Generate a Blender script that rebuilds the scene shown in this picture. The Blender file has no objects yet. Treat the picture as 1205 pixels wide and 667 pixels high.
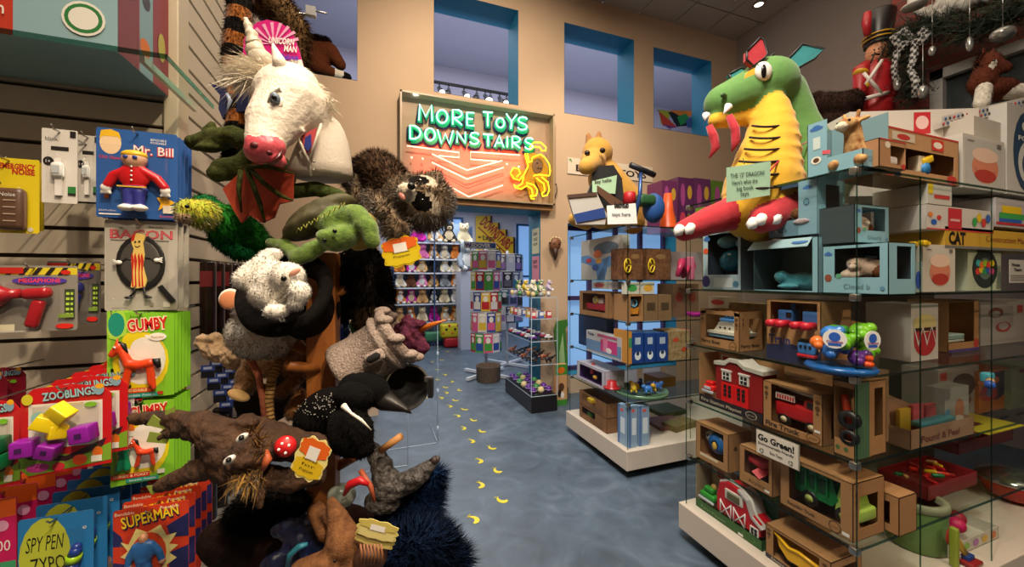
import bpy, bmesh, math, random
import numpy as np
from mathutils import Vector, Matrix, Euler
random.seed(7); NP = np.random.RandomState(3)
R = math.radians
SC = bpy.context.scene; COL = SC.collection
# ---------------------------------------------------------------- camera
YAW = R(19.8); FP = 450.0; CX, CY = 602.0, 328.0
CAM = Vector((0, 0, 1.55))
FW = Vector((math.sin(YAW), math.cos(YAW), 0)); RT = Vector((math.cos(YAW), -math.sin(YAW), 0)); UP = Vector((0, 0, 1))
cd = bpy.data.cameras.new('camera'); cam = bpy.data.objects.new('camera', cd); COL.objects.link(cam)
cd.sensor_width = 36; cd.lens = FP/1205*36; cd.shift_y = -(333.5-CY)/1205; cd.shift_x = (602.5-CX)/1205; cd.clip_start = .02
cam.location = CAM; cam.rotation_euler = (R(90), 0, -YAW); SC.camera = cam
# ---------------------------------------------------------------- world, lights, exposure
w = bpy.data.worlds.new('world'); SC.world = w; w.use_nodes = True
w.node_tree.nodes['Background'].inputs[0].default_value = (.55, .6, .8, 1); w.node_tree.nodes['Background'].inputs[1].default_value = .02
SC.view_settings.view_transform = 'Standard'; SC.view_settings.look = 'None'; SC.view_settings.gamma = 1
SC.view_settings.exposure = 0.0; SC.view_settings.use_curve_mapping = False
SC.cycles.transparent_max_bounces = 40
def area(name, loc, size, power, colr, rot=(0, 0, 0), sy=None, spread=180):
    l = bpy.data.lights.new(name, 'AREA'); l.energy = power; l.color = colr; l.size = size; l.spread = R(spread)
    if sy: l.shape = 'RECTANGLE'; l.size_y = sy
    o = bpy.data.objects.new(name, l); COL.objects.link(o); o.location = loc; o.rotation_euler = rot; return o
def spot(name, loc, to, power, colr, ang=60, blend=.6, rad=.06):
    l = bpy.data.lights.new(name, 'SPOT'); l.energy = power; l.color = colr; l.spot_size = R(ang); l.spot_blend = blend; l.shadow_soft_size = rad
    o = bpy.data.objects.new(name, l); COL.objects.link(o); o.location = loc
    o.rotation_euler = (Vector(to)-Vector(loc)).to_track_quat('-Z', 'Y').to_euler(); return o
WARM = (1, .80, .58); NEUT = (1, .9, .78); COOL = (.72, .82, 1)
area('ceiling_light_shop', (1.6, 1.6, 5.3), 4.5, 95, WARM, sy=3.5)
area('ceiling_light_back_room', (1.6, 7.8, 3.5), 3.5, 150, (.92, .95, 1), sy=4.5)
area('ceiling_light_upper_room', (2.6, 6.6, 6.05), 8, 120, (.80, .84, 1), sy=2)
area('upper_room_fill', (2.6, 5.4, 4.2), 8, 90, (.78, .83, 1), rot=(R(125), 0, 0), sy=.6)  # added uplight behind the shop wall, brightens the dark upper room
area('aisle_fill', (-.2, .2, 4.9), 1.6, 150, NEUT, rot=(R(-18), R(-32), 0), sy=1.6)  # added fill over the aisle, tilted to brighten the boxes on the near unit
spot('track_or_fill_spot', (0.7, 1.9, 4.9), (1.3, 4.6, 3.2), 400, WARM, 95, .9)
spot('track_or_fill_spot', (3.0, 2.6, 4.9), (2.6, 4.6, 2.7), 160, WARM, 70, .9)
spot('track_or_fill_spot', (1.0, -1.2, 4.9), (-.9, 1.6, 1.25), 430, WARM, 50, .8)
spot('track_or_fill_spot', (.4, -.8, 4.6), (-.2, .9, 1.6), 250, WARM, 34, .8)
spot('track_or_fill_spot', (-.3, .2, 4.9), (1.9, 1.6, 1.6), 260, NEUT, 50, .8)
spot('track_or_fill_spot', (1.0, .6, 4.9), (2.0, 2.7, 1.0), 240, NEUT, 50, .8)
spot('track_or_fill_spot', (2.2, -1.2, 4.6), (2.6, 1.1, 1.0), 110, WARM, 50, .8)
spot('track_or_fill_spot', (.2, 1.6, 4.9), (.9, 3.6, 0), 330, (.85, .92, 1), 55, .9)
spot('track_or_fill_spot', (.7, -2.0, 4.0), (-.2, .85, 1.3), 300, WARM, 34, .9)
spot('track_or_fill_spot', (2.6, -2.0, 3.6), (2.4, 1.1, .9), 160, WARM, 46, .9)  # added fill from the camera side for the dark front shelves, no track here
spot('track_or_fill_spot', (.2, .3, 4.9), (1.1, 1.9, 1.9), 130, NEUT, 40, .8)
# ---------------------------------------------------------------- pixel -> ray helpers (each point gets its own real depth)
def ray(px, py): return FW + RT*((px-CX)/FP) + UP*((CY-py)/FP)
def P(px, py, d): return CAM + ray(px, py)*d
def PY(px, py, Y): r = ray(px, py); return CAM + r*(Y/r.y)
def PX(px, py, X): r = ray(px, py); return CAM + r*(X/r.x)
def PZ(px, py, Z): r = ray(px, py); return CAM + r*((Z-CAM.z)/r.z)
# ---------------------------------------------------------------- materials
def lin(c): return c/12.92 if c <= .04045 else ((c+.055)/1.055)**2.4
def rgb(h):
    if isinstance(h, str):
        h = h.lstrip('#'); h = ''.join(c*2 for c in h) if len(h) == 3 else h; return tuple(lin(int(h[i:i+2], 16)/255) for i in (0, 2, 4))
    return h
_M = {}
def mat(c, rough=.5, metal=0, noise=.0, scale=40, bump=0, bscale=None, emit=0, coat=0, sheen=0, spec=None, c2=None, alpha=1):
    key = (c, rough, metal, noise, scale, bump, bscale, emit, coat, sheen, spec, c2, alpha)
    if key in _M: return _M[key]
    m = bpy.data.materials.new('m_'+str(c).strip('#')); m.use_nodes = True; nt = m.node_tree; b = nt.nodes['Principled BSDF']
    k = rgb(c)+(1,); b.inputs['Base Color'].default_value = k
    b.inputs['Roughness'].default_value = rough; b.inputs['Metallic'].default_value = metal
    if coat: b.inputs['Coat Weight'].default_value = coat
    if sheen: b.inputs['Sheen Weight'].default_value = sheen
    if spec is not None: b.inputs['Specular IOR Level'].default_value = spec
    if emit: b.inputs['Emission Color'].default_value = k; b.inputs['Emission Strength'].default_value = emit
    if noise or bump:
        tc = nt.nodes.new('ShaderNodeTexCoord'); n = nt.nodes.new('ShaderNodeTexNoise')
        n.inputs['Scale'].default_value = scale; n.inputs['Detail'].default_value = 5
        nt.links.new(tc.outputs['Object'], n.inputs['Vector'])
        if noise:
            mx = nt.nodes.new('ShaderNodeMix'); mx.data_type = 'RGBA'
            cr = nt.nodes.new('ShaderNodeMapRange'); cr.inputs[1].default_value = .3; cr.inputs[2].default_value = .7
            nt.links.new(n.outputs[0], cr.inputs[0]); nt.links.new(cr.outputs[0], mx.inputs[0])
            d = rgb(c2)+(1,) if c2 else tuple(x*(1-noise) for x in k[:3])+(1,)
            mx.inputs[6].default_value = d; mx.inputs[7].default_value = k
            nt.links.new(mx.outputs[2], b.inputs['Base Color'])
        if bump:
            n2 = n
            if bscale:
                n2 = nt.nodes.new('ShaderNodeTexNoise'); n2.inputs['Scale'].default_value = bscale; nt.links.new(tc.outputs['Object'], n2.inputs['Vector'])
            bp = nt.nodes.new('ShaderNodeBump'); bp.inputs['Strength'].default_value = bump; bp.inputs['Distance'].default_value = .01
            nt.links.new(n2.outputs[0], bp.inputs['Height']); nt.links.new(bp.outputs[0], b.inputs['Normal'])
    _M[key] = m; return m
def glassy(name, tint=(.93, .97, .95), gloss=.12, fres=True, rough=.03, ior=1.35):
    if name in _M: return _M[name]
    m = bpy.data.materials.new(name); m.use_nodes = True; nt = m.node_tree; nt.nodes.clear()
    o = nt.nodes.new('ShaderNodeOutputMaterial'); t = nt.nodes.new('ShaderNodeBsdfTransparent'); g = nt.nodes.new('ShaderNodeBsdfGlossy')
    t.inputs[0].default_value = tint+(1,); g.inputs['Roughness'].default_value = rough; g.inputs[0].default_value = (1, 1, 1, 1)
    x = nt.nodes.new('ShaderNodeMixShader'); nt.links.new(t.outputs[0], x.inputs[1]); nt.links.new(g.outputs[0], x.inputs[2])
    lw = nt.nodes.new('ShaderNodeLayerWeight'); pw = nt.nodes.new('ShaderNodeMath'); pw.operation = 'POWER'; pw.inputs[1].default_value = 5
    ad = nt.nodes.new('ShaderNodeMath'); ad.operation = 'MULTIPLY_ADD'; ad.inputs[1].default_value = min(.7, (ior-1)*2); ad.inputs[2].default_value = gloss; ad.use_clamp = True
    nt.links.new(lw.outputs['Facing'], pw.inputs[0]); nt.links.new(pw.outputs[0], ad.inputs[0]); nt.links.new(ad.outputs[0], x.inputs[0]); nt.links.new(x.outputs[0], o.inputs[0])
    _M[name] = m; return m
GLASS = glassy('shelf_glass', (.965, .985, .975), .015, ior=1.12)
GEDGE = glassy('glass_edge', (.35, .5, .45), .04, rough=.2)
PLAST = glassy('clear_plastic', (.985, .985, .985), .015, rough=.1, ior=1.12)
def A(c, **k):
    k.setdefault('rough', .45); return mat(c, **k)
# ---------------------------------------------------------------- mesh builder
class MB:
    def __init__(s): s.v = []; s.f = []; s.mi = []; s.sm = []; s.mats = []; s.M = None
    def m(s, mt):
        if isinstance(mt, str): mt = A(mt)
        if mt not in s.mats: s.mats.append(mt)
        return s.mats.index(mt)
    def add(s, vs, fs, mt, smooth=False):
        k = len(s.v); i = s.m(mt)
        if s.M is not None: vs = [s.M @ Vector(p) for p in vs]
        s.v += [tuple(p) for p in vs]
        for f in fs: s.f.append([k+a for a in f]); s.mi.append(i); s.sm.append(smooth)
        return s
    def box(s, x0, x1, y0, y1, z0, z1, mt):
        return s.add([(x0, y0, z0), (x1, y0, z0), (x1, y1, z0), (x0, y1, z0), (x0, y0, z1), (x1, y0, z1), (x1, y1, z1), (x0, y1, z1)],
              [(0, 1, 5, 4), (1, 2, 6, 5), (2, 3, 7, 6), (3, 0, 4, 7), (4, 5, 6, 7), (3, 2, 1, 0)], mt)
    def cbox(s, c, sz, mt, rot=None):
        x, y, z = (a/2 for a in sz); Mo = s.M; T = Matrix.Translation(c) @ (Euler(rot).to_matrix().to_4x4() if rot else Matrix())
        s.M = Mo @ T if Mo is not None else T; s.box(-x, x, -y, y, -z, z, mt); s.M = Mo; return s
    def rbox(s, c, sz, mt, r=.01, rot=None, n=3):
        # rounded box (superellipse-like profile in all axes)
        x, y, z = (a/2 for a in sz); r = min(r, x, y, z); vs = []; fs = []; N = 4*(n+1); rings = []
        for lat in range(2*(n+1)):
            q = lat//(n+1); t = (lat % (n+1))/n*math.pi/2
            ph = -math.pi/2 + t if q == 0 else t
            zz = (-z+r if q == 0 else z-r) + r*math.sin(ph); rr = r*math.cos(ph)
            for lon in range(N):
                qq = lon//(n+1); a = qq*math.pi/2 + (lon % (n+1))/n*math.pi/2
                cx = (x-r)*(1 if qq in (0, 3) else -1); cy = (y-r)*(1 if qq in (0, 1) else -1)
                vs.append((cx+rr*math.cos(a), cy+rr*math.sin(a), zz))
        L = 2*(n+1)
        for i in range(L-1):
            for j in range(N): fs.append((i*N+j, i*N+(j+1) % N, (i+1)*N+(j+1) % N, (i+1)*N+j))
        fs.append(tuple(range(N))[::-1]); fs.append(tuple((L-1)*N+j for j in range(N)))
        T = Matrix.Translation(c) @ (Euler(rot).to_matrix().to_4x4() if rot else Matrix())
        Mo = s.M; s.M = Mo @ T if Mo is not None else T; s.add(vs, fs, mt, True); s.M = Mo; return s
    def ell(s, c, r, mt, rot=None, u=16, w=10):
        if not hasattr(r, '__len__'): r = (r, r, r)
        E = (Euler(rot).to_matrix() if isinstance(rot, tuple) else rot) if rot else Matrix.Identity(3)
        c = Vector(c); vs = [c+E@Vector((0, 0, -r[2]))]
        for i in range(1, w):
            ph = -math.pi/2+math.pi*i/w
            for j in range(u):
                a = 2*math.pi*j/u; vs.append(c+E@Vector((r[0]*math.cos(ph)*math.cos(a), r[1]*math.cos(ph)*math.sin(a), r[2]*math.sin(ph))))
        vs.append(c+E@Vector((0, 0, r[2]))); fs = []
        for j in range(u): fs.append((0, 1+(j+1) % u, 1+j))
        for i in range(w-2):
            for j in range(u): a = 1+i*u+j; b = 1+i*u+(j+1) % u; fs.append((a, b, b+u, a+u))
        k = 1+(w-2)*u
        for j in range(u): fs.append((k+j, k+(j+1) % u, len(vs)-1))
        return s.add(vs, fs, mt, True)
    def tube(s, pts, rad, mt, seg=8, cap=True, smooth=True, flat=None):
        pts = [Vector(p) for p in pts]; n = len(pts)
        if not hasattr(rad, '__len__'): rad = [rad]*n
        vs = []; fs = []; nrm = None
        for i, p in enumerate(pts):
            t = (pts[min(i+1, n-1)]-pts[max(i-1, 0)]); t = t.normalized() if t.length > 1e-9 else Vector((0, 0, 1))
            if nrm is None: nrm = t.orthogonal().normalized() if flat is None else (Vector(flat)-t*t.dot(Vector(flat))).normalized()
            else:
                nrm = nrm-t*nrm.dot(t); nrm = nrm.normalized() if nrm.length > 1e-6 else t.orthogonal().normalized()
            b = t.cross(nrm)
            for j in range(seg): a = 2*math.pi*j/seg; vs.append(p+(nrm*math.cos(a)+b*math.sin(a))*rad[i])
        for i in range(n-1):
            for j in range(seg): fs.append((i*seg+j, i*seg+(j+1) % seg, (i+1)*seg+(j+1) % seg, (i+1)*seg+j))
        if cap: fs.append(tuple(range(seg))[::-1]); fs.append(tuple((n-1)*seg+j for j in range(seg)))
        return s.add(vs, fs, mt, smooth)
    def cyl(s, p0, p1, r0, r1=None, mt=None, seg=16, smooth=True): return s.tube([p0, p1], [r0, r0 if r1 is None else r1], mt, seg, True, smooth)
    def lathe(s, prof, mt, c=(0, 0, 0), seg=24, axis=None, smooth=True):
        # prof: (radius, height); axis: rotation matrix 3x3
        c = Vector(c); vs = []; fs = []; n = len(prof); E = axis or Matrix.Identity(3)
        for r, h in prof:
            for j in range(seg): a = 2*math.pi*j/seg; vs.append(c+E@Vector((r*math.cos(a), r*math.sin(a), h)))
        for i in range(n-1):
            for j in range(seg): fs.append((i*seg+j, i*seg+(j+1) % seg, (i+1)*seg+(j+1) % seg, (i+1)*seg+j))
        ring = len(prof) > 3 and prof[0][0] > .01 and abs(prof[0][0]-prof[-1][0]) < .004
        if ring: return s.add(vs, fs, mt, smooth)
        if prof[0][0] > 1e-4: fs.append(tuple(range(seg))[::-1])
        if prof[-1][0] > 1e-4: fs.append(tuple((n-1)*seg+j for j in range(seg)))
        return s.add(vs, fs, mt, smooth)
    def poly(s, pts, y, mt, th=0):
        # polygon in the XZ plane at y, facing -Y, thickness th towards +Y
        a = sum(pts[i][0]*pts[(i+1) % len(pts)][1]-pts[(i+1) % len(pts)][0]*pts[i][1] for i in range(len(pts)))
        if a < 0: pts = pts[::-1]
        n = len(pts); vs = [(x, y, z) for x, z in pts]; fs = [tuple(range(n))]
        if th:
            vs += [(x, y+th, z) for x, z in pts]; fs.append(tuple(range(2*n-1, n-1, -1)))
            for i in range(n): j = (i+1) % n; fs.append((i, i+n, j+n, j))
        return s.add(vs, fs, mt)
    def text(s, t, x, z, h, mt, w=None, y=0, rot=0, bold=.0, al='l', shear=0, th=0):
        vs, fs = text_geo(t, bold, shear)
        x0 = min(p[0] for p in vs); x1 = max(p[0] for p in vs)
        k = h/.70; kx = (w/(x1-x0)) if w else k; ox = {'l': 0, 'c': -(x1-x0)/2, 'r': -(x1-x0)}[al]; c, q = math.cos(rot), math.sin(rot)
        o = []
        for (a, b) in vs:
            a = (a-x0+ox)*kx; b = b*k; o.append((x+a*c-b*q, y, z+a*q+b*c))
        return s.add(o, fs, mt)
    def art(s, W, H, y, shapes, x0=0, z0=0):
        # printed artwork, coordinates are fractions of the panel; every shape lies a hair in front of the last
        for i, q in enumerate(shapes):
            k = q[0]; yy = y-.0003*(i+1); mt = q[1]
            if k == 'r': _, _, a, b, c, d = q; s.poly([(x0+a*W, z0+b*H), (x0+c*W, z0+b*H), (x0+c*W, z0+d*H), (x0+a*W, z0+d*H)], yy, mt)
            elif k == 'e':
                _, _, a, b, rx, rz = q; s.poly([(x0+a*W+rx*W*math.cos(t*math.pi/9), z0+b*H+rz*H*math.sin(t*math.pi/9)) for t in range(18)], yy, mt)
            elif k == 'p': s.poly([(x0+a*W, z0+b*H) for a, b in q[2]], yy, mt)
            elif k == 't':
                _, _, t, a, b, h = q[:6]; o = q[6] if len(q) > 6 else {}
                o = dict(o); ww = o.pop('w', None); s.text(t, x0+a*W, z0+b*H, h*H, mt, w=ww*W if ww else None, y=yy, **o)
        return s
    def build(s, name, parent=None, loc=None, rot=None, bevel=0, sub=0):
        me = bpy.data.meshes.new(name); me.from_pydata(s.v, [], s.f)
        for m_ in s.mats: me.materials.append(m_)
        me.polygons.foreach_set('material_index', s.mi); me.polygons.foreach_set('use_smooth', s.sm); me.update()
        o = bpy.data.objects.new(name, me); COL.objects.link(o)
        if parent: o.parent = parent
        if loc is not None: o.location = loc
        if rot is not None: o.rotation_euler = rot
        if bevel:
            b = o.modifiers.new('bevel', 'BEVEL'); b.width = bevel; b.segments = 2; b.limit_method = 'ANGLE'
        if sub: q = o.modifiers.new('sub', 'SUBSURF'); q.levels = q.render_levels = sub
        return o
_T = {}
def text_geo(t, bold=0, shear=0):
    k = (t, bold, shear)
    if k not in _T:
        c = bpy.data.curves.new('tmp', 'FONT'); c.body = t; c.offset = bold; c.resolution_u = 2; c.shear = shear; c.fill_mode = 'FRONT'
        c.align_x = 'LEFT'
        o = bpy.data.objects.new('tmp', c); me = bpy.data.meshes.new_from_object(o)
        _T[k] = ([(v.co.x, v.co.y) for v in me.vertices], [tuple(p.vertices) for p in me.polygons])
        bpy.data.meshes.remove(me); bpy.data.objects.remove(o); bpy.data.curves.remove(c)
    return _T[k]
def tag(o, label, cat, group=None):
    o['label'] = label; o['category'] = cat
    if group: o['group'] = group
    return o
def thing(name, label, cat, loc=(0, 0, 0), rz=0, group=None, rot=None):
    o = bpy.data.objects.new(name, None); COL.objects.link(o); o.location = loc; o.rotation_euler = rot or (0, 0, rz); o.empty_display_size = .05
    return tag(o, label, cat, group)
def struct(o, kind='structure'): o['kind'] = kind; return o
def dup(o, loc=None, rz=None, label=None, group=None, scale=None, only=None):
    r = o.copy(); COL.objects.link(r)
    if loc is not None: r.location = loc
    if rz is not None: r.rotation_euler[2] = rz
    if scale: r.scale = (scale,)*3
    if label: r['label'] = label
    if group: r['group'] = group
    for ch in [c for c in o.children if only is None or c.name.split('.')[0] in only]:
        c = ch.copy(); COL.objects.link(c); c.parent = r
        for g in [g for g in ch.children]: d = g.copy(); COL.objects.link(d); d.parent = c
    return r
# ---------------------------------------------------------------- organic bodies: voxel-remeshed unions of ellipsoids and tapered limbs
CAMROT = Matrix((RT, FW, UP)).transposed()   # columns: right, forward, up
def E(px, py, d, rx, ry, rd=None, ang=0, m=0, fl=0):   # ellipsoid seen at pixel (px,py), radii in pixels, ang turns it in the picture plane
    k = d/FP; rd = rd if rd is not None else (rx+ry)/2
    Rm = CAMROT @ Matrix.Rotation(-R(ang), 3, 'Y')
    return dict(t='e', c=P(px, py, d), r=Vector((rx*k, rd*k, ry*k)), R=Rm, m=m, fl=fl)
def EW(c, r, rot=(0, 0, 0), m=0, fl=0): return dict(t='e', c=Vector(c), r=Vector(r if hasattr(r, '__len__') else (r, r, r)), R=Euler(rot).to_matrix(), m=m, fl=fl)
def C(a, b, m=0):  # capsule between (px,py,d,r) and (px,py,d,r)
    return dict(t='c', a=P(a[0], a[1], a[2]), b=P(b[0], b[1], b[2]), ra=a[3]*a[2]/FP, rb=b[3]*b[2]/FP, m=m, fl=0)
def CW(a, b, ra, rb, m=0): return dict(t='c', a=Vector(a), b=Vector(b), ra=ra, rb=rb, m=m, fl=0)
def chain(pts, m=0): return [C(pts[i], pts[i+1], m) for i in range(len(pts)-1)]
def chainW(pts, m=0): return [CW(pts[i][0], pts[i+1][0], pts[i][1], pts[i+1][1], m) for i in range(len(pts)-1)]
def organic(name, prims, mats, vox=.008, parent=None, origin=None, smooth=4, fur=None, disp=None, label=None, cat=None, group=None, local=False, short=()):
    """prims with fl=1 only paint their material; fur=(count, length, width, droop, [material indices or None])"""
    mb = MB(); base = mats[0]
    for p in prims:
        if p['fl']: continue
        if p['t'] == 'e': mb.ell(p['c'], p['r'], base, rot=p['R'], u=20, w=12)
        else:
            a, b = p['a'], p['b']; mb.ell(a, p['ra'], base, u=14, w=8); mb.ell(b, p['rb'], base, u=14, w=8)
            if (a-b).length > 1e-5: mb.tube([a, b], [p['ra'], p['rb']], base, 14)
    o = mb.build(name); rm = o.modifiers.new('r', 'REMESH'); rm.mode = 'VOXEL'; rm.voxel_size = vox
    s = o.modifiers.new('s', 'SMOOTH'); s.factor = .6; s.iterations = smooth
    if disp:
        tx = bpy.data.textures.new('clouds', 'CLOUDS'); tx.noise_scale = disp[1]; dm = o.modifiers.new('d', 'DISPLACE'); dm.texture = tx; dm.strength = disp[0]; dm.mid_level = .5
    bpy.context.view_layer.update(); dg = bpy.context.evaluated_depsgraph_get(); me = bpy.data.meshes.new_from_object(o.evaluated_get(dg)); old = o.data; o.modifiers.clear(); o.data = me; bpy.data.meshes.remove(old)
    n = len(me.vertices); co = np.empty(n*3); me.vertices.foreach_get('co', co); co = co.reshape(-1, 3)
    fs = [tuple(p.vertices) for p in me.polygons]; cen = np.array([co[list(f)].mean(0) for f in fs]) if fs else np.zeros((0, 3))
    best = np.full(len(fs), 1e9); mi = np.zeros(len(fs), int)
    for p in prims:
        if p['t'] == 'e':
            q = (cen-np.array(p['c'])) @ np.array(p['R']); r = np.array(p['r']); dd = (np.linalg.norm(q/r, axis=1)-1)*min(r)
        else:
            a = np.array(p['a']); ab = np.array(p['b'])-a; t = np.clip(((cen-a)@ab)/max(ab@ab, 1e-12), 0, 1); dd = np.linalg.norm(cen-a-t[:, None]*ab, axis=1)-(p['ra']+(p['rb']-p['ra'])*t)
        if p['fl']: k = dd < 0; mi[k] = p['m']; best[k] = -1e9
        else: k = dd < best; best[k] = dd[k]; mi[k] = p['m']
    org = np.array(origin) if origin is not None else np.array([co[:, 0].mean(), co[:, 1].mean(), co[:, 2].min()])
    vn = np.empty(n*3); me.vertices.foreach_get('normal', vn); vnl = vn.reshape(-1, 3).tolist()
    par_org = np.zeros(3) if local else (np.array(parent.location) if parent else None)
    vs = co.tolist(); mil = mi.tolist(); sm = [True]*len(fs)
    if fur:
        cnt, L, W, droop, only = fur
        tri = np.array([f[:3] for f in fs]); a, b, c = co[tri[:, 0]], co[tri[:, 1]], co[tri[:, 2]]
        nr = np.cross(b-a, c-a); ar = np.linalg.norm(nr, axis=1)+1e-12; nr = nr/ar[:, None]
        pr = ar.copy()
        if only is not None: pr[~np.isin(mi, only)] = 0
        if pr.sum() > 0:
            ix = NP.choice(len(fs), cnt, p=pr/pr.sum()); uv = NP.rand(cnt, 2); k = uv.sum(1) > 1; uv[k] = 1-uv[k]
            p0 = a[ix]+(b-a)[ix]*uv[:, :1]*1.4+(c-a)[ix]*uv[:, 1:]*1.4
            dr = nr[ix]+NP.randn(cnt, 3)*.35+np.array(droop); dr /= np.linalg.norm(dr, axis=1)[:, None]
            sd = np.cross(dr, NP.randn(cnt, 3)); sd /= np.linalg.norm(sd, axis=1)[:, None]+1e-9
            ln = L*(.6+.7*NP.rand(cnt, 1))*np.where(np.isin(mi[ix], short), .3, 1.)[:, None]; vnl += np.repeat(nr[ix]+dr*.08, 3, axis=0).tolist(); p0 = p0-nr[ix]*.002
            k0 = len(vs); tip = p0+dr*ln+np.array(droop)*ln*.4
            allv = np.stack([p0-sd*W, p0+sd*W, tip], 1).reshape(-1, 3); vs += allv.tolist()
            fs += [(k0+3*i, k0+3*i+1, k0+3*i+2) for i in range(cnt)]; mil += mi[ix].tolist(); sm += [True]*cnt
    va = np.array(vs)-(par_org if parent else org)
    nm = bpy.data.meshes.new(name); nm.from_pydata(va.tolist(), [], fs)
    for m_ in mats: nm.materials.append(m_)
    nm.polygons.foreach_set('material_index', mil); nm.polygons.foreach_set('use_smooth', sm); nm.update()
    if fur: nm.normals_split_custom_set_from_vertices(vnl)
    o.data = nm; bpy.data.meshes.remove(me)
    if parent: o.parent = parent
    else: o.location = org
    if label: tag(o, label, cat, group)
    return o
def child(mb, name, parent, **k):
    """MB built in world coordinates, attached to an unrotated parent"""
    L = Vector(parent.location); mb.v = [(x-L.x, y-L.y, z-L.z) for x, y, z in mb.v]; return mb.build(name, parent, **k)
def rootof(name, label, cat, px, py, d, group=None): return thing(name, label, cat, P(px, py, d), 0, group)
# ================================================================ THE SETTING
def floor_mat():
    m = bpy.data.materials.new('stained_floor'); m.use_nodes = True; nt = m.node_tree; b = nt.nodes['Principled BSDF']
    tc = nt.nodes.new('ShaderNodeTexCoord'); n = nt.nodes.new('ShaderNodeTexNoise'); n.inputs['Scale'].default_value = .9; n.inputs['Detail'].default_value = 9; n.inputs['Distortion'].default_value = 2.2
    n2 = nt.nodes.new('ShaderNodeTexNoise'); n2.inputs['Scale'].default_value = 4; n2.inputs['Detail'].default_value = 8; n2.inputs['Distortion'].default_value = 1.6
    r = nt.nodes.new('ShaderNodeValToRGB'); e = r.color_ramp.elements; e[0].position = .3; e[0].color = rgb('#3c4853')+(1,); e[1].position = .72; e[1].color = rgb('#6f7e8d')+(1,)
    x = e.new(.5); x.color = rgb('#526170')+(1,)
    mx = nt.nodes.new('ShaderNodeMath'); mx.operation = 'MULTIPLY_ADD'; mx.inputs[1].default_value = .5
    nt.links.new(tc.outputs['Object'], n.inputs[0]); nt.links.new(tc.outputs['Object'], n2.inputs[0])
    sc = nt.nodes.new('ShaderNodeMath'); sc.operation = 'MULTIPLY'; sc.inputs[1].default_value = .47; nt.links.new(n.outputs[0], sc.inputs[0])
    nt.links.new(n2.outputs[0], mx.inputs[0]); nt.links.new(sc.outputs[0], mx.inputs[2]); nt.links.new(mx.outputs[0], r.inputs[0]); nt.links.new(r.outputs[0], b.inputs['Base Color'])
    rr = nt.nodes.new('ShaderNodeMapRange'); rr.inputs[3].default_value = .32; rr.inputs[4].default_value = .6; nt.links.new(n2.outputs[0], rr.inputs[0]); nt.links.new(rr.outputs[0], b.inputs['Roughness'])
    bp = nt.nodes.new('ShaderNodeBump'); bp.inputs['Strength'].default_value = .15; nt.links.new(n2.outputs[0], bp.inputs['Height']); nt.links.new(bp.outputs[0], b.inputs['Normal'])
    return m
WALLM = mat('#c9b096', rough=.85, noise=.06, scale=1.5, bump=.06, bscale=90)
BLUE = mat('#1f83a6', rough=.6, noise=.06, scale=4)
CEILM = mat('#b9b0a2', rough=.9, noise=.08, scale=20)
def quad(name, pts, m): return struct(MB().add(pts, [(0, 1, 2, 3)], m).build(name))
FL = floor_mat()
quad('floor', [(-3, -3, 0), (8, -3, 0), (8, 10, 0), (-3, 10, 0)], FL)
# ceiling with tile grooves
mb = MB()
for i in range(-4, 13):
    for j in range(-4, 8):
        x, y = i*.62-.1, j*.62-.2
        if x > 5.5 or y > 4.6: continue
        mb.box(x+.008, min(x+.612, 5.54), y+.008, min(y+.612, 4.6), 5.4, 5.42, CEILM)
mb.box(-3, 5.6, -3, 4.6, 5.425, 5.44, mat('#7d766b', rough=.9))
struct(mb.build('ceiling'))
YB, YR = 4.6, 4.99
WX = lambda px: PY(px, 300, YB).x
holes = [(-1.3, WX(420.5), 3.76, 5.0), (WX(510.5), WX(610), 3.78, 5.0), (WX(664), WX(746), 3.78, 5.0), (WX(769), WX(837), 3.78, 4.97),
         (.05, 2.06, 0, 2.44), (2.46, 4.3, .25, 2.3)]
xs = sorted(set([-3, 5.54]+[h[0] for h in holes]+[h[1] for h in holes])); zs = sorted(set([0, 5.4]+[h[2] for h in holes]+[h[3] for h in holes]))
mb = MB()
for a, b in zip(xs, xs[1:]):
    for c, d in zip(zs, zs[1:]):
        mx_, mz = (a+b)/2, (c+d)/2
        if any(h[0] < mx_ < h[1] and h[2] < mz < h[3] for h in holes): continue
        mb.add([(a, YB, c), (b, YB, c), (b, YB, d), (a, YB, d)], [(0, 1, 2, 3)], WALLM)
        mb.add([(a, YR, c), (b, YR, c), (b, YR, d), (a, YR, d)], [(3, 2, 1, 0)], WALLM)
struct(mb.build('wall_back'))
for i, h in enumerate(holes):
    a, b, c, d = h; e = .002; mb = MB(); y0, y1 = YB-.004, YR+.004
    mb.add([(b-e, y0, c), (b-e, y1, c), (b-e, y1, d), (b-e, y0, d)], [(0, 1, 2, 3)], BLUE)
    mb.add([(a+e, y0, c), (a+e, y1, c), (a+e, y1, d), (a+e, y0, d)], [(3, 2, 1, 0)], BLUE)
    mb.add([(a, y0, d-e), (b, y0, d-e), (b, y1, d-e), (a, y1, d-e)], [(0, 1, 2, 3)], BLUE)
    if c > 0: mb.add([(a, y0, c+e), (b, y0, c+e), (b, y1, c+e), (a, y1, c+e)], [(3, 2, 1, 0)], BLUE)
    struct(mb.build('window_%d' % (i+1) if i not in (4,) else 'door_1'))
quad('wall_right', [(5.54, YB, 0), (5.54, -3, 0), (5.54, -3, 5.4), (5.54, YB, 5.4)], mat('#9c9088', rough=.85, noise=.05, scale=2))
quad('wall_rear', [(-3, -3, 0), (5.54, -3, 0), (5.54, -3, 5.4), (-3, -3, 5.4)], mat('#8a7a68', rough=.9, noise=.1, scale=2))
quad('wall_left', [(-3, -3, 0), (-3, 5, 0), (-3, 5, 5.4), (-3, -3, 5.4)], WALLM)
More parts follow.
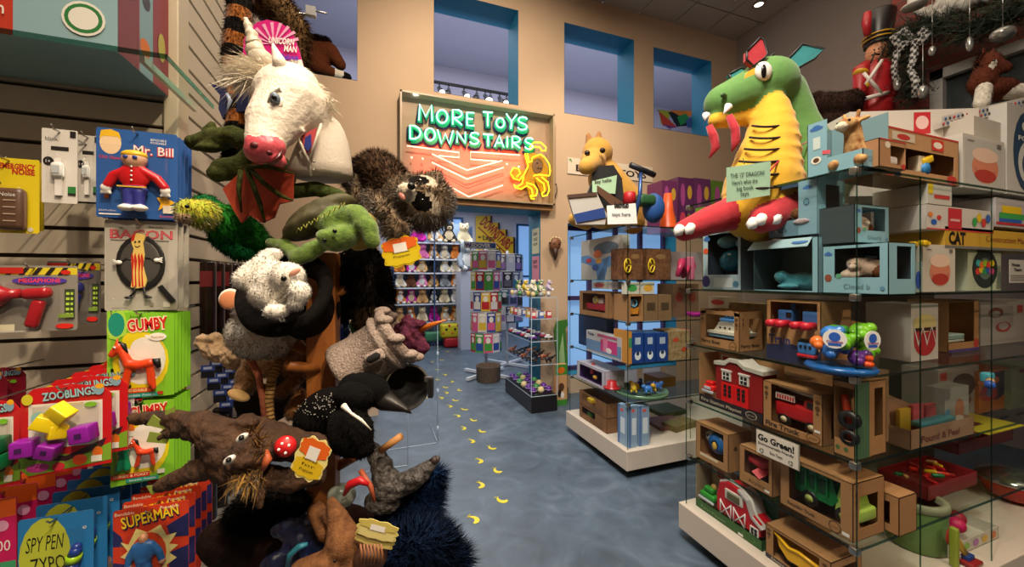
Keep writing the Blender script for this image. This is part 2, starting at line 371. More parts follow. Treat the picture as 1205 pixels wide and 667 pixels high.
# slat walls
SLAT = mat('#c6bba6', rough=.6, noise=.05, scale=8); GRV = mat('#2b2118', rough=.9)
mb = MB(); z = .02
while z < 3.6:
    mb.box(-3, -.66, 1.65, 1.67, z, z+.076, SLAT); z += .0895
mb.box(-3, -.665, 1.668, 1.70, 0, 3.6, GRV)
struct(mb.build('wall_slat_front'))
mb = MB(); z = .02
while z < 3.6:
    mb.box(-.68, -.66, 1.705, 2.75, z, z+.076, SLAT); z += .0895
mb.box(-.70, -.678, 1.705, 2.75, 0, 3.6, GRV)
struct(mb.build('wall_slat_side'))
struct(MB().box(-.672, -.63, 1.62, 1.70, 0, 3.6, mat('#c5b79a', rough=.4, noise=.04, scale=10)).build('trim_1', bevel=.004))
# room behind the doorway and the upper room behind the high windows
BK = mat('#cfccd2', rough=.8, noise=.03, scale=2)
quad('wall_back_room', [(-2.5, 11, 0), (7.5, 11, 0), (7.5, 11, 3.6), (-2.5, 11, 3.6)], BK)
quad('ceiling_back_room', [(-2.5, YR, 3.6), (7.5, YR, 3.6), (7.5, 11, 3.6), (-2.5, 11, 3.6)], mat('#d9d9de', rough=.9))
quad('wall_back_room_left', [(-2.5, YR, 0), (-2.5, 11, 0), (-2.5, 11, 3.6), (-2.5, YR, 3.6)], BK)
quad('wall_back_room_right', [(7.5, YR, 0), (7.5, 11, 0), (7.5, 11, 3.6), (7.5, YR, 3.6)], BK)
quad('floor_back_room', [(-3, 10, 0), (8, 10, 0), (8, 11, 0), (-3, 11, 0)], FL)
UPM = mat('#aaa6b2', rough=.9, noise=.04, scale=1)
quad('wall_upper_room', [(-3, 8.2, 3.65), (9, 8.2, 3.65), (9, 8.2, 6.1), (-3, 8.2, 6.1)], UPM)
quad('floor_upper_room', [(-3, YR, 3.65), (9, YR, 3.65), (9, 8.2, 3.65), (-3, 8.2, 3.65)], mat('#6f6a74', rough=.9))
quad('wall_upper_room_right', [(8.2, YR, 3.65), (8.2, 8.2, 3.65), (8.2, 8.2, 6.1), (8.2, YR, 6.1)], UPM)
quad('ceiling_upper_room', [(-3, YR, 6.1), (9, YR, 6.1), (9, 8.2, 6.1), (-3, 8.2, 6.1)], mat('#a4a6b4', rough=.9, noise=.05, scale=1))
a = PY(600, 70, 7.9); struct(MB().tube([(a.x, 7.9, 4), (a.x, 7.9, 5.2), (a.x-.02, 7.9, 5.6), (a.x+.4, 7.6, 6.08)], .018, mat('#7a6a55', rough=.6), 8).build('trim_2'))
struct(MB().box(2.06, 2.46, 4.57, 4.6, 0, .09, mat('#6f6358', rough=.6)).build('baseboard_back', bevel=.004))
# door and window frames at the far side, blue daylight panes
SKY = mat('#7ba4d8', rough=.3, emit=.75); FRB = mat('#2c5a86', rough=.5)
def winframe(name, x0, x1, y, z0, z1, n, fm=FRB, rows=1):
    t = MB(); w_ = (x1-x0)/n
    for i in range(n+1): t.box(x0+i*w_-.03, x0+i*w_+.03, y-.04, y+.02, z0, z1, fm)
    for k in range(rows+1): z = z0+(z1-z0)*k/rows; t.box(x0-.03, x1+.03, y-.038, y+.018, z-.03, z+.03, fm)
    struct(t.build(name)); g = struct(MB().box(x0, x1, y+.03, y+.04, z0, z1, SKY).build(name.replace('window', 'window_pane').replace('door', 'door_pane')))
a = PY(609, 300, 10.9).x; b = PY(640, 300, 10.9).x; winframe('door_2', a, b+.5, 10.93, .05, 3.2, 3, rows=2)
a = PY(528, 300, 10.9).x; b = PY(544, 300, 10.9).x; winframe('window_7', a-.5, b, 10.93, .9, 3.3, 3, rows=3)
winframe('window_8', 2.5, 4.28, 4.86, .28, 2.27, 4, mat('#3d2c5c', rough=.5), rows=2)
# ================================================================ CARDED TOYS ON THE LEFT SLAT WALL
METAL = mat('#b9b6b0', rough=.3, metal=1); DMET = mat('#3a3a3c', rough=.4, metal=.8)
ORD = ['nearest the front', 'third from the front', 'fourth from the front', 'fifth from the front', 'sixth from the front', 'seventh from the front', 'last at the back']
WHT = A('#e9e6df'); BLK = A('#141414'); CARDB = A('#cfc9be', rough=.7)
def frame_at(px0, py0, px1, py1, Y):
    a = PY(px0, py0, Y); b = PY(px1, py1, Y); return a.x, b.x, b.z, a.z
def card(name, label, cat, fr, Y, bg, shapes, group=None, outline=None, back=None, toys=None, blister=None, stack=0, dY=.03, slabel=None, dz=0, dx=0):
    X0, X1, Z0, Z1 = fr; W, H = X1-X0, Z1-Z0; t = thing(name, label, cat, (X0, Y, Z0), 0, group)
    mb = MB(); pts = [(x*W, z*H) for x, z in (outline or [(.0, .02), (.02, 0), (.98, 0), (1, .02), (1, .98), (.98, 1), (.02, 1), (0, .98)])]
    mb.poly(pts, 0, bg, .0025); mb.art(W, H, 0, shapes); mb.build('backing_card', t)
    if toys: toys(t, W, H)
    if blister:
        x0, z0, x1, z1, dpt = blister; b = MB().rbox(((x0+x1)/2*W, -dpt/2-.004, (z0+z1)/2*H), ((x1-x0)*W, dpt, (z1-z0)*H), PLAST, r=.012); b.build('blister', t)
    hk = MB().tube([(W/2, 1.66-Y, H*.965), (W/2, -.02, H*.965), (W/2, -.03, H*.965+.01)], .0022, METAL, 6)
    tag(hk.build('display_hook', None, (X0, Y, Z0)), 'metal display hook carrying the %s' % (' '.join(label.replace(',', '').split()[:9])), 'hook')
    for k in range(stack):
        dup(t, (X0+dx*(k+1), Y+dY*(k+1), Z0+dz*(k+1)), label=slabel+', '+ORD[k], group=slabel, only=('backing_card',) if dY < .04 else None)
    return t
def limbs(t, name, prims, mats, vox=.0025, **k): return organic(name, prims, mats, vox=vox, parent=t, local=True, smooth=2, **k)
# --- blue card with bendable doll
def doll(t, W, H):
    y = -.016; cx = .5*W; P_ = lambda x, z, r=0: ((x*W, y, z*H), r)
    body = [EW((cx, y, .47*H), (.036, .014, .036), m=0), *chainW([P_(.42, .53, .012), P_(.26, .46, .012), P_(.19, .36, .011)], 0), *chainW([P_(.6, .53, .012), P_(.78, .45, .012), P_(.87, .36, .011)], 0),
            CW(P_(.43, .29)[0], P_(.43, .15)[0], .014, .012, 1), CW(P_(.56, .29)[0], P_(.56, .15)[0], .014, .012, 1), EW((cx, y, .31*H), (.031, .013, .016), m=1),
            EW((.42*W, y-.008, .105*H), (.018, .016, .009), m=2), EW((.585*W, y-.008, .105*H), (.018, .016, .009), m=2),
            EW((cx, y, .655*H), (.028, .022, .026), m=3), EW((.16*W, y, .32*H), (.012, .009, .012), m=2), EW((.88*W, y, .32*H), (.012, .009, .012), m=2)]
    for a, s in ((.16, -1), (.88, 1)):
        for k in (-1, 0, 1): body.append(CW((a*W, y, .31*H), (a*W+.009*k, y, .262*H), .005, .004, 2))
    limbs(t, 'doll', body, [A('#c2141c', rough=.35), A('#2b2f86', rough=.5), WHT, A('#d8a888', rough=.4)])
    mb = MB(); 
    for k in range(4): mb.ell((cx, y-.015, (.41+.05*k)*H), .0028, WHT, u=8, w=6)
    for s in (-1, 1): mb.ell((cx+s*.01, y-.0215, .66*H), (.006, .003, .005), A('#1f3f8f'), u=8, w=6)
    mb.box(cx-.031, cx+.031, y-.015, y-.011, .33*H, .345*H, A('#d9b23a')); mb.build('buttons', t)
    limbs(t, 'hair', [EW((cx, y, .70*H), (.0285, .0225, .014), m=0)], [A('#e3b31c')])
card('doll_card', 'blue card with a bendable doll in a red jacket, front of its row', 'toy', frame_at(113, 149, 209, 259, 1.35), 1.35, A('#2a5a9e', rough=.4), [
    ('e', '#e8c9a0', .17, .84, .13, .13), ('p', '#e6b523', [(.04, .88), (.06, .97), (.17, .99), (.27, .96), (.3, .88), (.25, .91), (.1, .91)]),
    ('t', '#d33', 'Ohh Nooo', .04, .655, .04, dict(w=.26)), ('t', WHT, 'BENDABLE', .66, .90, .025, dict(w=.2)), ('t', WHT, 'POSEABLE', .66, .865, .025, dict(w=.2)),
    ('t', '#c8203a', 'Mr. Bill', .45, .73, .1, dict(w=.5, bold=.05)), ('t', WHT, 'Mr. Bill', .452, .735, .1, dict(w=.5, bold=.005)),
    ('t', WHT, 'includes', .04, .07, .02, dict(w=.2)), ('r', WHT, .04, .03, .3, .045), ('e', '#c62', .13, .24, .03, .03), ('p', '#f0b41c', [(.74, .25), (.82, .25), (.86, .31), (.89, .24), (.97, .2), (.9, .16), (.9, .09), (.83, .14), (.76, .1), (.79, .18)]),
    ('r', '#e9dfc8', .82, .07, .97, .16), ('t', '#c33', 'Bendems', .78, .02, .03, dict(w=.2))],
    toys=doll, blister=(.08, .06, .93, .78, .045), stack=4, dY=.022, slabel='blue doll card behind the red jacket doll')
# --- bacon card
def bacon(t, W, H):
    y = -.012; S = MB(); pan = MB(); pan.ell((.5*W, -.005, .53*H), (.34*W, .004, .31*H), A('#1b1b1c', rough=.4), u=28); pan.ell((.5*W, -.0075, .53*H), (.28*W, .0035, .25*H), A('#45433f', rough=.5), u=28)
    pan.cbox((.86*W, -.006, .18*H), (.012, .006, .055), '#1b1b1c', (0, R(-35), 0)); pan.build('frying_pan', t)
    out = [(.40, .83), (.47, .86), (.58, .83), (.545, .75), (.57, .62), (.55, .5), (.6, .33), (.57, .26), (.47, .245), (.38, .26), (.41, .4), (.385, .55), (.42, .68), (.385, .76)]
    S.poly([(a*W, b*H) for a, b in out], y, '#e7c86c', .01)
    for a in (.40, .44, .49, .53): S.poly([(a*W, .27*H), ((a+.025)*W, .26*H), ((a+.012)*W, .42*H), ((a+.03)*W, .55*H), ((a+.005)*W, .64*H), ((a-.012)*W, .6*H), ((a-.002)*W, .45*H)], y-.001, '#c5281c')
    S.poly([(.40*W, .83*H), (.45*W, .85*H), (.43*W, .78*H), (.39*W, .76*H)], y-.001, '#c5281c')
    for a, b in ((.445, .76), (.5, .765)): S.ell((a*W, y-.001, b*H), .0025, BLK, u=8, w=5)
    S.tube([(.44*W, y-.001, .715*H), (.475*W, y-.001, .70*H), (.51*W, y-.001, .72*H)], .001, BLK, 5); S.build('bacon_figure', t)
    for pts in ([(.4, .57), (.31, .57), (.25, .53)], [(.57, .58), (.65, .58), (.71, .55)], [(.44, .27), (.42, .2), (.36, .15)], [(.55, .27), (.57, .17), (.63, .15)]):
        L = MB().tube([(a*W, y+.002, b*H) for a, b in pts], .0028, BLK, 6)
        if pts[0][1] < .5: L.ell((pts[2][0]*W-.002, y, .145*H), (.009, .006, .004), BLK)
        L.build('limb', t)
    for a, b, s in ((.22, .53, -1), (.74, .56, 1)):
        L = MB().ell((a*W, y, b*H), (.008, .004, .006), WHT)
        for k in (-1, 0, 1): L.cyl((a*W, y, b*H), (a*W+s*.012, y, b*H+k*.007), .0028, .0018, WHT, 6)
        L.build('hand', t)
card('bacon_card', 'grey card of a smiling bacon figure on a black frying pan', 'toy', frame_at(123, 258, 209, 364, 1.37), 1.37, A('#b5b0a4', rough=.45), [
    ('t', '#a01622', 'BACON', .07, .80, .095, dict(w=.86, bold=.03)), ('t', '#d8626a', 'BACON', .075, .805, .09, dict(w=.85)), ('t', BLK, 'Mr.', .2, .9, .025), ('r', '#55504a', .08, .775, .88, .783), ('t', BLK, 'Bendable', .6, .92, .025, dict(w=.2)),
    ('r', '#8d877c', .1, .03, .3, .035), ('e', '#8d877c', .64, .065, .03, .025), ('r', '#d8d2c4', .8, .03, .9, .09)],
    toys=bacon, blister=(.1, .1, .9, .88, .03), stack=2, dY=.035, slabel='grey bacon card hanging behind the bacon figure card')
# --- green cards
def horse(t, W, H, s=1, ox=0, oz=0, nm='toy_horse'):
    y = -.015; q = lambda a, b, r: ((ox*W+a*s*W, y, oz*H+b*s*H), r*s)
    org = A('#d9431a', rough=.35)
    pr = [*chainW([q(.36, .44, .012), q(.52, .42, .013), q(.68, .44, .012)], 0), *chainW([q(.36, .45, .011), q(.25, .6, .009), q(.22, .64, .010)], 0), *chainW([q(.22, .63, .011), q(.12, .55, .008)], 0),
          *chainW([q(.36, .42, .007), q(.29, .25, .0055), q(.25, .16, .0055)], 0), *chainW([q(.38, .42, .007), q(.35, .28, .0055), q(.33, .19, .005)], 0), *chainW([q(.68, .42, .007), q(.72, .27, .0055), q(.73, .16, .0055)], 0), *chainW([q(.66, .42, .007), q(.66, .28, .0055), q(.68, .2, .005)], 0),
          *chainW([q(.19, .68, .004), q(.2, .72, .002)], 0)]
    limbs(t, nm, pr, [org])
    m = MB(); m.tube([q(.21, .68, 0)[0], q(.28, .65, 0)[0], q(.33, .55, 0)[0]], [.004*s, .007*s, .004*s], BLK, 8); m.build('mane', t); m = MB(); m.tube([q(.70, .47, 0)[0], q(.77, .46, 0)[0], q(.81, .38, 0)[0]], [.004*s, .010*s, .005*s], BLK, 8); m.build('tail', t); m = MB()
    m.ell((ox*W+.19*s*W, y-.010*s, oz*H+.63*s*H), .0035*s, WHT, u=8, w=6); m.ell((ox*W+.187*s*W, y-.0132*s, oz*H+.63*s*H), .0016*s, BLK, u=8, w=6); m.build('eye', t)
GR = A('#7fc22a', rough=.4)
def greenart(banner, big):
    return [('p', '#8fcf35', [(.0, .0), (.05, 0), (.05, 1), (0, 1)]), ('e', '#e6d21a', .5, .42, .42, .34), ('e', '#f2f0e2', .52, .45, .35, .28), ('e', '#e6d21a', .4, .67, .18, .1), ('e', '#f2ede0', .56, .58, .22, .12),
        ('p', '#a8d84a', [(.0, .78), (.05, .93), (.14, 1.0), (.25, .99), (.3, .86), (.28, .74), (.14, .68), (.04, .7)]), ('e', '#1d8f78', .14, .85, .12, .13),
        ('t', '#f4e8c0', 'GUMBY', .3, .765, .13, dict(w=.62, bold=.09, rot=.08)), ('t', '#d3201c', 'GUMBY', .305, .77, .125, dict(w=.61, bold=.035, rot=.08)), ('t', '#3a6a1c', 'Bendable', .34, .92, .03, dict(w=.2)),
        ('e', '#f2efe0', .75, .70, .14, .045), ('t', '#b5651c', 'Poseable', .66, .685, .025, dict(w=.18)),
        ('r', '#d9541a' if big else '#cc2a1a', .02, .085, .70 if big else .62, .14), ('t', '#f3d6a0', banner, .05, .10, .03, dict(w=.55, bold=.02)), ('r', '#2b9a8c', .25, .035, .76, .08), ('t', WHT, 'Bendable  Poseable', .3, .048, .022, dict(w=.42)), ('r', '#e9e6d8', .74, .1, .86, .15) if not big else ('e', '#b93a1c', .8, .07, .05, .02)]
OUTG = [(.0, .0), (1, .03), (1, .95), (.27, .98), (.17, 1.0), (.06, .95), (.0, .82), (.0, .7)]
card('orange_horse_card', 'green card of one large orange toy horse with a black mane', 'toy', frame_at(126, 366, 205, 467, 1.33), 1.33, GR, greenart('POKEY  BENDABLE', 1), outline=OUTG,
     toys=lambda t, W, H: horse(t, W, H, 1.0, .0, -.02), blister=(.04, .13, .9, .72, .03), stack=5, dY=.02, slabel='green card behind the large orange horse card')
def pair(t, W, H):
    horse(t, W, H, .62, .27, .12, 'toy_pony')
    y = -.013; q = lambda a, b: (a*W, y, b*H)
    limbs(t, 'toy_figure', [CW(q(.24, .57), q(.24, .38), .007, .009), CW(q(.22, .38), q(.17, .22), .006, .008), CW(q(.27, .38), q(.3, .22), .006, .008), CW(q(.24, .5), q(.17, .4), .004, .004), CW(q(.24, .5), q(.31, .42), .004, .004), CW(q(.24, .57), q(.28, .63), .007, .005)], [A('#0f8a5c', rough=.35)])
card('pony_pair_card', 'green card of a small green figure beside an orange pony, below the large horse card', 'toy', frame_at(130, 471, 205, 563, 1.33), 1.33, GR, greenart('GUMBY & POKEY', 0), outline=OUTG,
     toys=pair, blister=(.08, .15, .9, .66, .03), stack=5, dY=.02, slabel='green card behind the green figure and pony card')
# --- superman card
def hero(t, W, H):
    y = -.018; q = lambda a, b, r=0: ((a*W, y, b*H), r)
    limbs(t, 'action_figure', [EW(q(.44, .56)[0], (.026, .013, .03), m=0), *chainW([q(.34, .62, .009), q(.26, .52, .008), q(.24, .43, .007)], 0), *chainW([q(.54, .62, .009), q(.64, .53, .008), q(.68, .44, .007)], 0), EW(q(.44, .46)[0], (.018, .012, .012), m=1),
        *chainW([q(.41, .45, .010), q(.38, .34, .009), q(.37, .25, .007)], 0), *chainW([q(.48, .45, .010), q(.5, .34, .009), q(.51, .25, .007)], 0), *chainW([q(.37, .26, .008), q(.37, .2, .009)], 1), *chainW([q(.51, .26, .008), q(.51, .2, .009)], 1),
        EW(q(.44, .70)[0], (.010, .010, .012), m=2), EW(q(.245, .41)[0], .008, m=2), EW(q(.685, .42)[0], .008, m=2), EW((.44*W, y, .5*H), (.02, .012, .02), m=0)],
        [A('#2a5f9c', rough=.35), A('#24508c', rough=.4), A('#c08a66')])
fr = frame_at(133, 602, 222, 692, 1.28)
card('hero_figure_card', 'orange and navy card of a blue bendable figure, front of its row', 'toy', fr, 1.28, A('#c63a1c', rough=.45), [
    ('p', '#26285e', [(0, .8), (.1, .72), (.15, .6), (0, .62)]), ('p', '#26285e', [(0, .45), (.2, .4), (.1, .2), (0, .2)]), ('p', '#26285e', [(.7, .75), (1, .86), (1, .6), (.75, .62)]), ('p', '#26285e', [(.75, .45), (1, .5), (1, .2), (.7, .1)]), ('p', '#26285e', [(.2, 0), (.5, .2), (.55, 0)]),
    ('p', '#ecd98a', [(.2, .62), (.1, .66), (.19, .55), (.1, .5), (.2, .45), (.14, .36), (.25, .36), (.2, .2), (.35, .22), (.5, .15), (.62, .23), (.75, .2), (.7, .32), (.84, .38), (.74, .45), (.86, .52), (.74, .55), (.84, .66), (.7, .65), (.62, .78), (.45, .72), (.3, .78)]), ('e', '#d8481c', .46, .47, .24, .25),
    ('t', '#141a44', 'SUPERMAN', .13, .79, .12, dict(w=.76, bold=.06, rot=.13)), ('t', '#f0c81c', 'SUPERMAN', .12, .80, .12, dict(w=.76, bold=.02, rot=.13)),
    ('t', '#f2e6c8', 'Bendable', .03, .945, .035, dict(w=.25)), ('t', '#f2e6c8', 'Poseable', .62, .95, .035, dict(w=.25)), ('r', '#ded8c4', .34, .06, .46, .13)],
    toys=hero, blister=(.18, .1, .78, .76, .035), stack=4, dY=.04, slabel='orange card behind the blue bendable figure card')
# --- yellow noise maker
def noise(t, W, H):
    MB().rbox((.62*W, -.014, .31*H), (.48*W, .026, .56*H), A('#5a4030', rough=.4), r=.02).build('noise_maker', t)
    m = MB()
    for k in range(4): m.ell((.46*W, -.029, (.42-.09*k)*H), (.0045, .003, .004), '#d8b81c', u=8, w=6); m.box(.56*W, .76*W, -.0285, -.0275, (.41-.09*k)*H, (.425-.09*k)*H, '#b09a84')
    m.text('Noise', .5*W, .47*H, .05*H, WHT, y=-.0285, w=.26*W); m.build('button', t)
NO = [('t', '#b3241c', 'EMERGENCY', .34, .86, .07, dict(w=.6, bold=.04)), ('t', '#b3241c', 'NOISE', .55, .79, .07, dict(w=.38, bold=.04)), ('p', '#3b2e28', [(.0, .95), (.3, .72), (.38, .66), (.3, .6), (0, .62)]), ('p', '#b58a5a', [(.0, .92), (.2, .74), (.1, .68), (0, .7)]), ('e', '#c9c2b4', .86, .05, .05, .03)]
card('noise_maker_card', 'yellow card of a brown noise maker, the front one', 'toy', frame_at(-26, 183, 46, 275, 1.36), 1.36, A('#d9c21c', rough=.45), NO, toys=noise, blister=(.34, .02, .9, .62, .032))
card('noise_maker_card', 'yellow card mostly hidden behind the front brown noise maker card', 'toy', frame_at(-16, 187, 51, 272, 1.42), 1.42, A('#cdb41c', rough=.45), NO)
# --- watch cards
def watch(t, W, H):
    m = MB(); m.rbox((.52*W, -.010, .44*H), (.36*W, .014, .2*H), A('#dfe0dc', rough=.3), r=.012); m.box(.42*W, .62*W, -.0185, -.0172, .39*H, .49*H, '#b9bfc0'); m.box(.42*W, .60*W, -.008, -.002, .1*H, .36*H, WHT); m.box(.42*W, .60*W, -.008, -.002, .52*H, .6*H, WHT); m.build('toy_watch', t)
for i, (fr_, Y_, lb) in enumerate(((frame_at(49, 150, 91, 240, 1.36), 1.36, 'white toy watch card, the larger one in front'), (frame_at(90, 158, 117, 238, 1.46), 1.46, 'white toy watch card, set back beside the blue doll card'))):
    card('toy_watch_card', lb, 'toy', fr_, Y_, A('#d5d0c6', rough=.5), [('t', BLK, 'blink', .1, .84, .05, dict(w=.35)), ('r', '#24211f', .26, .71, .76, .765), ('e', BLK, .19, .56, .15, .06), ('t', WHT, '1+', .12, .54, .04), ('r', '#1f1d1c', .8, .9, .97, .985), ('r', '#2e7a3c', .74, .14, .97, .23), ('r', '#24211f', .74, .11, .97, .14)], toys=watch, blister=(.3, .1, .75, .66, .025))
# --- megaphones
def mega(colr):
    def f(t, W, H):
        m = MB(); y = -.025; rd = A(colr, rough=.25); m.lathe([(.001, 0), (.030, 0), (.034, .004), (.026, .012), (.012, .035), (.012, .05)], rd, (.12*W, y, .55*H), axis=Euler((0, R(84), 0)).to_matrix())
        m.lathe([(.034, -.002), (.036, 0), (.036, .004), (.033, .006)], METAL, (.12*W, y, .55*H), axis=Euler((0, R(84), 0)).to_matrix())
        m.rbox((.62*W, y, .58*H), (.32*W, .028, .16*H), rd, r=.01, rot=(0, R(-5), 0)); m.build('megaphone', t)
        MB().rbox((.6*W, y, .28*H), (.15*W, .02, .42*H), rd, r=.008, rot=(0, R(14), 0)).build('grip', t)
    return f
MG = [('r', '#d6c32c', 0, .86, 1, .97)]+[('p', '#211c18', [(a, .86), (a+.06, .86), (a+.13, .97), (a+.07, .97)]) for a in (.02, .17, .32, .47, .62, .77)]+[('r', '#b8241c', 0, .88, .38, .97), ('e', '#c8281c', .87, .9, .06, .035), ('e', '#4a3a9e', .57, .77, .32, .06), ('t', '#e0405a', 'MEGAPHONE', .33, .745, .06, dict(w=.48, bold=.03)),
     ('e', '#d8281c', .86, .07, .11, .04), ('r', '#33402a', .86, .2, .98, .64)]+[('r', '#b7d64a', .88, .55-.08*k, .92, .59-.08*k) for k in range(5)]+[('r', '#b7d64a', .94, .55-.08*k, .97, .59-.08*k) for k in range(5)]+[('r', '#7d9a3c', .8, .2, .98, .26), ('r', '#dfd9b8', .1, .02, .3, .12), ('r', '#c8c4ba', .0, .0, .6, .02)]
card('megaphone_card', 'grey card of a red toy megaphone in clear packaging', 'toy', frame_at(-12, 312, 91, 388, 1.32), 1.32, A('#8a857c', rough=.4), MG, toys=mega('#a01c24'), blister=(.0, .02, .84, .72, .05))
card('megaphone_card', 'grey card of a blue toy megaphone set back beside the red one', 'toy', frame_at(56, 307, 118, 380, 1.5), 1.5, A('#6f6b66', rough=.4), MG, toys=mega('#23266e'), blister=(.0, .05, .84, .72, .05))
# --- red cube toy packs
def cubes(cols, full):
    def f(t, W, H):
        m = MB(); y = -.028
        def cube(x, z, c, s, r): m.rbox((x*W, y, z*H), (s, s, s), A(c, rough=.3), r=.004, rot=r); m.cbox((x*W, y-s*.5, z*H), (s*.3, .003, s*.3), '#3c1450', r)
        if full:
            for x, z, c, s, r in ((.17, .38, cols[0], .036, (0, 0, R(10))), (.42, .33, cols[0], .034, (R(10), R(20), 0)), (.78, .47, cols[0], .038, (0, R(-6), 0))): cube(x, z, c, s, r)
            m.rbox((.42*W, y-.006, .62*H), (.045, .03, .03), A('#e3c814', rough=.3), r=.003, rot=(0, R(30), R(20))); m.rbox((.57*W, y-.008, .73*H), (.04, .03, .03), A('#e8d01c', rough=.3), r=.003, rot=(R(20), R(45), 0)); m.rbox((.5*W, y, .52*H), (.03, .03, .03), A('#d9bc14', rough=.3), r=.003, rot=(0, R(10), R(40)))
        else:
            for z in (.38, .58): cube(.25, z, cols[0], .036, (0, 0, R(10))); cube(.6, z, cols[0], .036, (0, R(8), 0))
        m.build('toy_cube', t)
    return f
REDO = [(0, .12), (.05, .1), (.1, 0), (1, .06), (1, .86), (.9, .95), (.55, 1.0), (.15, .97), (.02, .86)]
def zart(front): return [('r', '#e0dcd0', .1, .3, .9, .8), ('r', '#c9c4b4', .14, .34, .86, .77), ('p', '#7aa32c', [(.0, .3), (.3, .24), (.7, .2), (1, .3), (1, .1), (.1, .02), (0, .12)]), ('p', '#3a1c24', [(0, .3), (.5, .2), (.95, .36), (.9, .26), (.5, .14), (.1, .2)]), ('e', '#c83a9a', .2, .1, .12, .05), ('e', '#d8481c', .65, .14, .08, .06), ('e', '#cc2a3a', .42, .09, .07, .05), ('e', '#e8701c', .85, .2, .06, .07), ('r', '#eae6d8', .78, .1, .9, .17),
       ('t', '#5a1014', 'ZOOBLINGS', .26, .83, .085, dict(w=.58, bold=.07, rot=.09)), ('t', '#8ec0c8', 'ZOOBLINGS', .255, .835, .085, dict(w=.58, bold=.03, rot=.09)), ('e', '#c9c02c', .1, .86, .06, .06), ('e', '#7fa0b0', .87, .92, .06, .06), ('e', '#e6a41c', .88, .96, .05, .03), ('e', '#8fc0b4', .22, .66, .08, .06), ('e', '#7bc02c', .78, .76, .07, .03), ('r', '#c8b03c', .5, .78, .7, .79)]
card('cube_toy_pack', 'red pack of yellow and purple toy cubes, front of its row', 'toy', frame_at(22, 456, 131, 550, 1.2), 1.2, A('#c21a1e', rough=.35), zart(1), outline=REDO, toys=cubes(['#8a1c9a'], 1), blister=(.08, .2, .92, .8, .055), stack=6, dY=.065, slabel='red toy cube pack behind the purple and yellow one', dz=.004)
card('cube_toy_pack', 'red pack of dark green toy cubes at the left edge', 'toy', frame_at(-62, 474, 24, 575, 1.2), 1.2, A('#c21a1e', rough=.35), zart(1), outline=REDO, toys=lambda t, W, H: cubes(['#0f5a34'], 0)(t, W, H) or MB().rbox((.82*W, -.03, .55*H), (.034, .034, .034), A('#0f5a34', rough=.3), r=.004).rbox((.82*W, -.03, .38*H), (.034, .034, .034), A('#0f6a3a', rough=.3), r=.004).build('toy_block', t), blister=(.08, .2, .95, .8, .055))
card('cube_toy_pack', 'dark red toy cube pack set back against the slats', 'toy', frame_at(-30, 434, 30, 500, 1.5), 1.5, A('#8a1a2e', rough=.4), zart(0)[2:], outline=REDO, stack=2, dY=-.06, slabel='dark red toy cube pack in the set back row at left')
# --- blue spy pen cards
def pen(t, W, H):
    m = MB(); a = Vector((.58*W, -.016, -.15*H)); b = Vector((.78*W, -.016, .48*H)); d = (b-a).normalized(); bl = A('#1c3c8e', rough=.3)
    m.cyl(a, b, .011, .012, bl); m.cyl(b, b+d*.016, .0145, .0145, A('#9ac81c', rough=.3)); m.cyl(b+d*.016, b+d*.034, .0125, .010, bl); m.ell(b+d*.034, .010, bl); m.build('toy_pen', t)
SP = [('e', '#b8c23c', .35, .55, .34, .44), ('t', BLK, 'SPY PEN', .1, .62, .17, dict(w=.5, shear=.2)), ('t', BLK, 'ZYPO', .16, .38, .17, dict(w=.46, shear=-.2)), ('t', WHT, 'Write secret', .1, .17, .05, dict(w=.4)), ('t', WHT, 'messages', .1, .09, .05, dict(w=.3)), ('e', '#d8a090', .84, .05, .05, .05), ('t', WHT, 'o', .86, .8, .05)]
fr = frame_at(21, 613, 110, 700, 1.26)
card('spy_pen_card', 'blue and lime card with a blue toy pen, front of its row', 'toy', fr, 1.26, A('#2a78b8', rough=.35), SP, toys=pen, blister=(.56, -.1, .92, .86, .035), stack=7, dY=.052, slabel='blue and lime card behind the toy pen card', dz=.006)
fr = frame_at(-65, 596, 19, 690, 1.26)
card('pink_toy_card', 'pink and green toy card at the lower left edge', 'toy', fr, 1.26, A('#c01c5c', rough=.4), [('p', '#e0601c', [(.4, 1), (1, 1), (1, .8), (.6, .78)]), ('r', '#3f9a6a', .4, 0, 1, .3), ('t', WHT, '300', .62, .42, .12, dict(w=.3)), ('e', '#dca0c0', .8, .7, .1, .06)], stack=4, dY=.06, slabel='pink toy card behind the pink and green one', dz=.004)
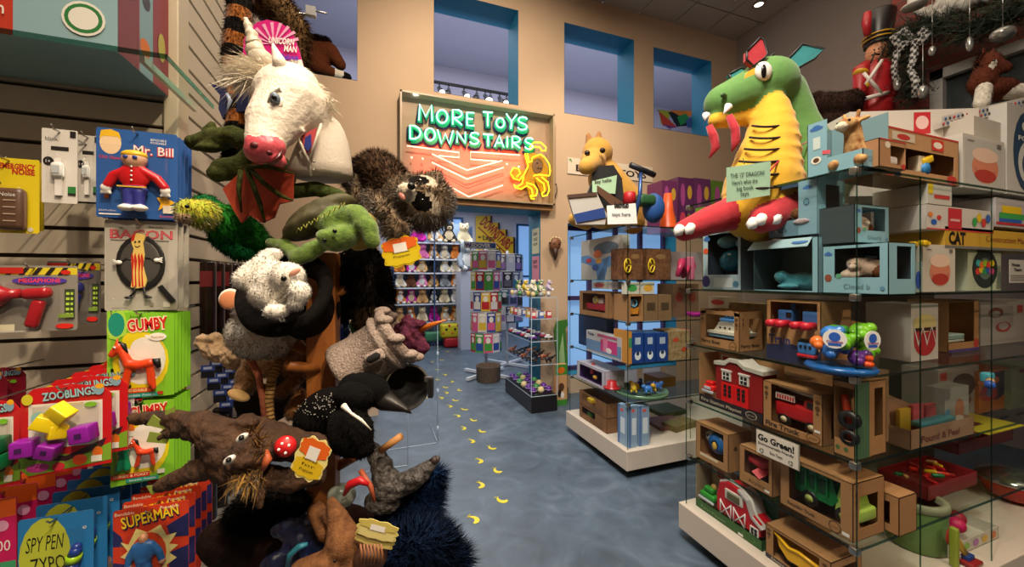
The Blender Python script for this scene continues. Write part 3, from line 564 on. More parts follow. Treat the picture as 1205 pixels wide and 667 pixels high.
# --- glass shelf with a big play set box above
t = thing('glass_wall_shelf', 'clear glass shelf on the slat wall under the large play set box', 'shelf', (-1.2, 1.32, 2.16))
MB().box(-.6, .66, .0, .33, 0, .010, GLASS).build('glass_panel', t)
MB().box(-.6, .66, -.001, .003, -.0015, .0115, GEDGE).box(.657, .661, 0, .33, -.0015, .0115, GEDGE).build('glass_edge', t)
for x in (-.2, .6): MB().box(x, x+.012, .0, .33, -.02, -.001, METAL).build('bracket', t)
t = thing('play_set_box', 'large red and pale blue play set box on the glass wall shelf', 'box', (-1.35, 1.35, 2.171))
W, H = .69, .46; mb = MB().box(0, W, 0, .28, 0, H, A('#8fb0b4', rough=.4))
mb.art(W, H, 0, [('r', '#5a4436', 0, .3, .84, 1), ('r', '#c03a24', 0, 0, .7, .2), ('p', '#c03a24', [(0, .2), (.7, .2), (.72, .26), (0, .3)]), ('e', '#c9924a', .55, .4, .07, .12), ('e', '#b03a3a', .68, .45, .12, .2), ('e', '#e0c81c', .88, .42, .06, .14), ('e', '#f0ece0', .8, .48, .07, .07), ('e', '#24304c', .96, .55, .05, .1), ('e', '#e8e4d4', .9, .16, .065, .1), ('e', '#2f7a3a', .9, .16, .057, .085), ('e', '#e8e4d4', .9, .16, .045, .065),
     ('e', '#a01c30', .3, .6, .2, .25), ('e', '#2c6a8a', .08, .8, .12, .2), ('e', '#2a3a7a', .5, .85, .12, .12), ('t', '#ece6d6', 'goes highwire across your room', .12, .11, .065, dict(w=.56, bold=.02)), ('e', '#8a3a24', .72, .6, .04, .05)])
mb.M = Matrix.Translation((W+.001, 0, 0)) @ Matrix.Rotation(R(90), 4, 'Z')
mb.art(.28, H, 0, [('r', '#7a2c3c', 0, 0, .34, 1), ('r', '#9a4a56', .34, 0, .36, 1), ('r', '#7fa6b0', .36, 0, .62, 1), ('r', '#8a2436', .62, 0, 1, 1), ('e', '#2a3040', .48, .5, .08, .06), ('e', '#d8701c', .46, .18, .1, .06), ('e', '#b8b04c', .2, .5, .08, .1), ('e', '#b8b04c', .8, .3, .08, .1)]); mb.M = None
mb.build('box_body', t)
# ================================================================ PUPPET STAND
WOOD = mat('#a8672c', rough=.45, noise=.35, scale=14, c2='#7c4419')
def F(c, c2=None, **k): return mat(c, rough=.95, noise=.3, scale=60, c2=c2, spec=.15, sheen=.3 if sum(rgb(c)) > .4 else 0, bump=.3, bscale=220, **k)
def eyes(parent, pts, r=.005, iris='#0c0a08'):
    for px, py, d in pts:
        m = MB(); p = P(px, py, d); m.ell(p, r, A(iris, rough=.08), u=12, w=8); child(m, 'eye', parent)
t = rootof('puppet_stand', 'orange wooden post stand holding up the animal puppets', 'stand', 383, 640, 1.22)
a = P(381, 330, 1.04); t.location = (a.x, a.y, 0)
m = MB(); m.box(-.036, .036, -.03, .03, .03, 1.62, WOOD); m.build('post', t, bevel=.004, rot=(0, 0, -YAW+.2))
m = MB(); m.lathe([(.24, 0), (.24, .02), (.2, .035), (.05, .04)], WOOD); m.build('base', t)
for z, an, L in ((.42, 20, .26), (.42, 200, .26), (.75, 80, .24), (.75, 250, .22), (1.02, 10, .26), (1.0, 190, .26), (1.28, 100, .2), (1.3, 235, .24), (1.5, 20, .24), (1.53, 170, .26)):
    d = Vector((math.cos(R(an)), math.sin(R(an)), .35)); MB().cyl(Vector((0, 0, z))+d*.02, Vector((0, 0, z))+d*L*.5, .014, .012, WOOD, 10).build('peg', t)
def star_tag(label, px, py, d, w, h, ang, cols, txt, nm='paper_tag'):
    k = d/FP; t = thing(nm, label, 'tag', P(px, py, d), rot=(R(0), R(ang), -YAW))
    pts = []; n = 20
    for i in range(n*2):
        a = math.pi*i/n; rr = 1+.07*math.cos(a*n/2); pts.append((w/2*k*rr*max(-1, min(1, 1.15*math.cos(a))), h/2*k*rr*max(-1, min(1, 1.15*math.sin(a)))))
    m = MB(); m.poly(pts, 0, A(cols[0], rough=.3), .0015); m.poly([(x*.9, z*.45-h*k*.22) for x, z in pts], -.001, cols[1]); m.poly([(x*.9, z*.42+h*k*.26) for x, z in pts], -.001, cols[2]); m.build('card', t)
    m = MB(); m.poly([(-.09*w*k*2, -.02*h*k), (.09*w*k*2, -.02*h*k), (.09*w*k*2, .3*h*k), (-.09*w*k*2, .3*h*k)], -.0016, WHT)
    for i, s in enumerate(txt): m.text(s, 0, (-.05-.13*i)*h*k, .07*h*k, '#3a2a10', w=.45*w*k, al='c', y=-.002)
    m.build('print', t); return t
# --- unicorn mask on a suited bust
LAT = mat('#e8dccb', rough=.55, noise=.10, scale=30, bump=.25, bscale=120); PNK = mat('#d9606a', rough=.35, noise=.25, scale=50, bump=.2, bscale=90, c2='#b84450')
t = rootof('unicorn_mask', 'white rubber unicorn mask with pink muzzle on a white suited bust', 'mask', 378, 210, 1.0)
organic('head', [E(338, 108, .95, 38, 30, 32, ang=20), *chain([(344, 118, .95, 36), (322, 145, .91, 29), (313, 165, .885, 22)]), E(358, 126, .96, 25, 29, 26), *chain([(364, 122, .97, 24), (372, 148, .99, 17)]),
    E(312, 176, .875, 23, 16, 20, ang=18, m=1), E(303, 170, .865, 13, 12, 14, m=1), E(325, 187, .88, 12, 8, 12, ang=-30, m=1), E(327, 98, .915, 14, 5, 8, ang=20), E(330, 128, .912, 12, 4, 6, ang=10), E(345, 146, .925, 18, 5, 8, ang=-35)], [LAT, PNK], vox=.0035, parent=t, smooth=3)
m = MB(); 
for px, py, rx, ry in ((300, 171, 5.5, 4.2), (317, 180, 3.5, 3)): m.ell(P(px, py, .84), (rx*.0018, .008, ry*.0018), A('#5a1a1c', rough=.5), u=14, w=8)
child(m, 'nostril', t)
m = MB(); m.tube([P(311, 192, .845), P(320, 191, .84), P(329, 184, .845), P(333, 176, .86)], [.003, .006, .006, .002], A('#4a1012', rough=.3), 8); child(m, 'mouth', t)
m = MB(); m.ell(P(324, 115, .862), (.010, .010, .013), A('#6a7a88', rough=.06), rot=(0, R(-20), 0)); m.ell(P(322.5, 115, .853), .006, A('#0b0b10', rough=.05)); child(m, 'eye', t)
m = MB(); m.tube([P(316, 120, .862), P(320, 108, .862), P(328, 103, .87), P(333, 112, .88)], [.003, .004, .005, .003], LAT, 8); m.tube([P(333, 112, .878), P(330, 124, .873), P(320, 128, .867)], [.003, .006, .003], LAT, 8); child(m, 'eyelid', t)
hp = [P(311+(289-311)*i/30, 84+(22-84)*i/30, .95) for i in range(31)]
m = MB()
pts = []; rr = []
for i in range(31):
    f = i/30; a = f*math.pi*9; off = RT*math.cos(a)*.004*(1-f)+UP*0+FW*math.sin(a)*.004*(1-f); pts.append(hp[i]+off); rr.append((.024*(1-f)+.006)*(1+.16*math.sin(f*math.pi*12)))
m.tube(pts, rr, mat('#c9bda6', rough=.5, noise=.3, scale=40, bump=.2), 12); child(m, 'horn', t)
organic('ear', [*chain([(334, 92, .92, 9), (329, 74, .90, 8), (321, 52, .90, 2)]), E(333, 84, .92, 8, 12, 6)], [LAT], vox=.003, parent=t)
HAIR = F('#f4ecdc', '#d8ccb4')
def hairs(name, parent, roots, n, L, dirv, mt, w=.0012, spread=.4, sag=-.5):
    m = MB(); i0 = m.m(mt)
    for i in range(n):
        a = random.random()*(len(roots)-1); k = int(a); f = a-k; p = roots[k].lerp(roots[k+1], f)+Vector((random.uniform(-1, 1), random.uniform(-1, 1), random.uniform(-1, 1)))*.008
        d = (dirv+Vector([random.gauss(0, spread) for _ in range(3)])).normalized(); l = L*random.uniform(.5, 1.1); s = d.cross(Vector((random.random(), random.random(), random.random()))).normalized()*w
        q = p+d*l*.5+UP*sag*l*.1; e = p+d*l+UP*sag*l*.5; k0 = len(m.v)
        m.v += [tuple(p-s), tuple(p+s), tuple(q+s), tuple(q-s), tuple(e)]; m.f += [(k0, k0+1, k0+2, k0+3), (k0+3, k0+2, k0+4)]; m.mi += [i0]*2; m.sm += [False]*2
    return child(m, name, parent)
hairs('mane', t, [P(312, 78, .93), P(300, 86, .93), P(298, 92, .92), P(318, 84, .93)], 900, .085, -RT+UP*.25, HAIR, spread=.35, sag=-.6)
hairs('forelock', t, [P(318, 84, .92), P(330, 90, .91), P(338, 96, .91)], 260, .05, -UP*.8-RT*.1-FW*.2, HAIR, spread=.25, sag=-.2)
hairs('neck_hair', t, [P(338, 82, .95), P(355, 92, .95), P(372, 110, .97), P(382, 128, .98)], 700, .05, RT*.5+UP*.15-FW*.1, HAIR, spread=.4, sag=-1.2)
JK = mat('#bfb5a6', rough=.7, bump=.15, bscale=160, noise=.04)
m = MB(); sc_ = [(387, 138, 6, 7), (386, 144, 13, 13), (384, 153, 20, 19), (382, 165, 26, 24), (380, 180, 31, 27), (378, 196, 35, 29), (378, 206, 36, 29), (379, 210, 31, 25)]; k_ = 1.02/FP
vs = [P(x, y, 1.02)+RT*(a*k_*math.cos(j*math.pi/14))+FW*(b*k_*math.sin(j*math.pi/14)) for x, y, a, b in sc_ for j in range(28)]
m.add(vs, [(i*28+j, i*28+(j+1) % 28, (i+1)*28+(j+1) % 28, (i+1)*28+j)[::-1] for i in range(7) for j in range(28)]+[tuple(range(28)), tuple(range(223, 195, -1))], JK, True); child(m, 'jacket', t)
def campoly(m, pts, d, mt, th=.004):   # a slab facing the shop floor, corners in pixels at depth d (or a depth per corner)
    vs = [P(p[0], p[1], p[2] if len(p) > 2 else d) for p in pts]; n = len(vs); b = [v+FW*th for v in vs]
    m.add(vs+b, [tuple(range(n)), tuple(range(2*n-1, n-1, -1))]+[(i, (i+1) % n, (i+1) % n+n, i+n)[::-1] for i in range(n)], mt); return m
m = campoly(MB(), [(354, 160), (372, 150), (368, 176), (360, 180)], .935, A('#b5444a', rough=.6)); child(m, 'shirt', t)
m = campoly(MB(), [(359, 162), (365, 158), (366, 172), (362, 178), (358, 172)], .925, A('#26337e', rough=.5)); child(m, 'tie', t)
for q_ in ([(350, 160, .935), (358, 178, .928), (364, 190, .945), (366, 207, .95)], [(378, 146, .94), (372, 164, .928), (365, 186, .928)]): m = MB(); m.tube([P(*z_) for z_ in q_], .0035, JK, 6); child(m, 'lapel', t)
m = MB()
for p in ((369, 190), (369, 200)): m.ell(P(p[0], p[1], .935), (.003, .002, .003), METAL, u=8, w=6)
child(m, 'jacket_button', t)
# unicorn header card
t = rootof('unicorn_card', 'pink rayed header card behind the unicorn horn', 'card', 322, 78, 1.02)
m = campoly(MB(), [(287, 46), (292, 34), (303, 26), (314, 23), (328, 26), (340, 33), (346, 42), (352, 60), (357, 78), (300, 78), (285, 76)], 1.02, A('#c81e78', rough=.4), .003)
for i in range(9):
    a = R(10+i*20); a2 = a+R(8); c0 = (322, 52); campoly(m, [c0, (c0[0]+30*math.cos(a), c0[1]-26*math.sin(a)), (c0[0]+30*math.cos(a2), c0[1]-26*math.sin(a2))], 1.0185, A('#e0a0c0', rough=.4), .0005)
campoly(m, [(330, 72), (355, 70), (357, 78), (330, 79)], 1.018, WHT, .0005); campoly(m, [(290, 62), (300, 60), (302, 70), (293, 72)], 1.018, A('#3fb0c8'), .0005); child(m, 'card', t)
def camtext(parent, name, s, px, py, d, h, mt, w=None, ang=0, bold=.02):
    m = MB(); k = d/FP; m.text(s, 0, 0, h*k, mt, w=w*k if w else None, rot=R(ang), bold=bold); o = P(px, py, d); M3 = Matrix((RT, FW, UP)).transposed(); m.v = [tuple(o+M3@Vector(v)) for v in m.v]
    return child(m, name, parent) if parent else m
camtext(t, 'lettering', 'UNICORN', 316, 50, 1.016, 7, WHT, w=30, ang=-6, bold=.03); camtext(t, 'lettering', 'MAN', 334, 60, 1.016, 7, WHT, w=15, ang=-6, bold=.03)
camtext(t, 'lettering', 'Deluxe', 329, 69, 1.0155, 6, A('#5a3ab0'), w=22, ang=-4, bold=.04); camtext(t, 'lettering', 'COVER', 336, 77, 1.0155, 4, BLK, w=14, bold=.03)
# --- raccoon puppet
RF = F('#9a8468', '#4f3d2c'); RD = F('#5c4532', '#33251a'); RW = F('#d9cdb8', '#b8a88e'); RB = F('#17120f', '#070606')
t = organic('raccoon_puppet', [*chain([(418, 208, 1.15, 16), (445, 200, 1.12, 22), (462, 225, 1.08, 26)], 1), *chain([(462, 225, 1.08, 24), (478, 235, 1.05, 24)], 0), E(500, 238, 1.04, 33, 32, 28, m=0), E(480, 226, .985, 13, 11, 16, m=2), *chain([(440, 232, 1.05, 11), (452, 248, 1.0, 10), (464, 258, .99, 9), (456, 268, .99, 8)], 0),
    E(466, 270, .99, 17, 14, 10, m=0), E(514, 262, 1.04, 10, 7, 7, m=0), E(512, 207, 1.05, 9, 7, 6, m=0), *chain([(425, 215, 1.1, 10), (420, 232, 1.08, 10)], 0),
    E(502, 212, 1.0, 15, 6, 30, ang=-30, m=2, fl=1), E(510, 240, 1.0, 7, 15, 30, ang=25, m=2, fl=1), E(491, 211, .99, 14, 7, 30, ang=-15, m=3, fl=1), E(496, 238, .99, 14, 10, 30, ang=-35, m=3, fl=1), E(479, 226, .97, 11, 12, 24, ang=20, m=2, fl=1), E(500, 224, .99, 14, 3.5, 30, ang=-5, m=0, fl=1)],
    [RF, RD, RW, RB], vox=.006, fur=(16000, .02, .0012, (0, 0, -.25), None), short=(2, 3), label='grey brown raccoon puppet lying sideways with black eye mask', cat='puppet')
m = MB(); m.ell(P(484, 219, .945), (.010, .010, .009), A('#0a0808', rough=.25)); child(m, 'nose', t)
m = MB(); m.ell(P(473, 231, .957), (.012, .005, .007), A('#c07a70', rough=.5), rot=(0, R(55), -YAW)); child(m, 'mouth', t)
eyes(t, [(494, 213, .97), (497, 236, .965)], .006)
star_tag('orange and yellow starburst tag hanging under the raccoon puppet', 472, 296, .97, 44, 34, -12, ('#d8b61c', '#d9c01c', '#e0641c'), ['Raccoon', 'Puppet'])
# --- striped tail and dark puppet under it
organic('striped_tail', [*chain([(425, 300, 1.12, 18), (432, 320, 1.1, 24)], 0), *chain([(434, 322, 1.1, 24), (436, 336, 1.1, 25)], 1), *chain([(437, 340, 1.1, 25), (438, 352, 1.1, 25)], 0), *chain([(438, 358, 1.1, 24), (438, 368, 1.1, 22)], 2), *chain([(438, 374, 1.1, 21), (436, 386, 1.1, 12)], 0)],
    [RB, F('#2c231d', '#14100d'), F('#5c4a38', '#33281d')], vox=.007, fur=(6000, .02, .0012, (0, 0, -.5), None), label='black and brown ringed bushy tail puppet below the raccoon', cat='puppet')
t = organic('bat_puppet', [E(404, 335, 1.14, 20, 34, 12), *chain([(395, 312, 1.12, 10), (402, 298, 1.12, 3)]), *chain([(412, 312, 1.1, 10), (424, 330, 1.1, 9), (425, 343, 1.1, 5)], 1), E(398, 365, 1.14, 18, 18, 12)], [F('#181514', '#0a0909'), F('#3c4a2a', '#1c2414')], vox=.006, label='black pointed puppet hanging behind the black top hat', cat='puppet')
# --- turtle puppet
TG = F('#6f8a3c', '#4a6428'); TS = mat('#4f4a2c', rough=.7, noise=.3, scale=30, bump=.3, c2='#38331c'); TY = F('#b8a04c', '#8a742c')
t = organic('turtle_puppet', [E(400, 280, .93, 22, 15, 22, m=0, ang=20), E(392, 262, .95, 18, 20, 16, m=0, ang=-20), *chain([(402, 255, .95, 13), (420, 253, .94, 13), (434, 268, .92, 11), (438, 283, .92, 10)], 0), *chain([(375, 290, .93, 10), (362, 297, .93, 11), (350, 303, .93, 10)], 0), *chain([(350, 300, .94, 10), (335, 290, .95, 8), (318, 285, .97, 6)], 0),
    E(378, 252, .99, 44, 14, 30, ang=28, m=1), E(372, 262, .985, 40, 12, 34, ang=30, m=1), E(425, 272, .99, 20, 24, 12, ang=-30, m=2), E(385, 278, .9, 12, 9, 14, m=0), E(420, 262, .925, 3, 12, 8, ang=-20, m=0)],
    [TG, TS, TY], vox=.005, disp=(.006, .03), label='green turtle puppet with brown stitched shell beside the wooden post', cat='puppet')
m = MB()
for i in range(9):
    px, py = 351+i*6.3, 271-i*3.6; m.tube([P(px-2, py+3, .915), P(px, py-3, .912), P(px+3, py+1, .912), P(px+4, py-4, .912)], .0012, A('#8f8c3a', rough=.8), 5)
child(m, 'shell_stitching', t)
eyes(t, [(394, 272, .875), (382, 283, .87)], .005)
organic('green_tail', [*chain([(345, 225, 1.02, 9), (372, 222, 1.01, 9), (398, 230, 1.0, 8), (412, 233, 1.0, 3)])], [F('#4c5a2c', '#333c1c')], vox=.005, label='long dark green lizard tail below the white suit jacket', cat='puppet')
# --- rabbit in top hat
WF = F('#e9e4d8', '#d8d0c2')
t = organic('rabbit_puppet', [E(328, 335, .84, 30, 26, 26), E(338, 326, .82, 20, 18, 20), E(318, 345, .83, 24, 20, 22), *chain([(322, 318, .84, 12), (310, 308, .83, 10), (296, 320, .82, 12), (286, 329, .81, 12)]), E(317, 301, .84, 16, 9, 8, ang=15), E(352, 344, .79, 13, 14, 12), E(325, 366, .79, 15, 9, 12), E(348, 356, .79, 10, 10, 10)],
    [WF, F('#e6b49c')], vox=.005, fur=(7000, .006, .0012, (0, 0, -.2), None), label='white fluffy rabbit puppet popping out of the black top hat', cat='puppet')
eyes(t, [(334, 328, .775)], .006)
m = MB(); m.ell(P(347, 320, .79), (.014, .004, .006), A('#d89a80', rough=.8), rot=(0, R(-30), -YAW)); child(m, 'inner_ear', t)
t = rootof('top_hat', 'black velvet top hat held around the white rabbit puppet', 'hat', 340, 388, .93)
HB = F('#16110e', '#0a0807'); 
hc = P(337, 345, .93)
axis = (UP*.42+RT*.02-FW*.9).normalized(); hm = axis.to_track_quat('Z', 'Y').to_matrix()
m = MB(); m.lathe([(.001, -.15), (.070, -.15), (.078, -.14), (.08, -.05), (.092, -.02), (.108, -.005), (.113, .008), (.108, .02), (.095, .022), (.08, .01), (.07, -.01), (.066, -.12), (.001, -.125)], HB, hc, axis=hm, seg=40); child(m, 'brim_and_crown', t)
# --- parrot puppet and red winged dragon
t = organic('parrot_puppet', [*chain([(222, 248, .98, 14), (240, 252, 1.0, 17)], 1), *chain([(254, 256, 1.04, 18), (268, 263, 1.06, 22), (290, 275, 1.1, 19), (312, 288, 1.1, 10)], 0), *chain([(262, 278, 1.08, 14), (282, 294, 1.08, 12), (300, 300, 1.08, 6)], 2), E(240, 236, 1.03, 14, 7, 10, m=2), E(217, 255, .965, 9, 6, 9, m=3)],
    [F('#2c8a2c', '#1c6a1c'), F('#c9b83a', '#8fa82c'), F('#0f6a34', '#0a4a24'), F('#d8b48c')], vox=.006, fur=(6000, .012, .0014, (.3, 0, -.5), None), label='green parrot puppet with yellow face near the slat wall', cat='puppet')
eyes(t, [(220, 243, .945)], .005)
DK = F('#474c22', '#2c3014'); RWG = mat('#a83a1e', rough=.75, noise=.12, scale=20)
t = organic('dragon_puppet', [*chain([(228, 168, 1.12, 9), (250, 166, 1.1, 13), (275, 160, 1.08, 12), (298, 170, 1.06, 11)]), *chain([(262, 200, 1.05, 13), (285, 196, 1.05, 13), (300, 182, 1.05, 12), (318, 190, 1.05, 10)]), E(258, 204, 1.04, 14, 10, 10), E(246, 174, 1.08, 18, 5, 9), E(250, 150, 1.1, 5, 8, 5), E(242, 154, 1.1, 4, 6, 5), E(330, 205, 1.07, 18, 20, 16)], [DK], vox=.005, disp=(.006, .02), label='dark green dragon puppet with wide orange red wings', cat='puppet')
def wing(pts, ribs, dep=.97, mt=RWG, rm=DK, par=None, nm='wing'):
    vs = [P(*p) for p in pts]; c = sum(vs, Vector())/len(vs)+FW*.02; n = len(vs); m = MB(); B = [v+FW*.006 for v in vs]
    m.add([c]+vs, [(0, i+1, (i+1) % n+1) for i in range(n)], mt, True); m.add([c+FW*.006]+B, [(0, (i+1) % n+1, i+1) for i in range(n)], mt, True)
    m.add(vs+B, [(i, i+n, (i+1) % n+n, (i+1) % n) for i in range(n)], mt); child(m, nm, par)
    for r in ribs: m = MB(); m.tube([P(*q) for q in r], [.006]*(len(r)-1)+[.002], rm, 8); child(m, 'wing_rib', par)
wing([(262, 222, 1.0), (285, 200, .98), (300, 190, .97), (330, 196, .96), (345, 204, .96), (344, 236, .97), (328, 240, .98), (322, 256, .98), (308, 262, .98), (292, 252, .99), (284, 262, 1.0), (274, 246, 1.0)],
     [[(292, 196, .955), (310, 215, .95), (330, 230, .955), (345, 236, .965)], [(290, 198, .96), (298, 218, .955), (306, 240, .96), (312, 262, .975)], [(283, 200, .97), (281, 222, .97), (284, 250, .985)], [(292, 196, .95), (315, 196, .945), (345, 204, .955)]], par=t)
# --- white mouse, sheep, tan puppets, snake tail
t = organic('mouse_puppet', [E(302, 392, 1.0, 34, 30, 24), E(300, 365, .99, 22, 22, 20), E(318, 405, 1.02, 24, 16, 18), E(336, 395, 1.04, 16, 12, 12)], [WF], vox=.006, fur=(8000, .009, .001, (0, 0, -.3), None), label='white mouse puppet with a pink ear below the top hat', cat='puppet')
m = MB(); m.ell(P(271, 352, .97), (.030, .010, .027), WF, rot=(0, R(-12), -YAW)); m.ell(P(270, 353, .958), (.026, .006, .023), A('#d98a5c', rough=.7), rot=(0, R(-12), -YAW)); child(m, 'ear', t)
m = MB(); m.tube([P(292, 418, 1.0), P(304, 440, .98), P(309, 470, .97), P(312, 505, .97)], [.009, .008, .007, .006], mat('#a85c40', rough=.7, bump=.4, bscale=120), 10); child(m, 'tail', t)
organic('sheep_puppet', [E(262, 410, 1.12, 24, 16, 16), E(280, 418, 1.12, 18, 16, 16), E(240, 402, 1.1, 9, 9, 8), E(252, 398, 1.1, 8, 7, 8), E(272, 402, 1.12, 10, 8, 9)], [F('#c8ac88', '#9a7c58')], vox=.005, disp=(.02, .012), label='curly beige sheep puppet beside the white mouse', cat='puppet')
t = organic('duck_puppet', [E(292, 445, 1.1, 14, 20, 12), E(284, 458, 1.08, 10, 8, 10), E(316, 430, 1.1, 16, 14, 12), E(302, 425, 1.1, 18, 12, 12)], [F('#bf9468', '#8a6238')], vox=.005, fur=(3000, .008, .001, (0, 0, -.4), None), label='tan downy duckling puppet hanging below the sheep', cat='puppet')
m = MB(); m.ell(P(281, 465, 1.04), (.030, .02, .012), A('#d9b070', rough=.6), rot=(0, R(25), -YAW)); child(m, 'beak', t)
sn = [P(*q) for q in ((330, 425, 1.02), (320, 445, .99), (316, 470, .98), (318, 495, .98), (326, 510, .98))]
t = rootof('snake_puppet', 'banded tan snake tail hanging beside the pink mouse tail', 'puppet', 326, 512, .98)
m = MB(); m.tube(sn, [.010, .011, .011, .010, .008], mat('#b08a4c', rough=.7), 12); child(m, 'body', t)
m = MB()
for i in range(22):
    f = i/21*3.99; k = int(f); p = sn[k].lerp(sn[k+1], f-k); q = sn[k].lerp(sn[k+1], min(1, f-k+.06)); m.cyl(p, q, .0118, .0118, A('#6a4a24', rough=.8), 12)
child(m, 'band', t)
organic('monkey_puppet', [E(350, 428, 1.12, 20, 22, 14), *chain([(338, 408, 1.1, 12), (352, 400, 1.1, 14), (362, 420, 1.1, 14)]), *chain([(345, 450, 1.1, 9), (330, 462, 1.08, 8)]), E(352, 470, 1.12, 10, 14, 10), E(344, 484, 1.1, 9, 11, 8)], [F('#99693a', '#6a4220')], vox=.006, fur=(5000, .009, .001, (0, 0, -.4), None), label='tan brown limp monkey puppet against the wooden post', cat='puppet')
organic('orange_puppet', [*chain([(330, 392, 1.08, 8), (345, 402, 1.06, 9), (358, 412, 1.05, 6)])], [F('#a0622c', '#7c4018')], vox=.005, label='orange fabric puppet arm under the black hat', cat='puppet')
organic('grey_puppet', [E(350, 445, 1.24, 26, 40, 14), E(335, 400, 1.24, 30, 26, 14), E(310, 475, 1.25, 34, 24, 14)], [F('#2b2119', '#16100c')], vox=.008, label='dark brown puppet hanging deepest in the stand behind the mouse', cat='puppet')
# --- wizened tree puppet
BK1 = mat('#4c3018', rough=.85, noise=.45, scale=22, bump=.9, bscale=55, c2='#2a180b'); LEAF = mat('#8a9a3c', rough=.7, noise=.2, scale=20)
t = organic('tree_puppet', [*chain([(160, 492, .88, 7), (200, 492, .85, 10), (240, 500, .82, 15), (262, 515, .8, 22)]), *chain([(193, 512, .84, 6), (215, 505, .83, 10), (245, 508, .82, 14)]), *chain([(190, 570, .84, 8), (220, 558, .83, 11), (250, 548, .81, 14)]), E(272, 528, .8, 32, 27, 24), E(295, 535, .78, 24, 24, 26), *chain([(268, 548, .8, 20), (290, 550, .78, 18)]),
    *chain([(290, 508, .82, 20), (330, 520, .84, 20), (375, 530, .86, 16)]), *chain([(305, 560, .82, 14), (340, 565, .83, 14), (372, 560, .85, 12)]), *chain([(296, 560, .8, 10), (304, 580, .79, 7), (306, 595, .78, 4)]), E(292, 541, .755, 9, 8, 14), E(290, 522, .765, 14, 4, 8, ang=30), E(284, 548, .76, 10, 4, 8, ang=10), E(312, 530, .775, 8, 16, 12, ang=10), *chain([(240, 520, .8, 8), (262, 498, .8, 6), (300, 496, .8, 5)])],
    [BK1], vox=.0045, disp=(.014, .025), label='brown wrinkled tree puppet with branch arms and wispy beard', cat='puppet')
for px, py in ((285, 515), (270, 541)):
    m = MB(); m.ell(P(px, py, .705), (.013, .008, .007), A('#d9d4cc', rough=.1), rot=(0, R(-35), -YAW)); m.ell(P(px-1, py, .695), .0048, BLK, u=10, w=6); child(m, 'eye', t)
m = MB(); m.tube([P(313, 530, .72), P(315, 540, .71), P(309, 553, .712)], [.004, .008, .004], A('#b0542c', rough=.6), 8); child(m, 'mouth', t)
hairs('beard', t, [P(272, 556, .75), P(290, 560, .74), P(306, 557, .74)], 160, .05, -UP+RT*.0, F('#a8803c', '#7c5a24'), w=.0014, spread=.5, sag=-.2)
hairs('eyebrow', t, [P(296, 505, .72), P(302, 520, .71), P(306, 535, .71)], 90, .03, RT*.3+UP*.2-FW*.3, F('#6a4a24', '#4a3014'), w=.0012, spread=.7, sag=0)
for pts in ([(172, 500), (180, 488), (196, 500), (206, 508)], [(200, 512), (176, 508), (172, 520), (196, 522)], [(190, 570), (172, 572), (178, 582), (194, 576)], [(206, 478), (194, 484), (196, 503), (203, 505)]):
    m = campoly(MB(), [(x, y, .83) for x, y in pts], .83, LEAF, .002); child(m, 'leaf', t)
t = rootof('mushroom_toy', 'red cloth mushroom cap with white dots on the tree puppet', 'toy', 336, 536, .79)
m = MB(); m.ell(P(336, 525, .79), (.0215, .018, .0215), A('#c81a1e', rough=.5), rot=(0, R(20), -YAW), u=24, w=14); child(m, 'cap', t)
for px, py in ((332, 522), (340, 524), (336, 533), (328, 529), (338, 516)):
    m = MB(); m.ell(P(px, py, .76), (.003, .003, .003), WHT, u=10, w=6); child(m, 'dot', t)
star_tag('orange and yellow scalloped tag beside the red mushroom cap', 366, 540, .745, 38, 50, 22, ('#e6d98c', '#d8b61c', '#e0641c'), ['retired', 'for', 'Puppet'])
# --- black speckled bird, crow, stone tower with purple dragon, black pot
SPK = F('#0a0908', '#050404')
t = organic('speckled_bird_puppet', [E(388, 478, .93, 36, 22, 24, ang=15), E(372, 492, .92, 26, 20, 20), E(412, 508, .88, 28, 30, 18), E(420, 465, .9, 26, 18, 20), E(425, 525, .88, 16, 14, 12)], [SPK], vox=.006, fur=(4000, .007, .0014, (.2, 0, -.8), None), label='black speckled bird puppet in front of the post', cat='puppet')
m = MB(); mm = A('#a8a49c')
for k in range(150):
    a, r_ = random.random()*6.28, random.random()**.5; q = P(382+38*r_*math.cos(a), 481+22*r_*math.sin(a)-8*r_*math.cos(a), .935-.052*(1-r_*r_)**.5-.006); m.ell(q, .0013, mm, u=5, w=4)
child(m, 'speckles', t)['kind'] = 'stuff'
m = MB(); m.tube([P(404, 477, .83), P(413, 486, .82), P(425, 494, .82), P(437, 506, .825)], [.007, .003, .0035, .001], A('#e6e0d0', rough=.5), 8); child(m, 'feather', t)
t = organic('crow_puppet', [E(432, 458, .92, 27, 20, 20, ang=-12), E(415, 455, .93, 16, 16, 16), *chain([(452, 470, .92, 13), (478, 482, .91, 4), (484, 486, .91, 2)], 1)], [F('#070606', '#030303'), A('#14100e', rough=.4)], vox=.005, label='black crow puppet with a pointed beak below the stone tower', cat='puppet')
TOW = mat('#a8988c', rough=.95, noise=.35, scale=150, c2='#7c6a60', bump=.5, bscale=200)
t = rootof('tower_puppet', 'speckled grey castle tower puppet tilted to the right', 'puppet', 420, 440, 1.0)
bc = P(413, 433, 1.0); tc = P(466, 396, 1.02); ax = (tc-bc).normalized(); am = ax.to_track_quat('Z', 'Y').to_matrix(); L = (tc-bc).length
m = MB(); m.lathe([(.074, -.02), (.078, -.01), (.077, 0), (.072, .03), (.070, L*.7), (.078, L*.74), (.082, L*.8), (.076, L*.86), (.074, L*.9), (.082, L*.94), (.086, L*1.0), (.082, L*1.12), (.070, L*1.12), (.066, L*.9)], TOW, bc, axis=am, seg=40); child(m, 'tower_wall', t)
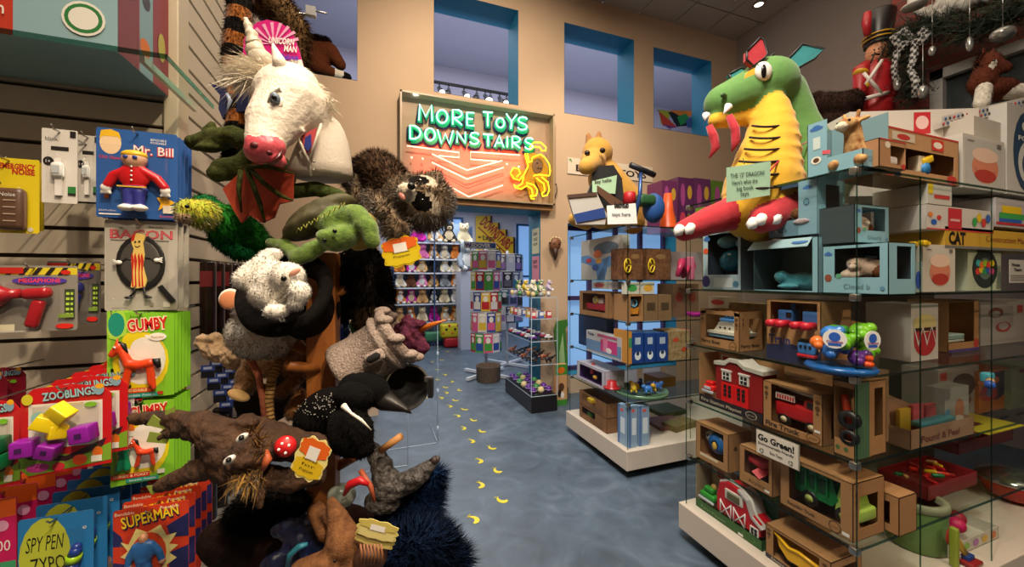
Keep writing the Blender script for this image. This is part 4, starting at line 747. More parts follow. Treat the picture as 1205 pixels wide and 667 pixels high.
for k in range(8):
    a = k*math.pi/4; m = MB(); q = bc+am@Vector((.076*math.cos(a), .076*math.sin(a), L*1.08)); m.ell(q, (.022, .022, .012), TOW, u=12, w=8); child(m, 'battlement', t)
wc = P(441, 420, .925); m = MB(); m.M = Matrix.Translation(wc) @ Matrix((RT, FW, UP)).transposed().to_4x4() @ Matrix.Rotation(R(-28), 4, 'Y')
m.rbox((0, 0, 0), (.050, .02, .030), TOW, r=.014); m.rbox((0, -.004, 0), (.040, .02, .021), A('#141210', rough=.9), r=.010); m.M = None; child(m, 'arched_window', t)
PUR = F('#6a3044', '#3c1a30'); 
t = organic('purple_dragon_puppet', [E(484, 393, 1.06, 14, 18, 16), E(480, 378, 1.06, 8, 8, 8), E(497, 408, 1.05, 8, 10, 8), *chain([(476, 385, 1.08, 8), (466, 390, 1.1, 8)]), E(492, 382, 1.05, 8, 6, 8), E(494, 415, 1.05, 6, 5, 6, m=1)], [PUR, F('#4a3c6a', '#2c2450')], vox=.004, disp=(.02, .014), label='crumpled purple dragon puppet sticking out of the stone tower', cat='puppet')
m = MB(); m.tube([P(495, 388, 1.05), P(508, 382, 1.04), P(526, 376, 1.03)], [.008, .007, .001], A('#c86a1c', rough=.4), 10); child(m, 'horn', t)
t = rootof('black_pot', 'round black bowl puppet with grey rim right of the crow', 'pot', 486, 482, 1.0)
pc = P(478, 455, 1.02); pm = (-FW*.8+RT*.5+UP*.1).normalized().to_track_quat('Z', 'Y').to_matrix()
m = MB(); m.lathe([(.02, -.08), (.05, -.06), (.058, 0), (.060, .006), (.056, .008), (.052, 0), (.044, -.05), (.001, -.07)], A('#0b0a0a', rough=.7), pc, axis=pm, seg=32); m.lathe([(.056, .004), (.061, .004), (.061, .010), (.056, .010)], mat('#7a766c', rough=.3, metal=.6), pc, axis=pm, seg=32); child(m, 'bowl', t)
m = MB(); m.cbox(P(507, 456, 1.02), (.012, .02, .05), BLK, (0, 0, -YAW)); m.cbox(P(504, 446, 1.02), (.02, .006, .012), METAL, (0, 0, -YAW)); child(m, 'handle', t)
for nm, lb, pts, mt in (('satin_cloth', 'shiny green satin cloth beside the stone tower', [E(424, 390, 1.12, 10, 18, 8, ang=20), E(418, 403, 1.12, 14, 7, 8, ang=30)], mat('#3fb06c', rough=.25, bump=.6, bscale=30)), ('satin_cloth', 'shiny dark blue satin cloth behind the wooden post', [E(402, 388, 1.15, 10, 20, 8), E(398, 402, 1.15, 12, 8, 8)], mat('#14245e', rough=.25, bump=.6, bscale=30))):
    organic(nm, pts, [mt], vox=.005, disp=(.02, .02), label=lb, cat='cloth')
# --- lower puppets
t = organic('crocodile_puppet', [*chain([(440, 530, .98, 9), (450, 550, .96, 13), (455, 575, .95, 16)]), *chain([(452, 580, .95, 16), (490, 562, .95, 12), (514, 540, .96, 5)]), E(450, 590, .95, 22, 14, 16)], [mat('#1c1816', rough=.6, noise=.8, scale=120, c2='#55504c', bump=.6, bscale=90)], vox=.005, disp=(.012, .015), label='black net patterned crocodile puppet reaching over the floor', cat='puppet')
m = MB(); m.cyl(P(508, 544, .955), P(514, 539, .955), .0095, .009, A('#2c1c18', rough=.6), 12); child(m, 'snout_tip', t)
t = rootof('cardboard_tube', 'tan cardboard tube above the black crocodile puppet', 'tube', 455, 530, .93)
m = MB(); m.cyl(P(448, 530, .93), P(472, 513, .92), .0085, .0085, mat('#b8824c', rough=.6), 16); child(m, 'tube', t)
for pp, lb, m1, m2, n, dl in (([*chain([(500, 575, 1.0, 12), (512, 560, 1.0, 8)]), E(492, 592, 1.0, 22, 16, 18), E(470, 605, 1.0, 26, 14, 16)], 'blue shaggy fur puppet behind the crocodile puppet', '#14305a', '#0a1a34', 9000, .035), ([E(490, 640, .92, 40, 22, 24), E(520, 660, .93, 26, 18, 20), E(455, 655, .9, 34, 20, 22)], 'dark blue shaggy fur puppet at the bottom beside the floor', '#0e2240', '#081428', 14000, .04)):
    organic('shaggy_puppet', pp, [F(m1, m2)], vox=.007, fur=(n, dl, .0011, (.25, 0, -.1), None), label=lb, cat='puppet')
t = organic('anteater_puppet', [*chain([(390, 590, .86, 6), (398, 610, .84, 12), (405, 640, .82, 22)]), E(415, 660, .82, 26, 14, 20), *chain([(372, 600, .88, 10), (385, 625, .86, 12)]), *chain([(385, 668, .8, 20), (355, 675, .8, 16)]), *chain([(395, 612, .85, 12), (380, 604, .86, 5)])], [F('#7c5434', '#523420')], vox=.005, label='brown felt anteater puppet low in front of the post', cat='puppet')
eyes(t, [(394, 660, .755)], .003)
t = rootof('woven_snout', 'brown woven snout puppet beside the anteater', 'puppet', 440, 660, .8)
m = MB(); m.ell(P(436, 656, .8), (.034, .03, .03), mat('#4a2a18', rough=.6, noise=.5, scale=60), u=20, w=12)
for i in range(7): m.tube([P(424+i*4, 640, .765), P(426+i*4, 652, .762), P(424+i*4, 664, .765)], .0022, A('#8a5a38', rough=.6), 6)
child(m, 'snout', t)
star_tag('cream and yellow scalloped tag beside the brown anteater puppet', 444, 624, .78, 48, 22, 14, ('#cfc070', '#d8cc84', '#c9b860'), ['Folkmanis'])
star_tag('pale yellow scalloped tag just under the cream one', 441, 634, .785, 46, 18, 16, ('#c4b25c', '#cdbc6c', '#c4b25c'), ['Puppet'])
t = rootof('red_ribbon', 'curled red ribbon above the brown anteater', 'ribbon', 425, 590, .86)
m = MB(); m.tube([P(405, 582, .86), P(412, 570, .85), P(424, 565, .845), (P(434, 570, .845))], [.004, .009, .009, .004], A('#b0141c', rough=.4), 8, flat=UP); child(m, 'ribbon', t)
m = MB(); m.tube([P(424, 553, .87), P(436, 572, .86), P(441, 590, .86)], [.006, .006, .003], A('#9c4a2c', rough=.6), 8); child(m, 'tongue', t)
organic('ball_puppet', [E(402, 583, .9, 17, 14, 14)], [mat('#8a8f86', rough=.15, noise=.6, scale=30, c2='#3c443c')], vox=.005, label='shiny grey snow globe puppet beside the red ribbon', cat='puppet')
organic('blue_puppet', [E(365, 640, .9, 30, 20, 18), E(345, 622, .92, 24, 12, 14), E(395, 635, .92, 16, 12, 12), E(330, 660, .88, 22, 12, 14)], [mat('#14204c', rough=.35, noise=.6, scale=18, c2='#0a1028', bump=.6, bscale=25)], vox=.006, disp=(.02, .03), label='crumpled shiny navy puppet under the tree puppet', cat='puppet')
t = rootof('teal_hoop', 'teal curved hoop on the navy puppet', 'toy', 345, 667, .84)
m = MB(); m.tube([P(338, 668, .84), P(342, 652, .83), P(352, 643, .83), P(362, 640, .835)], [.005, .007, .007, .004], A('#2a7c94', rough=.4), 8); child(m, 'hoop', t)
organic('black_fur_puppet', [E(322, 590, 1.0, 44, 20, 18), E(300, 605, 1.02, 36, 18, 16)], [F('#16110f', '#080606')], vox=.008, fur=(7000, .02, .0012, (0, 0, -.4), None), label='black furry puppet behind the tree puppet beard', cat='puppet')
organic('dark_puppet', [E(280, 640, 1.05, 50, 34, 16), E(330, 650, 1.05, 40, 26, 16), E(400, 620, 1.16, 50, 30, 10)], [F('#2a1812', '#120a08')], vox=.01, label='dark maroon puppet low in the shade behind the navy one', cat='puppet')
t = rootof('white_cone', 'small white felt paw above the navy puppet', 'puppet', 380, 612, .9)
m = MB(); m.tube([P(374, 616, .9), P(384, 606, .89), P(388, 602, .89)], [.006, .013, .010], WF, 10); child(m, 'paw', t)
# --- striped tiger tail, blue jagged wing, brown tails high above
organic('tiger_tail', [c for i in range(14) for c in chain([(279+3*math.sin(i*.8), -18+i*15, 1.15, 13), (279+3*math.sin((i+1)*.8), -3+i*15, 1.15, 13)], i % 2)], [F('#b8702c', '#8a4a18'), F('#1c1612', '#0c0a08')], vox=.006, fur=(5000, .012, .0012, (0, 0, -.5), None), label='orange and black striped tiger tail hanging beside the slat wall', cat='puppet')
t = rootof('blue_wing_puppet', 'dark blue jagged wing puppet in front of the tiger tail', 'puppet', 262, 140, 1.12)
m = campoly(MB(), [(246, 97), (262, 103), (276, 92), (290, 92), (292, 130), (274, 132), (270, 122), (262, 140), (257, 128), (259, 112), (252, 104)], 1.12, mat('#1c2450', rough=.6, noise=.3, scale=30), .012); child(m, 'wing', t)
m = MB(); m.tube([P(267, 110, 1.11), P(271, 118, 1.11), P(266, 134, 1.11)], [.004, .006, .002], A('#8f9ab0', rough=.5), 6); child(m, 'claw', t)
organic('fox_tail', [*chain([(300, -10, 1.3, 18), (330, 12, 1.28, 16), (348, 35, 1.26, 14), (348, 70, 1.25, 12), (345, 95, 1.25, 6)])], [F('#7c5c38', '#4a3820')], vox=.008, fur=(5000, .025, .0013, (0, 0, -.4), None), label='brown bushy fox tail curving above the unicorn mask', cat='puppet')
t = rootof('metal_rack', 'silver metal rack bar above the fox tail', 'rack', 360, 20, 1.3)
m = MB(); m.tube([P(300, 12, 1.3), P(366, 18, 1.3)], .006, METAL, 8); m.tube([P(366, 12, 1.3), P(385, 16, 1.3)], .003, METAL, 8); m.cbox(P(366, 14, 1.3), (.03, .02, .03), METAL); child(m, 'bar', t)
# --- brown horse plush on the sill of window 1
sy = PY(385, 92, 4.7); HZ = 3.76
t = organic('horse_plush', [*chainW([((sy.x-.35, 4.82, HZ+.22), .19), ((sy.x-.15, 4.8, HZ+.2), .17)]), *chainW([((sy.x-.15, 4.8, HZ+.3), .14), ((sy.x+.02, 4.78, HZ+.36), .10), ((sy.x+.13, 4.76, HZ+.23), .065)]), *chainW([((sy.x-.12, 4.7, HZ+.13), .08), ((sy.x+.06, 4.68, HZ+.08), .06)]), *chainW([((sy.x+.06, 4.68, HZ+.08), .055), ((sy.x+.16, 4.68, HZ+.07), .05)], 1), *chainW([((sy.x+.18, 4.68, HZ+.065), .05), ((sy.x+.21, 4.68, HZ+.06), .048)], 2), *chainW([((sy.x-.22, 4.8, HZ+.48), .05), ((sy.x-.02, 4.78, HZ+.47), .05)], 3)],
    [F('#6a3a22', '#4a2414'), WF, RB, F('#2c1a10', '#140c08')], vox=.018, fur=(2500, .03, .003, (0, 0, -.4), [3]), label='brown horse plush lying on the sill of the leftmost high window', cat='plush')
eyes(t, [(388, 68, 4.55)], .012)
# --- hanging packs on the side slat wall
TUB = mat('#241512', rough=.15, noise=.4, scale=30); 
for k in range(6):
    X, Y = -.60, 1.78+.09*k; t = thing('dark_tube_pack', 'dark clear tube pack on the slat wall, %s' % ['nearest the trim', 'second from the trim', 'third from the trim', 'fourth from the trim', 'fifth from the trim', 'farthest from the trim'][k], 'toy', (X, Y, 1.28), 0, 'dark tube packs under the parrot')
    m = MB(); m.rbox((0, 0, .17), (.05, .035, .34), TUB, r=.012); m.build('tube', t); MB().ell((0, -.004, .02), (.026, .02, .02), A('#7a4a3a', rough=.1)).build('bead_end', t); MB().box(-.02, .02, -.019, -.0185, .24, .30, '#6a1c20').build('label', t)
for r_ in range(4):
    for c_ in range(5):
        X, Y, Z = -.615, 1.82+.085*c_, 1.16-.05*r_; t = thing('key_chain', 'small blue topped key chain pack, %s row, %s from the trim' % (['top', 'second', 'third', 'bottom'][r_], ['first', 'second', 'third', 'fourth', 'fifth'][c_]), 'key chain', (X+.02*r_, Y, Z), 0, 'blue topped key chain packs')
        MB().box(-.022, .022, 0, .004, 0, .05, A('#171a26', rough=.2)).box(-.022, .022, -.0006, 0, .028, .05, '#223c8a').box(-.014, .014, -.001, -.0006, .034, .044, '#a8b4d0').build('pack', t)
for k in range(7):
    X, Y = -.60+.01*(k % 2), 1.76+.085*k; t = thing('dark_hanging_bag', 'long dark plastic bag on the slat wall, %s' % ['nearest the trim', 'second along', 'third along', 'fourth along', 'fifth along', 'sixth along', 'farthest along'][k], 'bag', (X, Y, .62), 0, 'long dark bags low on the side wall')
    m = MB(); m.rbox((0, 0, .2), (.07, .03, .38), mat('#2a211e', rough=.12, noise=.5, scale=14, bump=.8, bscale=18, c2='#120e0d'), r=.012); m.build('bag', t); MB().box(-.02, .02, -.017, -.016, .32, .37, '#8a8078').build('label', t)
# ================================================================ NEON SIGN
def neon(c, e): return mat(c, rough=.4, emit=e)
SY = 4.47
STK = {'M': [[(0, 0), (.06, 1), (.5, .25), (.94, 1), (1, 0)]], 'O': [[(.5+.5*math.sin(a*math.pi/8), .5+.5*math.cos(a*math.pi/8)) for a in range(17)]], 'R': [[(.05, 0), (.05, 1), (.6, 1), (.9, .88), (.95, .72), (.85, .58), (.55, .48), (.1, .48), (.95, 0)]],
       'E': [[(.95, 1), (.08, 1), (.08, 0), (.95, 0)], [(.1, .52), (.8, .52)]], 'T': [[(0, 1), (1, 1)], [(.5, .98), (.5, 0)]], 'Y': [[(0, 1), (.5, .5), (1, 1)], [(.5, .5), (.45, 0)]],
       'S': [[(.95, .85), (.8, .97), (.5, 1), (.2, .94), (.08, .76), (.2, .6), (.5, .51), (.8, .42), (.94, .26), (.84, .08), (.5, 0), (.18, .04), (.02, .18)]], 'D': [[(.05, 0), (.05, 1), (.5, .98), (.85, .8), (1, .5), (.85, .18), (.5, .02), (.05, 0)]],
       'W': [[(0, 1), (.25, 0), (.5, .75), (.75, 0), (1, 1)]], 'N': [[(.03, 0), (.03, 1), (.97, 0), (.97, 1)]], 'A': [[(0, 0), (.5, 1), (1, 0)], [(.2, .36), (.8, .36)]], 'I': [[(.5, 0), (.5, 1)]]}
cr = lambda x, y: (460+x/4.764, 105+y/4.764)
X0, X1 = PY(470, 112, SY+.1).x, PY(648, 135, SY+.1).x
t = thing('neon_sign', 'lit neon sign reading MORE TOYS DOWNSTAIRS with a yellow monkey above the doorway', 'sign', (X0, SY, 2.5))
W, H = X1-X0, 1.17
MB().box(0, W, .10, .115, 0, H, mat('#b99a80', rough=.6, noise=.25, scale=3)).build('back_panel', t)
m = MB(); G2 = mat('#a89478', rough=.4)
for a in ((0, .02, 0, H), (W-.02, W, 0, H), (0, W, 0, .02), (0, W, H-.02, H)): m.box(a[0], a[1], -.02, .115, a[2], a[3], G2)
m.build('case_frame', t); MB().box(.02, W-.02, -.018, -.014, .02, H-.02, glassy('sign_cover', (.98, .98, .98), .01, ior=1.15)).build('clear_cover', t)
def sp(x, y, Y=SY): q = PY(*cr(x, y), Y); return Vector((q.x-X0, Y-SY, q.z-2.5))
TEAL = mat('#90ffdc', emit=3.6); TEALG = mat('#0a9a66', rough=.5, emit=.5); NAVY = A('#1a2460', rough=.6)  # green letter backs emit faintly, tube glow put into their material
for ch, x0, x1, y0, y1 in (('M', 158, 232, 82, 172), ('O', 258, 318, 112, 185), ('R', 345, 402, 112, 195), ('E', 424, 470, 128, 200), ('T', 517, 572, 125, 203), ('O', 592, 637, 158, 212), ('Y', 648, 708, 135, 218), ('S', 712, 768, 152, 224),
                       ('D', 105, 168, 200, 275), ('O', 192, 248, 215, 283), ('W', 262, 350, 225, 300), ('N', 370, 420, 235, 296), ('S', 443, 496, 240, 303), ('T', 518, 574, 250, 315), ('A', 584, 634, 255, 320), ('I', 640, 668, 262, 322), ('R', 680, 728, 262, 325), ('S', 752, 800, 270, 332)):
    sl = .06*(x1-x0)
    for k, (rad, mt, Y, ox, oy) in enumerate(((.046, NAVY, .075, 6, 7), (.030, TEALG, .05, 6, 6), (.0085, TEAL, .01, 0, 0))):
        m = MB()
        for st in STK[ch]:
            pts = [sp(x0+u*(x1-x0)+ox, y1-v*(y1-y0)+sl*u+oy)+Vector((0, Y, 0)) for u, v in st]
            if k < 2: pts = [Vector((p.x, Y, p.z)) for p in pts]
            m.tube(pts, rad, mt, 6 if k == 2 else 8)
            if k < 2: m.v = [(a, Y+(b-Y)*.3, c) for a, b, c in m.v]
        m.build('neon_letter_%s' % ch.lower() if k == 2 else ('letter_back' if k else 'letter_outline'), t)
PINK = mat('#ffa488', emit=4.0)
l_ = area('neon_glow', (X0+.85, SY+.02, 2.98), 1.3, 9, (1, .07, .05), rot=(R(90), 0, 0), sy=.6)
for st in ([(92, 312), (385, 350), (385, 378), (270, 368)], [(728, 365), (450, 346), (450, 388), (600, 400)], [(232, 358), (430, 450), (628, 396)], [(232, 405), (430, 500), (635, 435)], [(330, 540), (440, 600), (632, 535)]):
    m = MB(); m.tube([sp(*q)+Vector((0, .03, 0)) for q in st], .008, PINK, 6); m.build('neon_arrow_line', t)
m = MB(); m.tube([sp(*q)+Vector((0, .03, 0)) for q in [(245, 460), (430, 553), (640, 478)]], .004, mat('#b05a50', rough=.3), 6); m.build('unlit_line', t)
for q in ((118, 378), (180, 384), (655, 415), (722, 430)): MB().ell(sp(*q)+Vector((0, .03, 0)), .012, PINK, u=10, w=6).build('tube_cap', t)
YEL = mat('#ffe020', emit=2.2); YB_ = mat('#b88a10', rough=.5)
out = [(752, 360), (770, 430), (745, 480), (720, 510), (690, 500), (670, 470), (685, 440), (715, 445), (725, 470), (705, 490)]
for st in (out, [(778, 325), (800, 298), (840, 298), (870, 325), (868, 345), (845, 345), (835, 325), (805, 322), (780, 340)], [(765, 360), (775, 410), (790, 405), (790, 385), (815, 372), (840, 365), (865, 385), (888, 420), (893, 460), (888, 485), (860, 482), (830, 478), (800, 485)], [(845, 492), (880, 520), (888, 565), (875, 595), (850, 600), (845, 585), (862, 570), (858, 530), (815, 498)],
           [(760, 525), (800, 535), (822, 565), (815, 595), (790, 600), (785, 612), (805, 615)], [(745, 490), (735, 530), (705, 545), (690, 535), (695, 550), (730, 560), (762, 540), (790, 560), (795, 590), (780, 600)]):
    m = MB(); m.tube([sp(*q)+Vector((0, .0, 0)) for q in st], .008, YEL, 6); m.build('neon_monkey_line', t)
m = MB(); m.poly([tuple(sp(*q).xz) for q in [(752, 360), (790, 340), (860, 370), (893, 440), (888, 490), (885, 560), (860, 595), (815, 500), (822, 600), (790, 612), (770, 545), (700, 550), (735, 530), (745, 490), (690, 505), (670, 470), (700, 440), (770, 450)]], .05, YB_, .004); m.build('monkey_glow_panel', t)  # amber fill puts the glow of the monkey tubes into a panel colour
m = MB(); c = sp(832, 425); m.ell((c.x, .046, c.z), (.075, .003, .10), A('#7a5a3a'), rot=(0, R(15), 0)); m.build('monkey_face', t)
for q in ((828, 408), (834, 437), (847, 440)): c = sp(*q); MB().ell((c.x, .04, c.z), (.012, .004, .012), BLK, u=10, w=6).build('face_dot', t)
MB().tube([(W, .06, .25), (W+.06, .06, .3), (W+.09, .09, .22), (W+.05, .09, .1)], .006, BLK, 6).build('power_cord', t)
struct(MB().box(.1, 2.2, 4.5, 4.6, 2.44, 2.49, mat('#b98a5a', rough=.6, noise=.3, scale=6)).build('trim_3'))
# ================================================================ THINGS ON AND ABOVE THE BACK WALL
a = PY(668, 183, 4.585); b = PY(768, 216, 4.585); t = thing('bath_toys_sign', 'white BATH TOYS sign on the wall behind the yellow plush', 'sign', (a.x, 4.585, b.z+.02))
W, H = b.x-a.x, a.z-b.z-.04; m = MB().box(0, W, 0, .01, 0, H, '#ddd2c2'); m.text('BATH', .09*W, .2*H, .4*H, '#2a1c14', w=.34*W, y=-.001, bold=.03); m.text('TOYS', .58*W, .2*H, .4*H, '#2a1c14', w=.34*W, y=-.001, bold=.03); m.build('board', t); MB().poly([(.01, H*.85), (.07, H*.7), (.05, H*.95)], -.002, '#7aa04c').build('leaf_sticker', t)
# duck-like wall head
t = thing('wall_mask', 'small brown carved head with jewelled cap on the wall right of the doorway', 'ornament', PY(653, 296, 4.52)); m = MB(); BR = mat('#8a5a40', rough=.5, noise=.3, scale=40)
m.ell((0, 0, .10), (.085, .06, .09), BR); m.tube([(0, 0, .05), (0, -.01, -.05), (0, -.005, -.12)], [.05, .03, .004], A('#3a2018', rough=.5), 10); m.build('head', t)
m = MB()
for k in range(7): a = math.pi*k/6; m.ell((.085*math.cos(a), -.03, .13+.05*math.sin(a)), (.016, .016, .016), A('#d8c8a0', rough=.2), u=8, w=6)
m.build('jewelled_cap', t)
for sx in (-1, 1): MB().ell((sx*.035, -.055, .10), (.014, .008, .009), A('#1a0f0a', rough=.2), u=8, w=6).build('eye', t)
# notices on the blue door reveal
for (p0, p1, y0, y1, c, lb, tx) in ((626, 634, 270, 298, '#d9d8b4', 'cream notice on the blue door reveal', ['NEW', 'SALE', 'NOW']), (626, 634, 302, 331, '#e090a8', 'pink notice on the blue door reveal below the cream one', ['BUY', 'TWO'])):
    A0 = PX(p0, y0, 2.05); A1 = PX(p1, y1, 2.05); t = thing('notice', lb, 'notice', (2.052, A0.y, A1.z), R(-90)); W, H = A0.y-A1.y, A0.z-A1.z
    m = MB().box(0, W, 0, .003, 0, H, c)
    for i, s in enumerate(tx): m.text(s, W/2, H*(.72-.2*i), H*.12, '#3a3a34', w=W*.6, al='c', y=-.001, bold=.03)
    m.build('paper', t)
# track lights beyond window 2
ty = 6.3; A0 = PY(500, 94, ty); A1 = PY(606, 106, ty)
struct(MB().box(A0.x-.3, A1.x+.6, ty-.02, ty+.02, A0.z-.02, A0.z+.015, BLK).build('trim_4'))
for i, (px, on) in enumerate(((517, 1), (528, 0), (546, 1), (561, 0), (571, 1), (577, 1), (588, 0), (596, 1))):
    p = PY(px, 100, ty); t = thing('track_lamp', 'small black track lamp behind the second high window, %s from the left' % ['first', 'second', 'third', 'fourth', 'fifth', 'sixth', 'seventh', 'eighth'][i], 'lamp', (p.x, ty, A0.z-.03), group='track lamps behind the second high window')
    d = Vector((.25*(-1)**i, -.6, -.8)).normalized(); q = Vector((0, 0, -.07)); MB().cyl((0, 0, .01), q, .01, .01, BLK, 6).build('arm', t)
    MB().lathe([(.03, -.03), (.034, 0), (.055, .12), (.057, .125)], A('#1a1a1c', rough=.3), q, axis=d.to_track_quat('Z', 'Y').to_matrix()).build('shade', t)
    if on: MB().ell(q+d*.115, (.05, .05, .05), mat('#fff2e0', emit=9), u=12, w=8).build('bulb', t)
# kite on the sill of window 4
t = thing('kite', 'green, red and orange kite on the sill of the rightmost high window', 'kite', PY(775, 149, 5.05)+Vector((0, 0, .0)))
t.location.z = 3.785; K = lambda px, py: tuple(v for v in ((PY(px, py, 5.05)-t.location).x, (PY(px, py, 5.05)-t.location).z+.0))
m = MB()
for c, pp in (('#a8b43c', [(775, 129), (790, 131), (786, 143), (778, 146)]), ('#c8443c', [(775, 131), (780, 148), (796, 149), (786, 140)]), ('#1c1c24', [(786, 132), (806, 132), (812, 148), (796, 149)]), ('#e08a2c', [(788, 130), (818, 131), (812, 137), (798, 136)]), ('#2f9a54', [(796, 138), (806, 134), (812, 142), (800, 148)]), ('#3f6ab8', [(806, 142), (819, 134), (818, 150), (808, 151)]), ('#7a3c8a', [(779, 147), (796, 150), (786, 152)])):
    m.poly([K(*q) for q in pp], -.004*len(m.mats), A(c), .003)
m.build('sail', t); MB().tube([(K(774, 130)[0], .01, K(774, 130)[1]), (K(820, 132)[0], .01, K(820, 132)[1])], .006, BLK, 6).tube([(K(781, 152)[0], .01, .0), (K(800, 130)[0], .012, K(800, 130)[1])], .006, BLK, 6).build('spar', t)
# round ceiling lights at top right
for i, (px, py) in enumerate(((893, 5), (868, -4))):
    p = PZ(px, py, 5.39) if py < CY else None; t = thing('ceiling_spot', 'round recessed ceiling light at the top edge, %s' % ['nearer the green dragon', 'farther from the green dragon'][i], 'lamp', p); MB().lathe([(.075, 0), (.08, -.012), (.06, -.014), (.055, .0)], METAL).build('ring', t); MB().lathe([(.001, -.004), (.055, -.003)], mat('#fff4e2', emit=4)).build('lens', t)
# ================================================================ YELLOW FOOTPRINTS
FY = A('#d8c81c', rough=.4)
fps = [(213, 637), (305, 573), (234, 525), (291, 478), (231, 447), (273, 404), (206, 383), (241, 350), (179, 341), (213, 314), (160, 301), (184, 279), (135, 270), (154, 250), (107, 243), (168, 217), (124, 226), (122, 208), (142, 190), (97, 183), (119, 168), (95, 150), (78, 126), (110, 120), (45, 216), (60, 240), (128, 92), (98, 84), (104, 66), (128, 58)]
for i, (x, y) in enumerate(fps):
    px, py = 480+x/2.755, 380+y/2.755; p = PZ(px, py, .002); s = (p.y < 3.2)
    lb = ['nearest the bottom edge', 'second from the bottom edge, on the right', 'third from the bottom edge, on the left', 'fourth from the bottom edge, on the right', 'fifth from the bottom edge, on the left', 'sixth from the bottom edge, on the right']
    m = MB(); k = (-1)**i; pts = [(.0, -.045), (.022, -.035), (.034, -.01), (.03, .02), (.014, .04), (-.004, .046), (.004, .03), (.008, .01), (.002, -.008), (-.014, -.02), (-.026, -.022), (-.024, -.038)]
    pts = [(a*k, b) for a, b in pts][::(1 if k > 0 else -1)]
    m.add([(a, b, .001) for a, b in pts], [tuple(range(len(pts)))], FY); m.add([(a, b, -.001) for a, b in pts]+[(a, b, .001) for a, b in pts], [(j, (j+1) % 12, (j+1) % 12+12, j+12) for j in range(12)], FY)
    for j in range(3): m.lathe([(.001, .0), (.005, .0), (.005, .001), (.001, .001)], FY, (k*(.018-.012*j), .056-.002*j*j, 0), seg=8)
    o = m.build('floor_footprint', None, p, (0, 0, random.uniform(-.3, .3)+.3)); tag(o, 'small yellow footprint on the blue floor, '+(lb[i] if i < 6 else '%dth of the trail counted from the bottom edge' % (i+1) if i+1 not in (21, 22, 23) else '%s of the trail counted from the bottom edge' % {21: '21st', 22: '22nd', 23: '23rd'}[i+1]), 'footprint', 'yellow footprints on the floor')
# ================================================================ BACK ROOM
t = thing('stair_sign', 'yellow stair shaped DOWNSTAIRS sign on the far wall', 'sign', (0, 10.9, 0)); q = lambda px, py: (PY(px, py, 10.9).x, PY(px, py, 10.9).z)
st = [(560, 254), (577, 254), (577, 262), (586, 262), (586, 270), (595, 270), (595, 278), (604, 279), (604, 312), (598, 313), (585, 308), (560, 302)]
m = MB(); m.poly([q(*a) for a in st], .0, A('#d9b01c'), .02)
for a, b, c_ in ((577, 254, 262), (586, 262, 270), (595, 270, 277), (604, 279, 316)): u, v = q(a, b), q(a+2.2, c_); m.box(u[0], v[0], -.01, .06, v[1], u[1], '#241c2c')
m.build('board', t)
a = q(564, 263); m = MB(); m.text('DOWNSTAIRS', a[0], a[1], .30, '#a01c24', w=1.15, rot=R(-41), y=-.01, bold=.03); m.cbox((a[0]+.40, -.01, a[1]-.48), (1.15, .01, .03), '#a01c24', (0, R(41), 0)); m.text('ANOTHER', q(562, 0)[0], q(0, 258.5)[1], .06, '#8a6a14', w=.3, y=-.01); m.build('lettering', t)
for i, s in enumerate(['• Lego', '• Games', '• Puzzles']): a = q(563, 282+i*13); MB().text(s, a[0], a[1], .14, '#2a2410', y=-.01, bold=.02).build('lettering', t)
# plush shelves at the far left
Y0 = 8.9; xa, xb = PY(462, 300, Y0).x, PY(556, 300, Y0).x
t = thing('plush_shelf', 'pale blue shelf unit full of soft toys beyond the doorway', 'shelf', (xa, Y0, 0)); W = xb-xa; shz = [.52, .95, 1.32, 1.66, 1.98, 2.36]
MB().box(0, W, .40, .43, 0, 2.9, mat('#a9c4e4', rough=.6)).build('back_panel', t)
for z in shz: MB().box(0, W, 0, .4, z, z+.03, mat('#dfe4ee', rough=.4)).build('shelf', t)
for x in (0, W*.5, W-.03): MB().box(x, x+.03, 0, .42, 0, 2.8, '#35507c').build('upright', t)
MB().box(0, W, .05, .4, .03, .12, '#2c4a7c').build('base', t)
pal = [('white', '#e9e4dc'), ('tan', '#c99a62'), ('grey', '#8f9498'), ('brown', '#6a4024'), ('black', '#201c1c'), ('orange', '#d07a2c'), ('pink', '#d873a8'), ('cream', '#e0cfa8'), ('magenta', '#c01c9a'), ('honey', '#c88a3c')]
protos = {}
def mini_plush(kind, colr, c2):
    k = (colr, c2)
    if k not in protos:
        o = organic('soft_toy', [EW((0, 0, .09), (.08, .065, .09)), EW((0, -.03, .20), (.062, .055, .055)), EW((0, -.08, .185), (.03, .025, .022), m=1), EW((-.045, -.02, .25), (.02, .015, .022), m=1), EW((.045, -.02, .25), (.02, .015, .022), m=1), CW((-.06, -.02, .1), (-.08, -.09, .04), .025, .022), CW((.06, -.02, .1), (.08, -.09, .04), .025, .022), EW((-.05, -.09, .02), (.028, .04, .022), m=1), EW((.05, -.09, .02), (.028, .04, .022), m=1), EW((0, -.05, .1), (.05, .03, .06), m=1, fl=1)],
            [mat(colr, rough=.95), mat(c2, rough=.95)], vox=.012, smooth=2, local=True, origin=(0, 0, 0))
        m = MB(); m.ell((-.024, -.078, .215), .008, BLK, u=8, w=6); m.ell((.024, -.078, .215), .008, BLK, u=8, w=6); m.ell((0, -.104, .19), (.01, .006, .008), BLK, u=8, w=6); m.build('eye', o); protos[k] = [o, 0]; return o
    return dup(protos[k][0])
def put(o, loc, rz, label, group, s): o.location = loc; o.rotation_euler = (0, 0, rz); o.scale = (s,)*3; return tag(o, label, 'soft toy', group)
rown = ['bottom', 'second lowest', 'third lowest', 'third highest', 'second highest', 'top']
ordn = ['first', 'second', 'third', 'fourth', 'fifth', 'sixth', 'seventh', 'eighth', 'ninth', 'tenth', 'eleventh', 'twelfth']
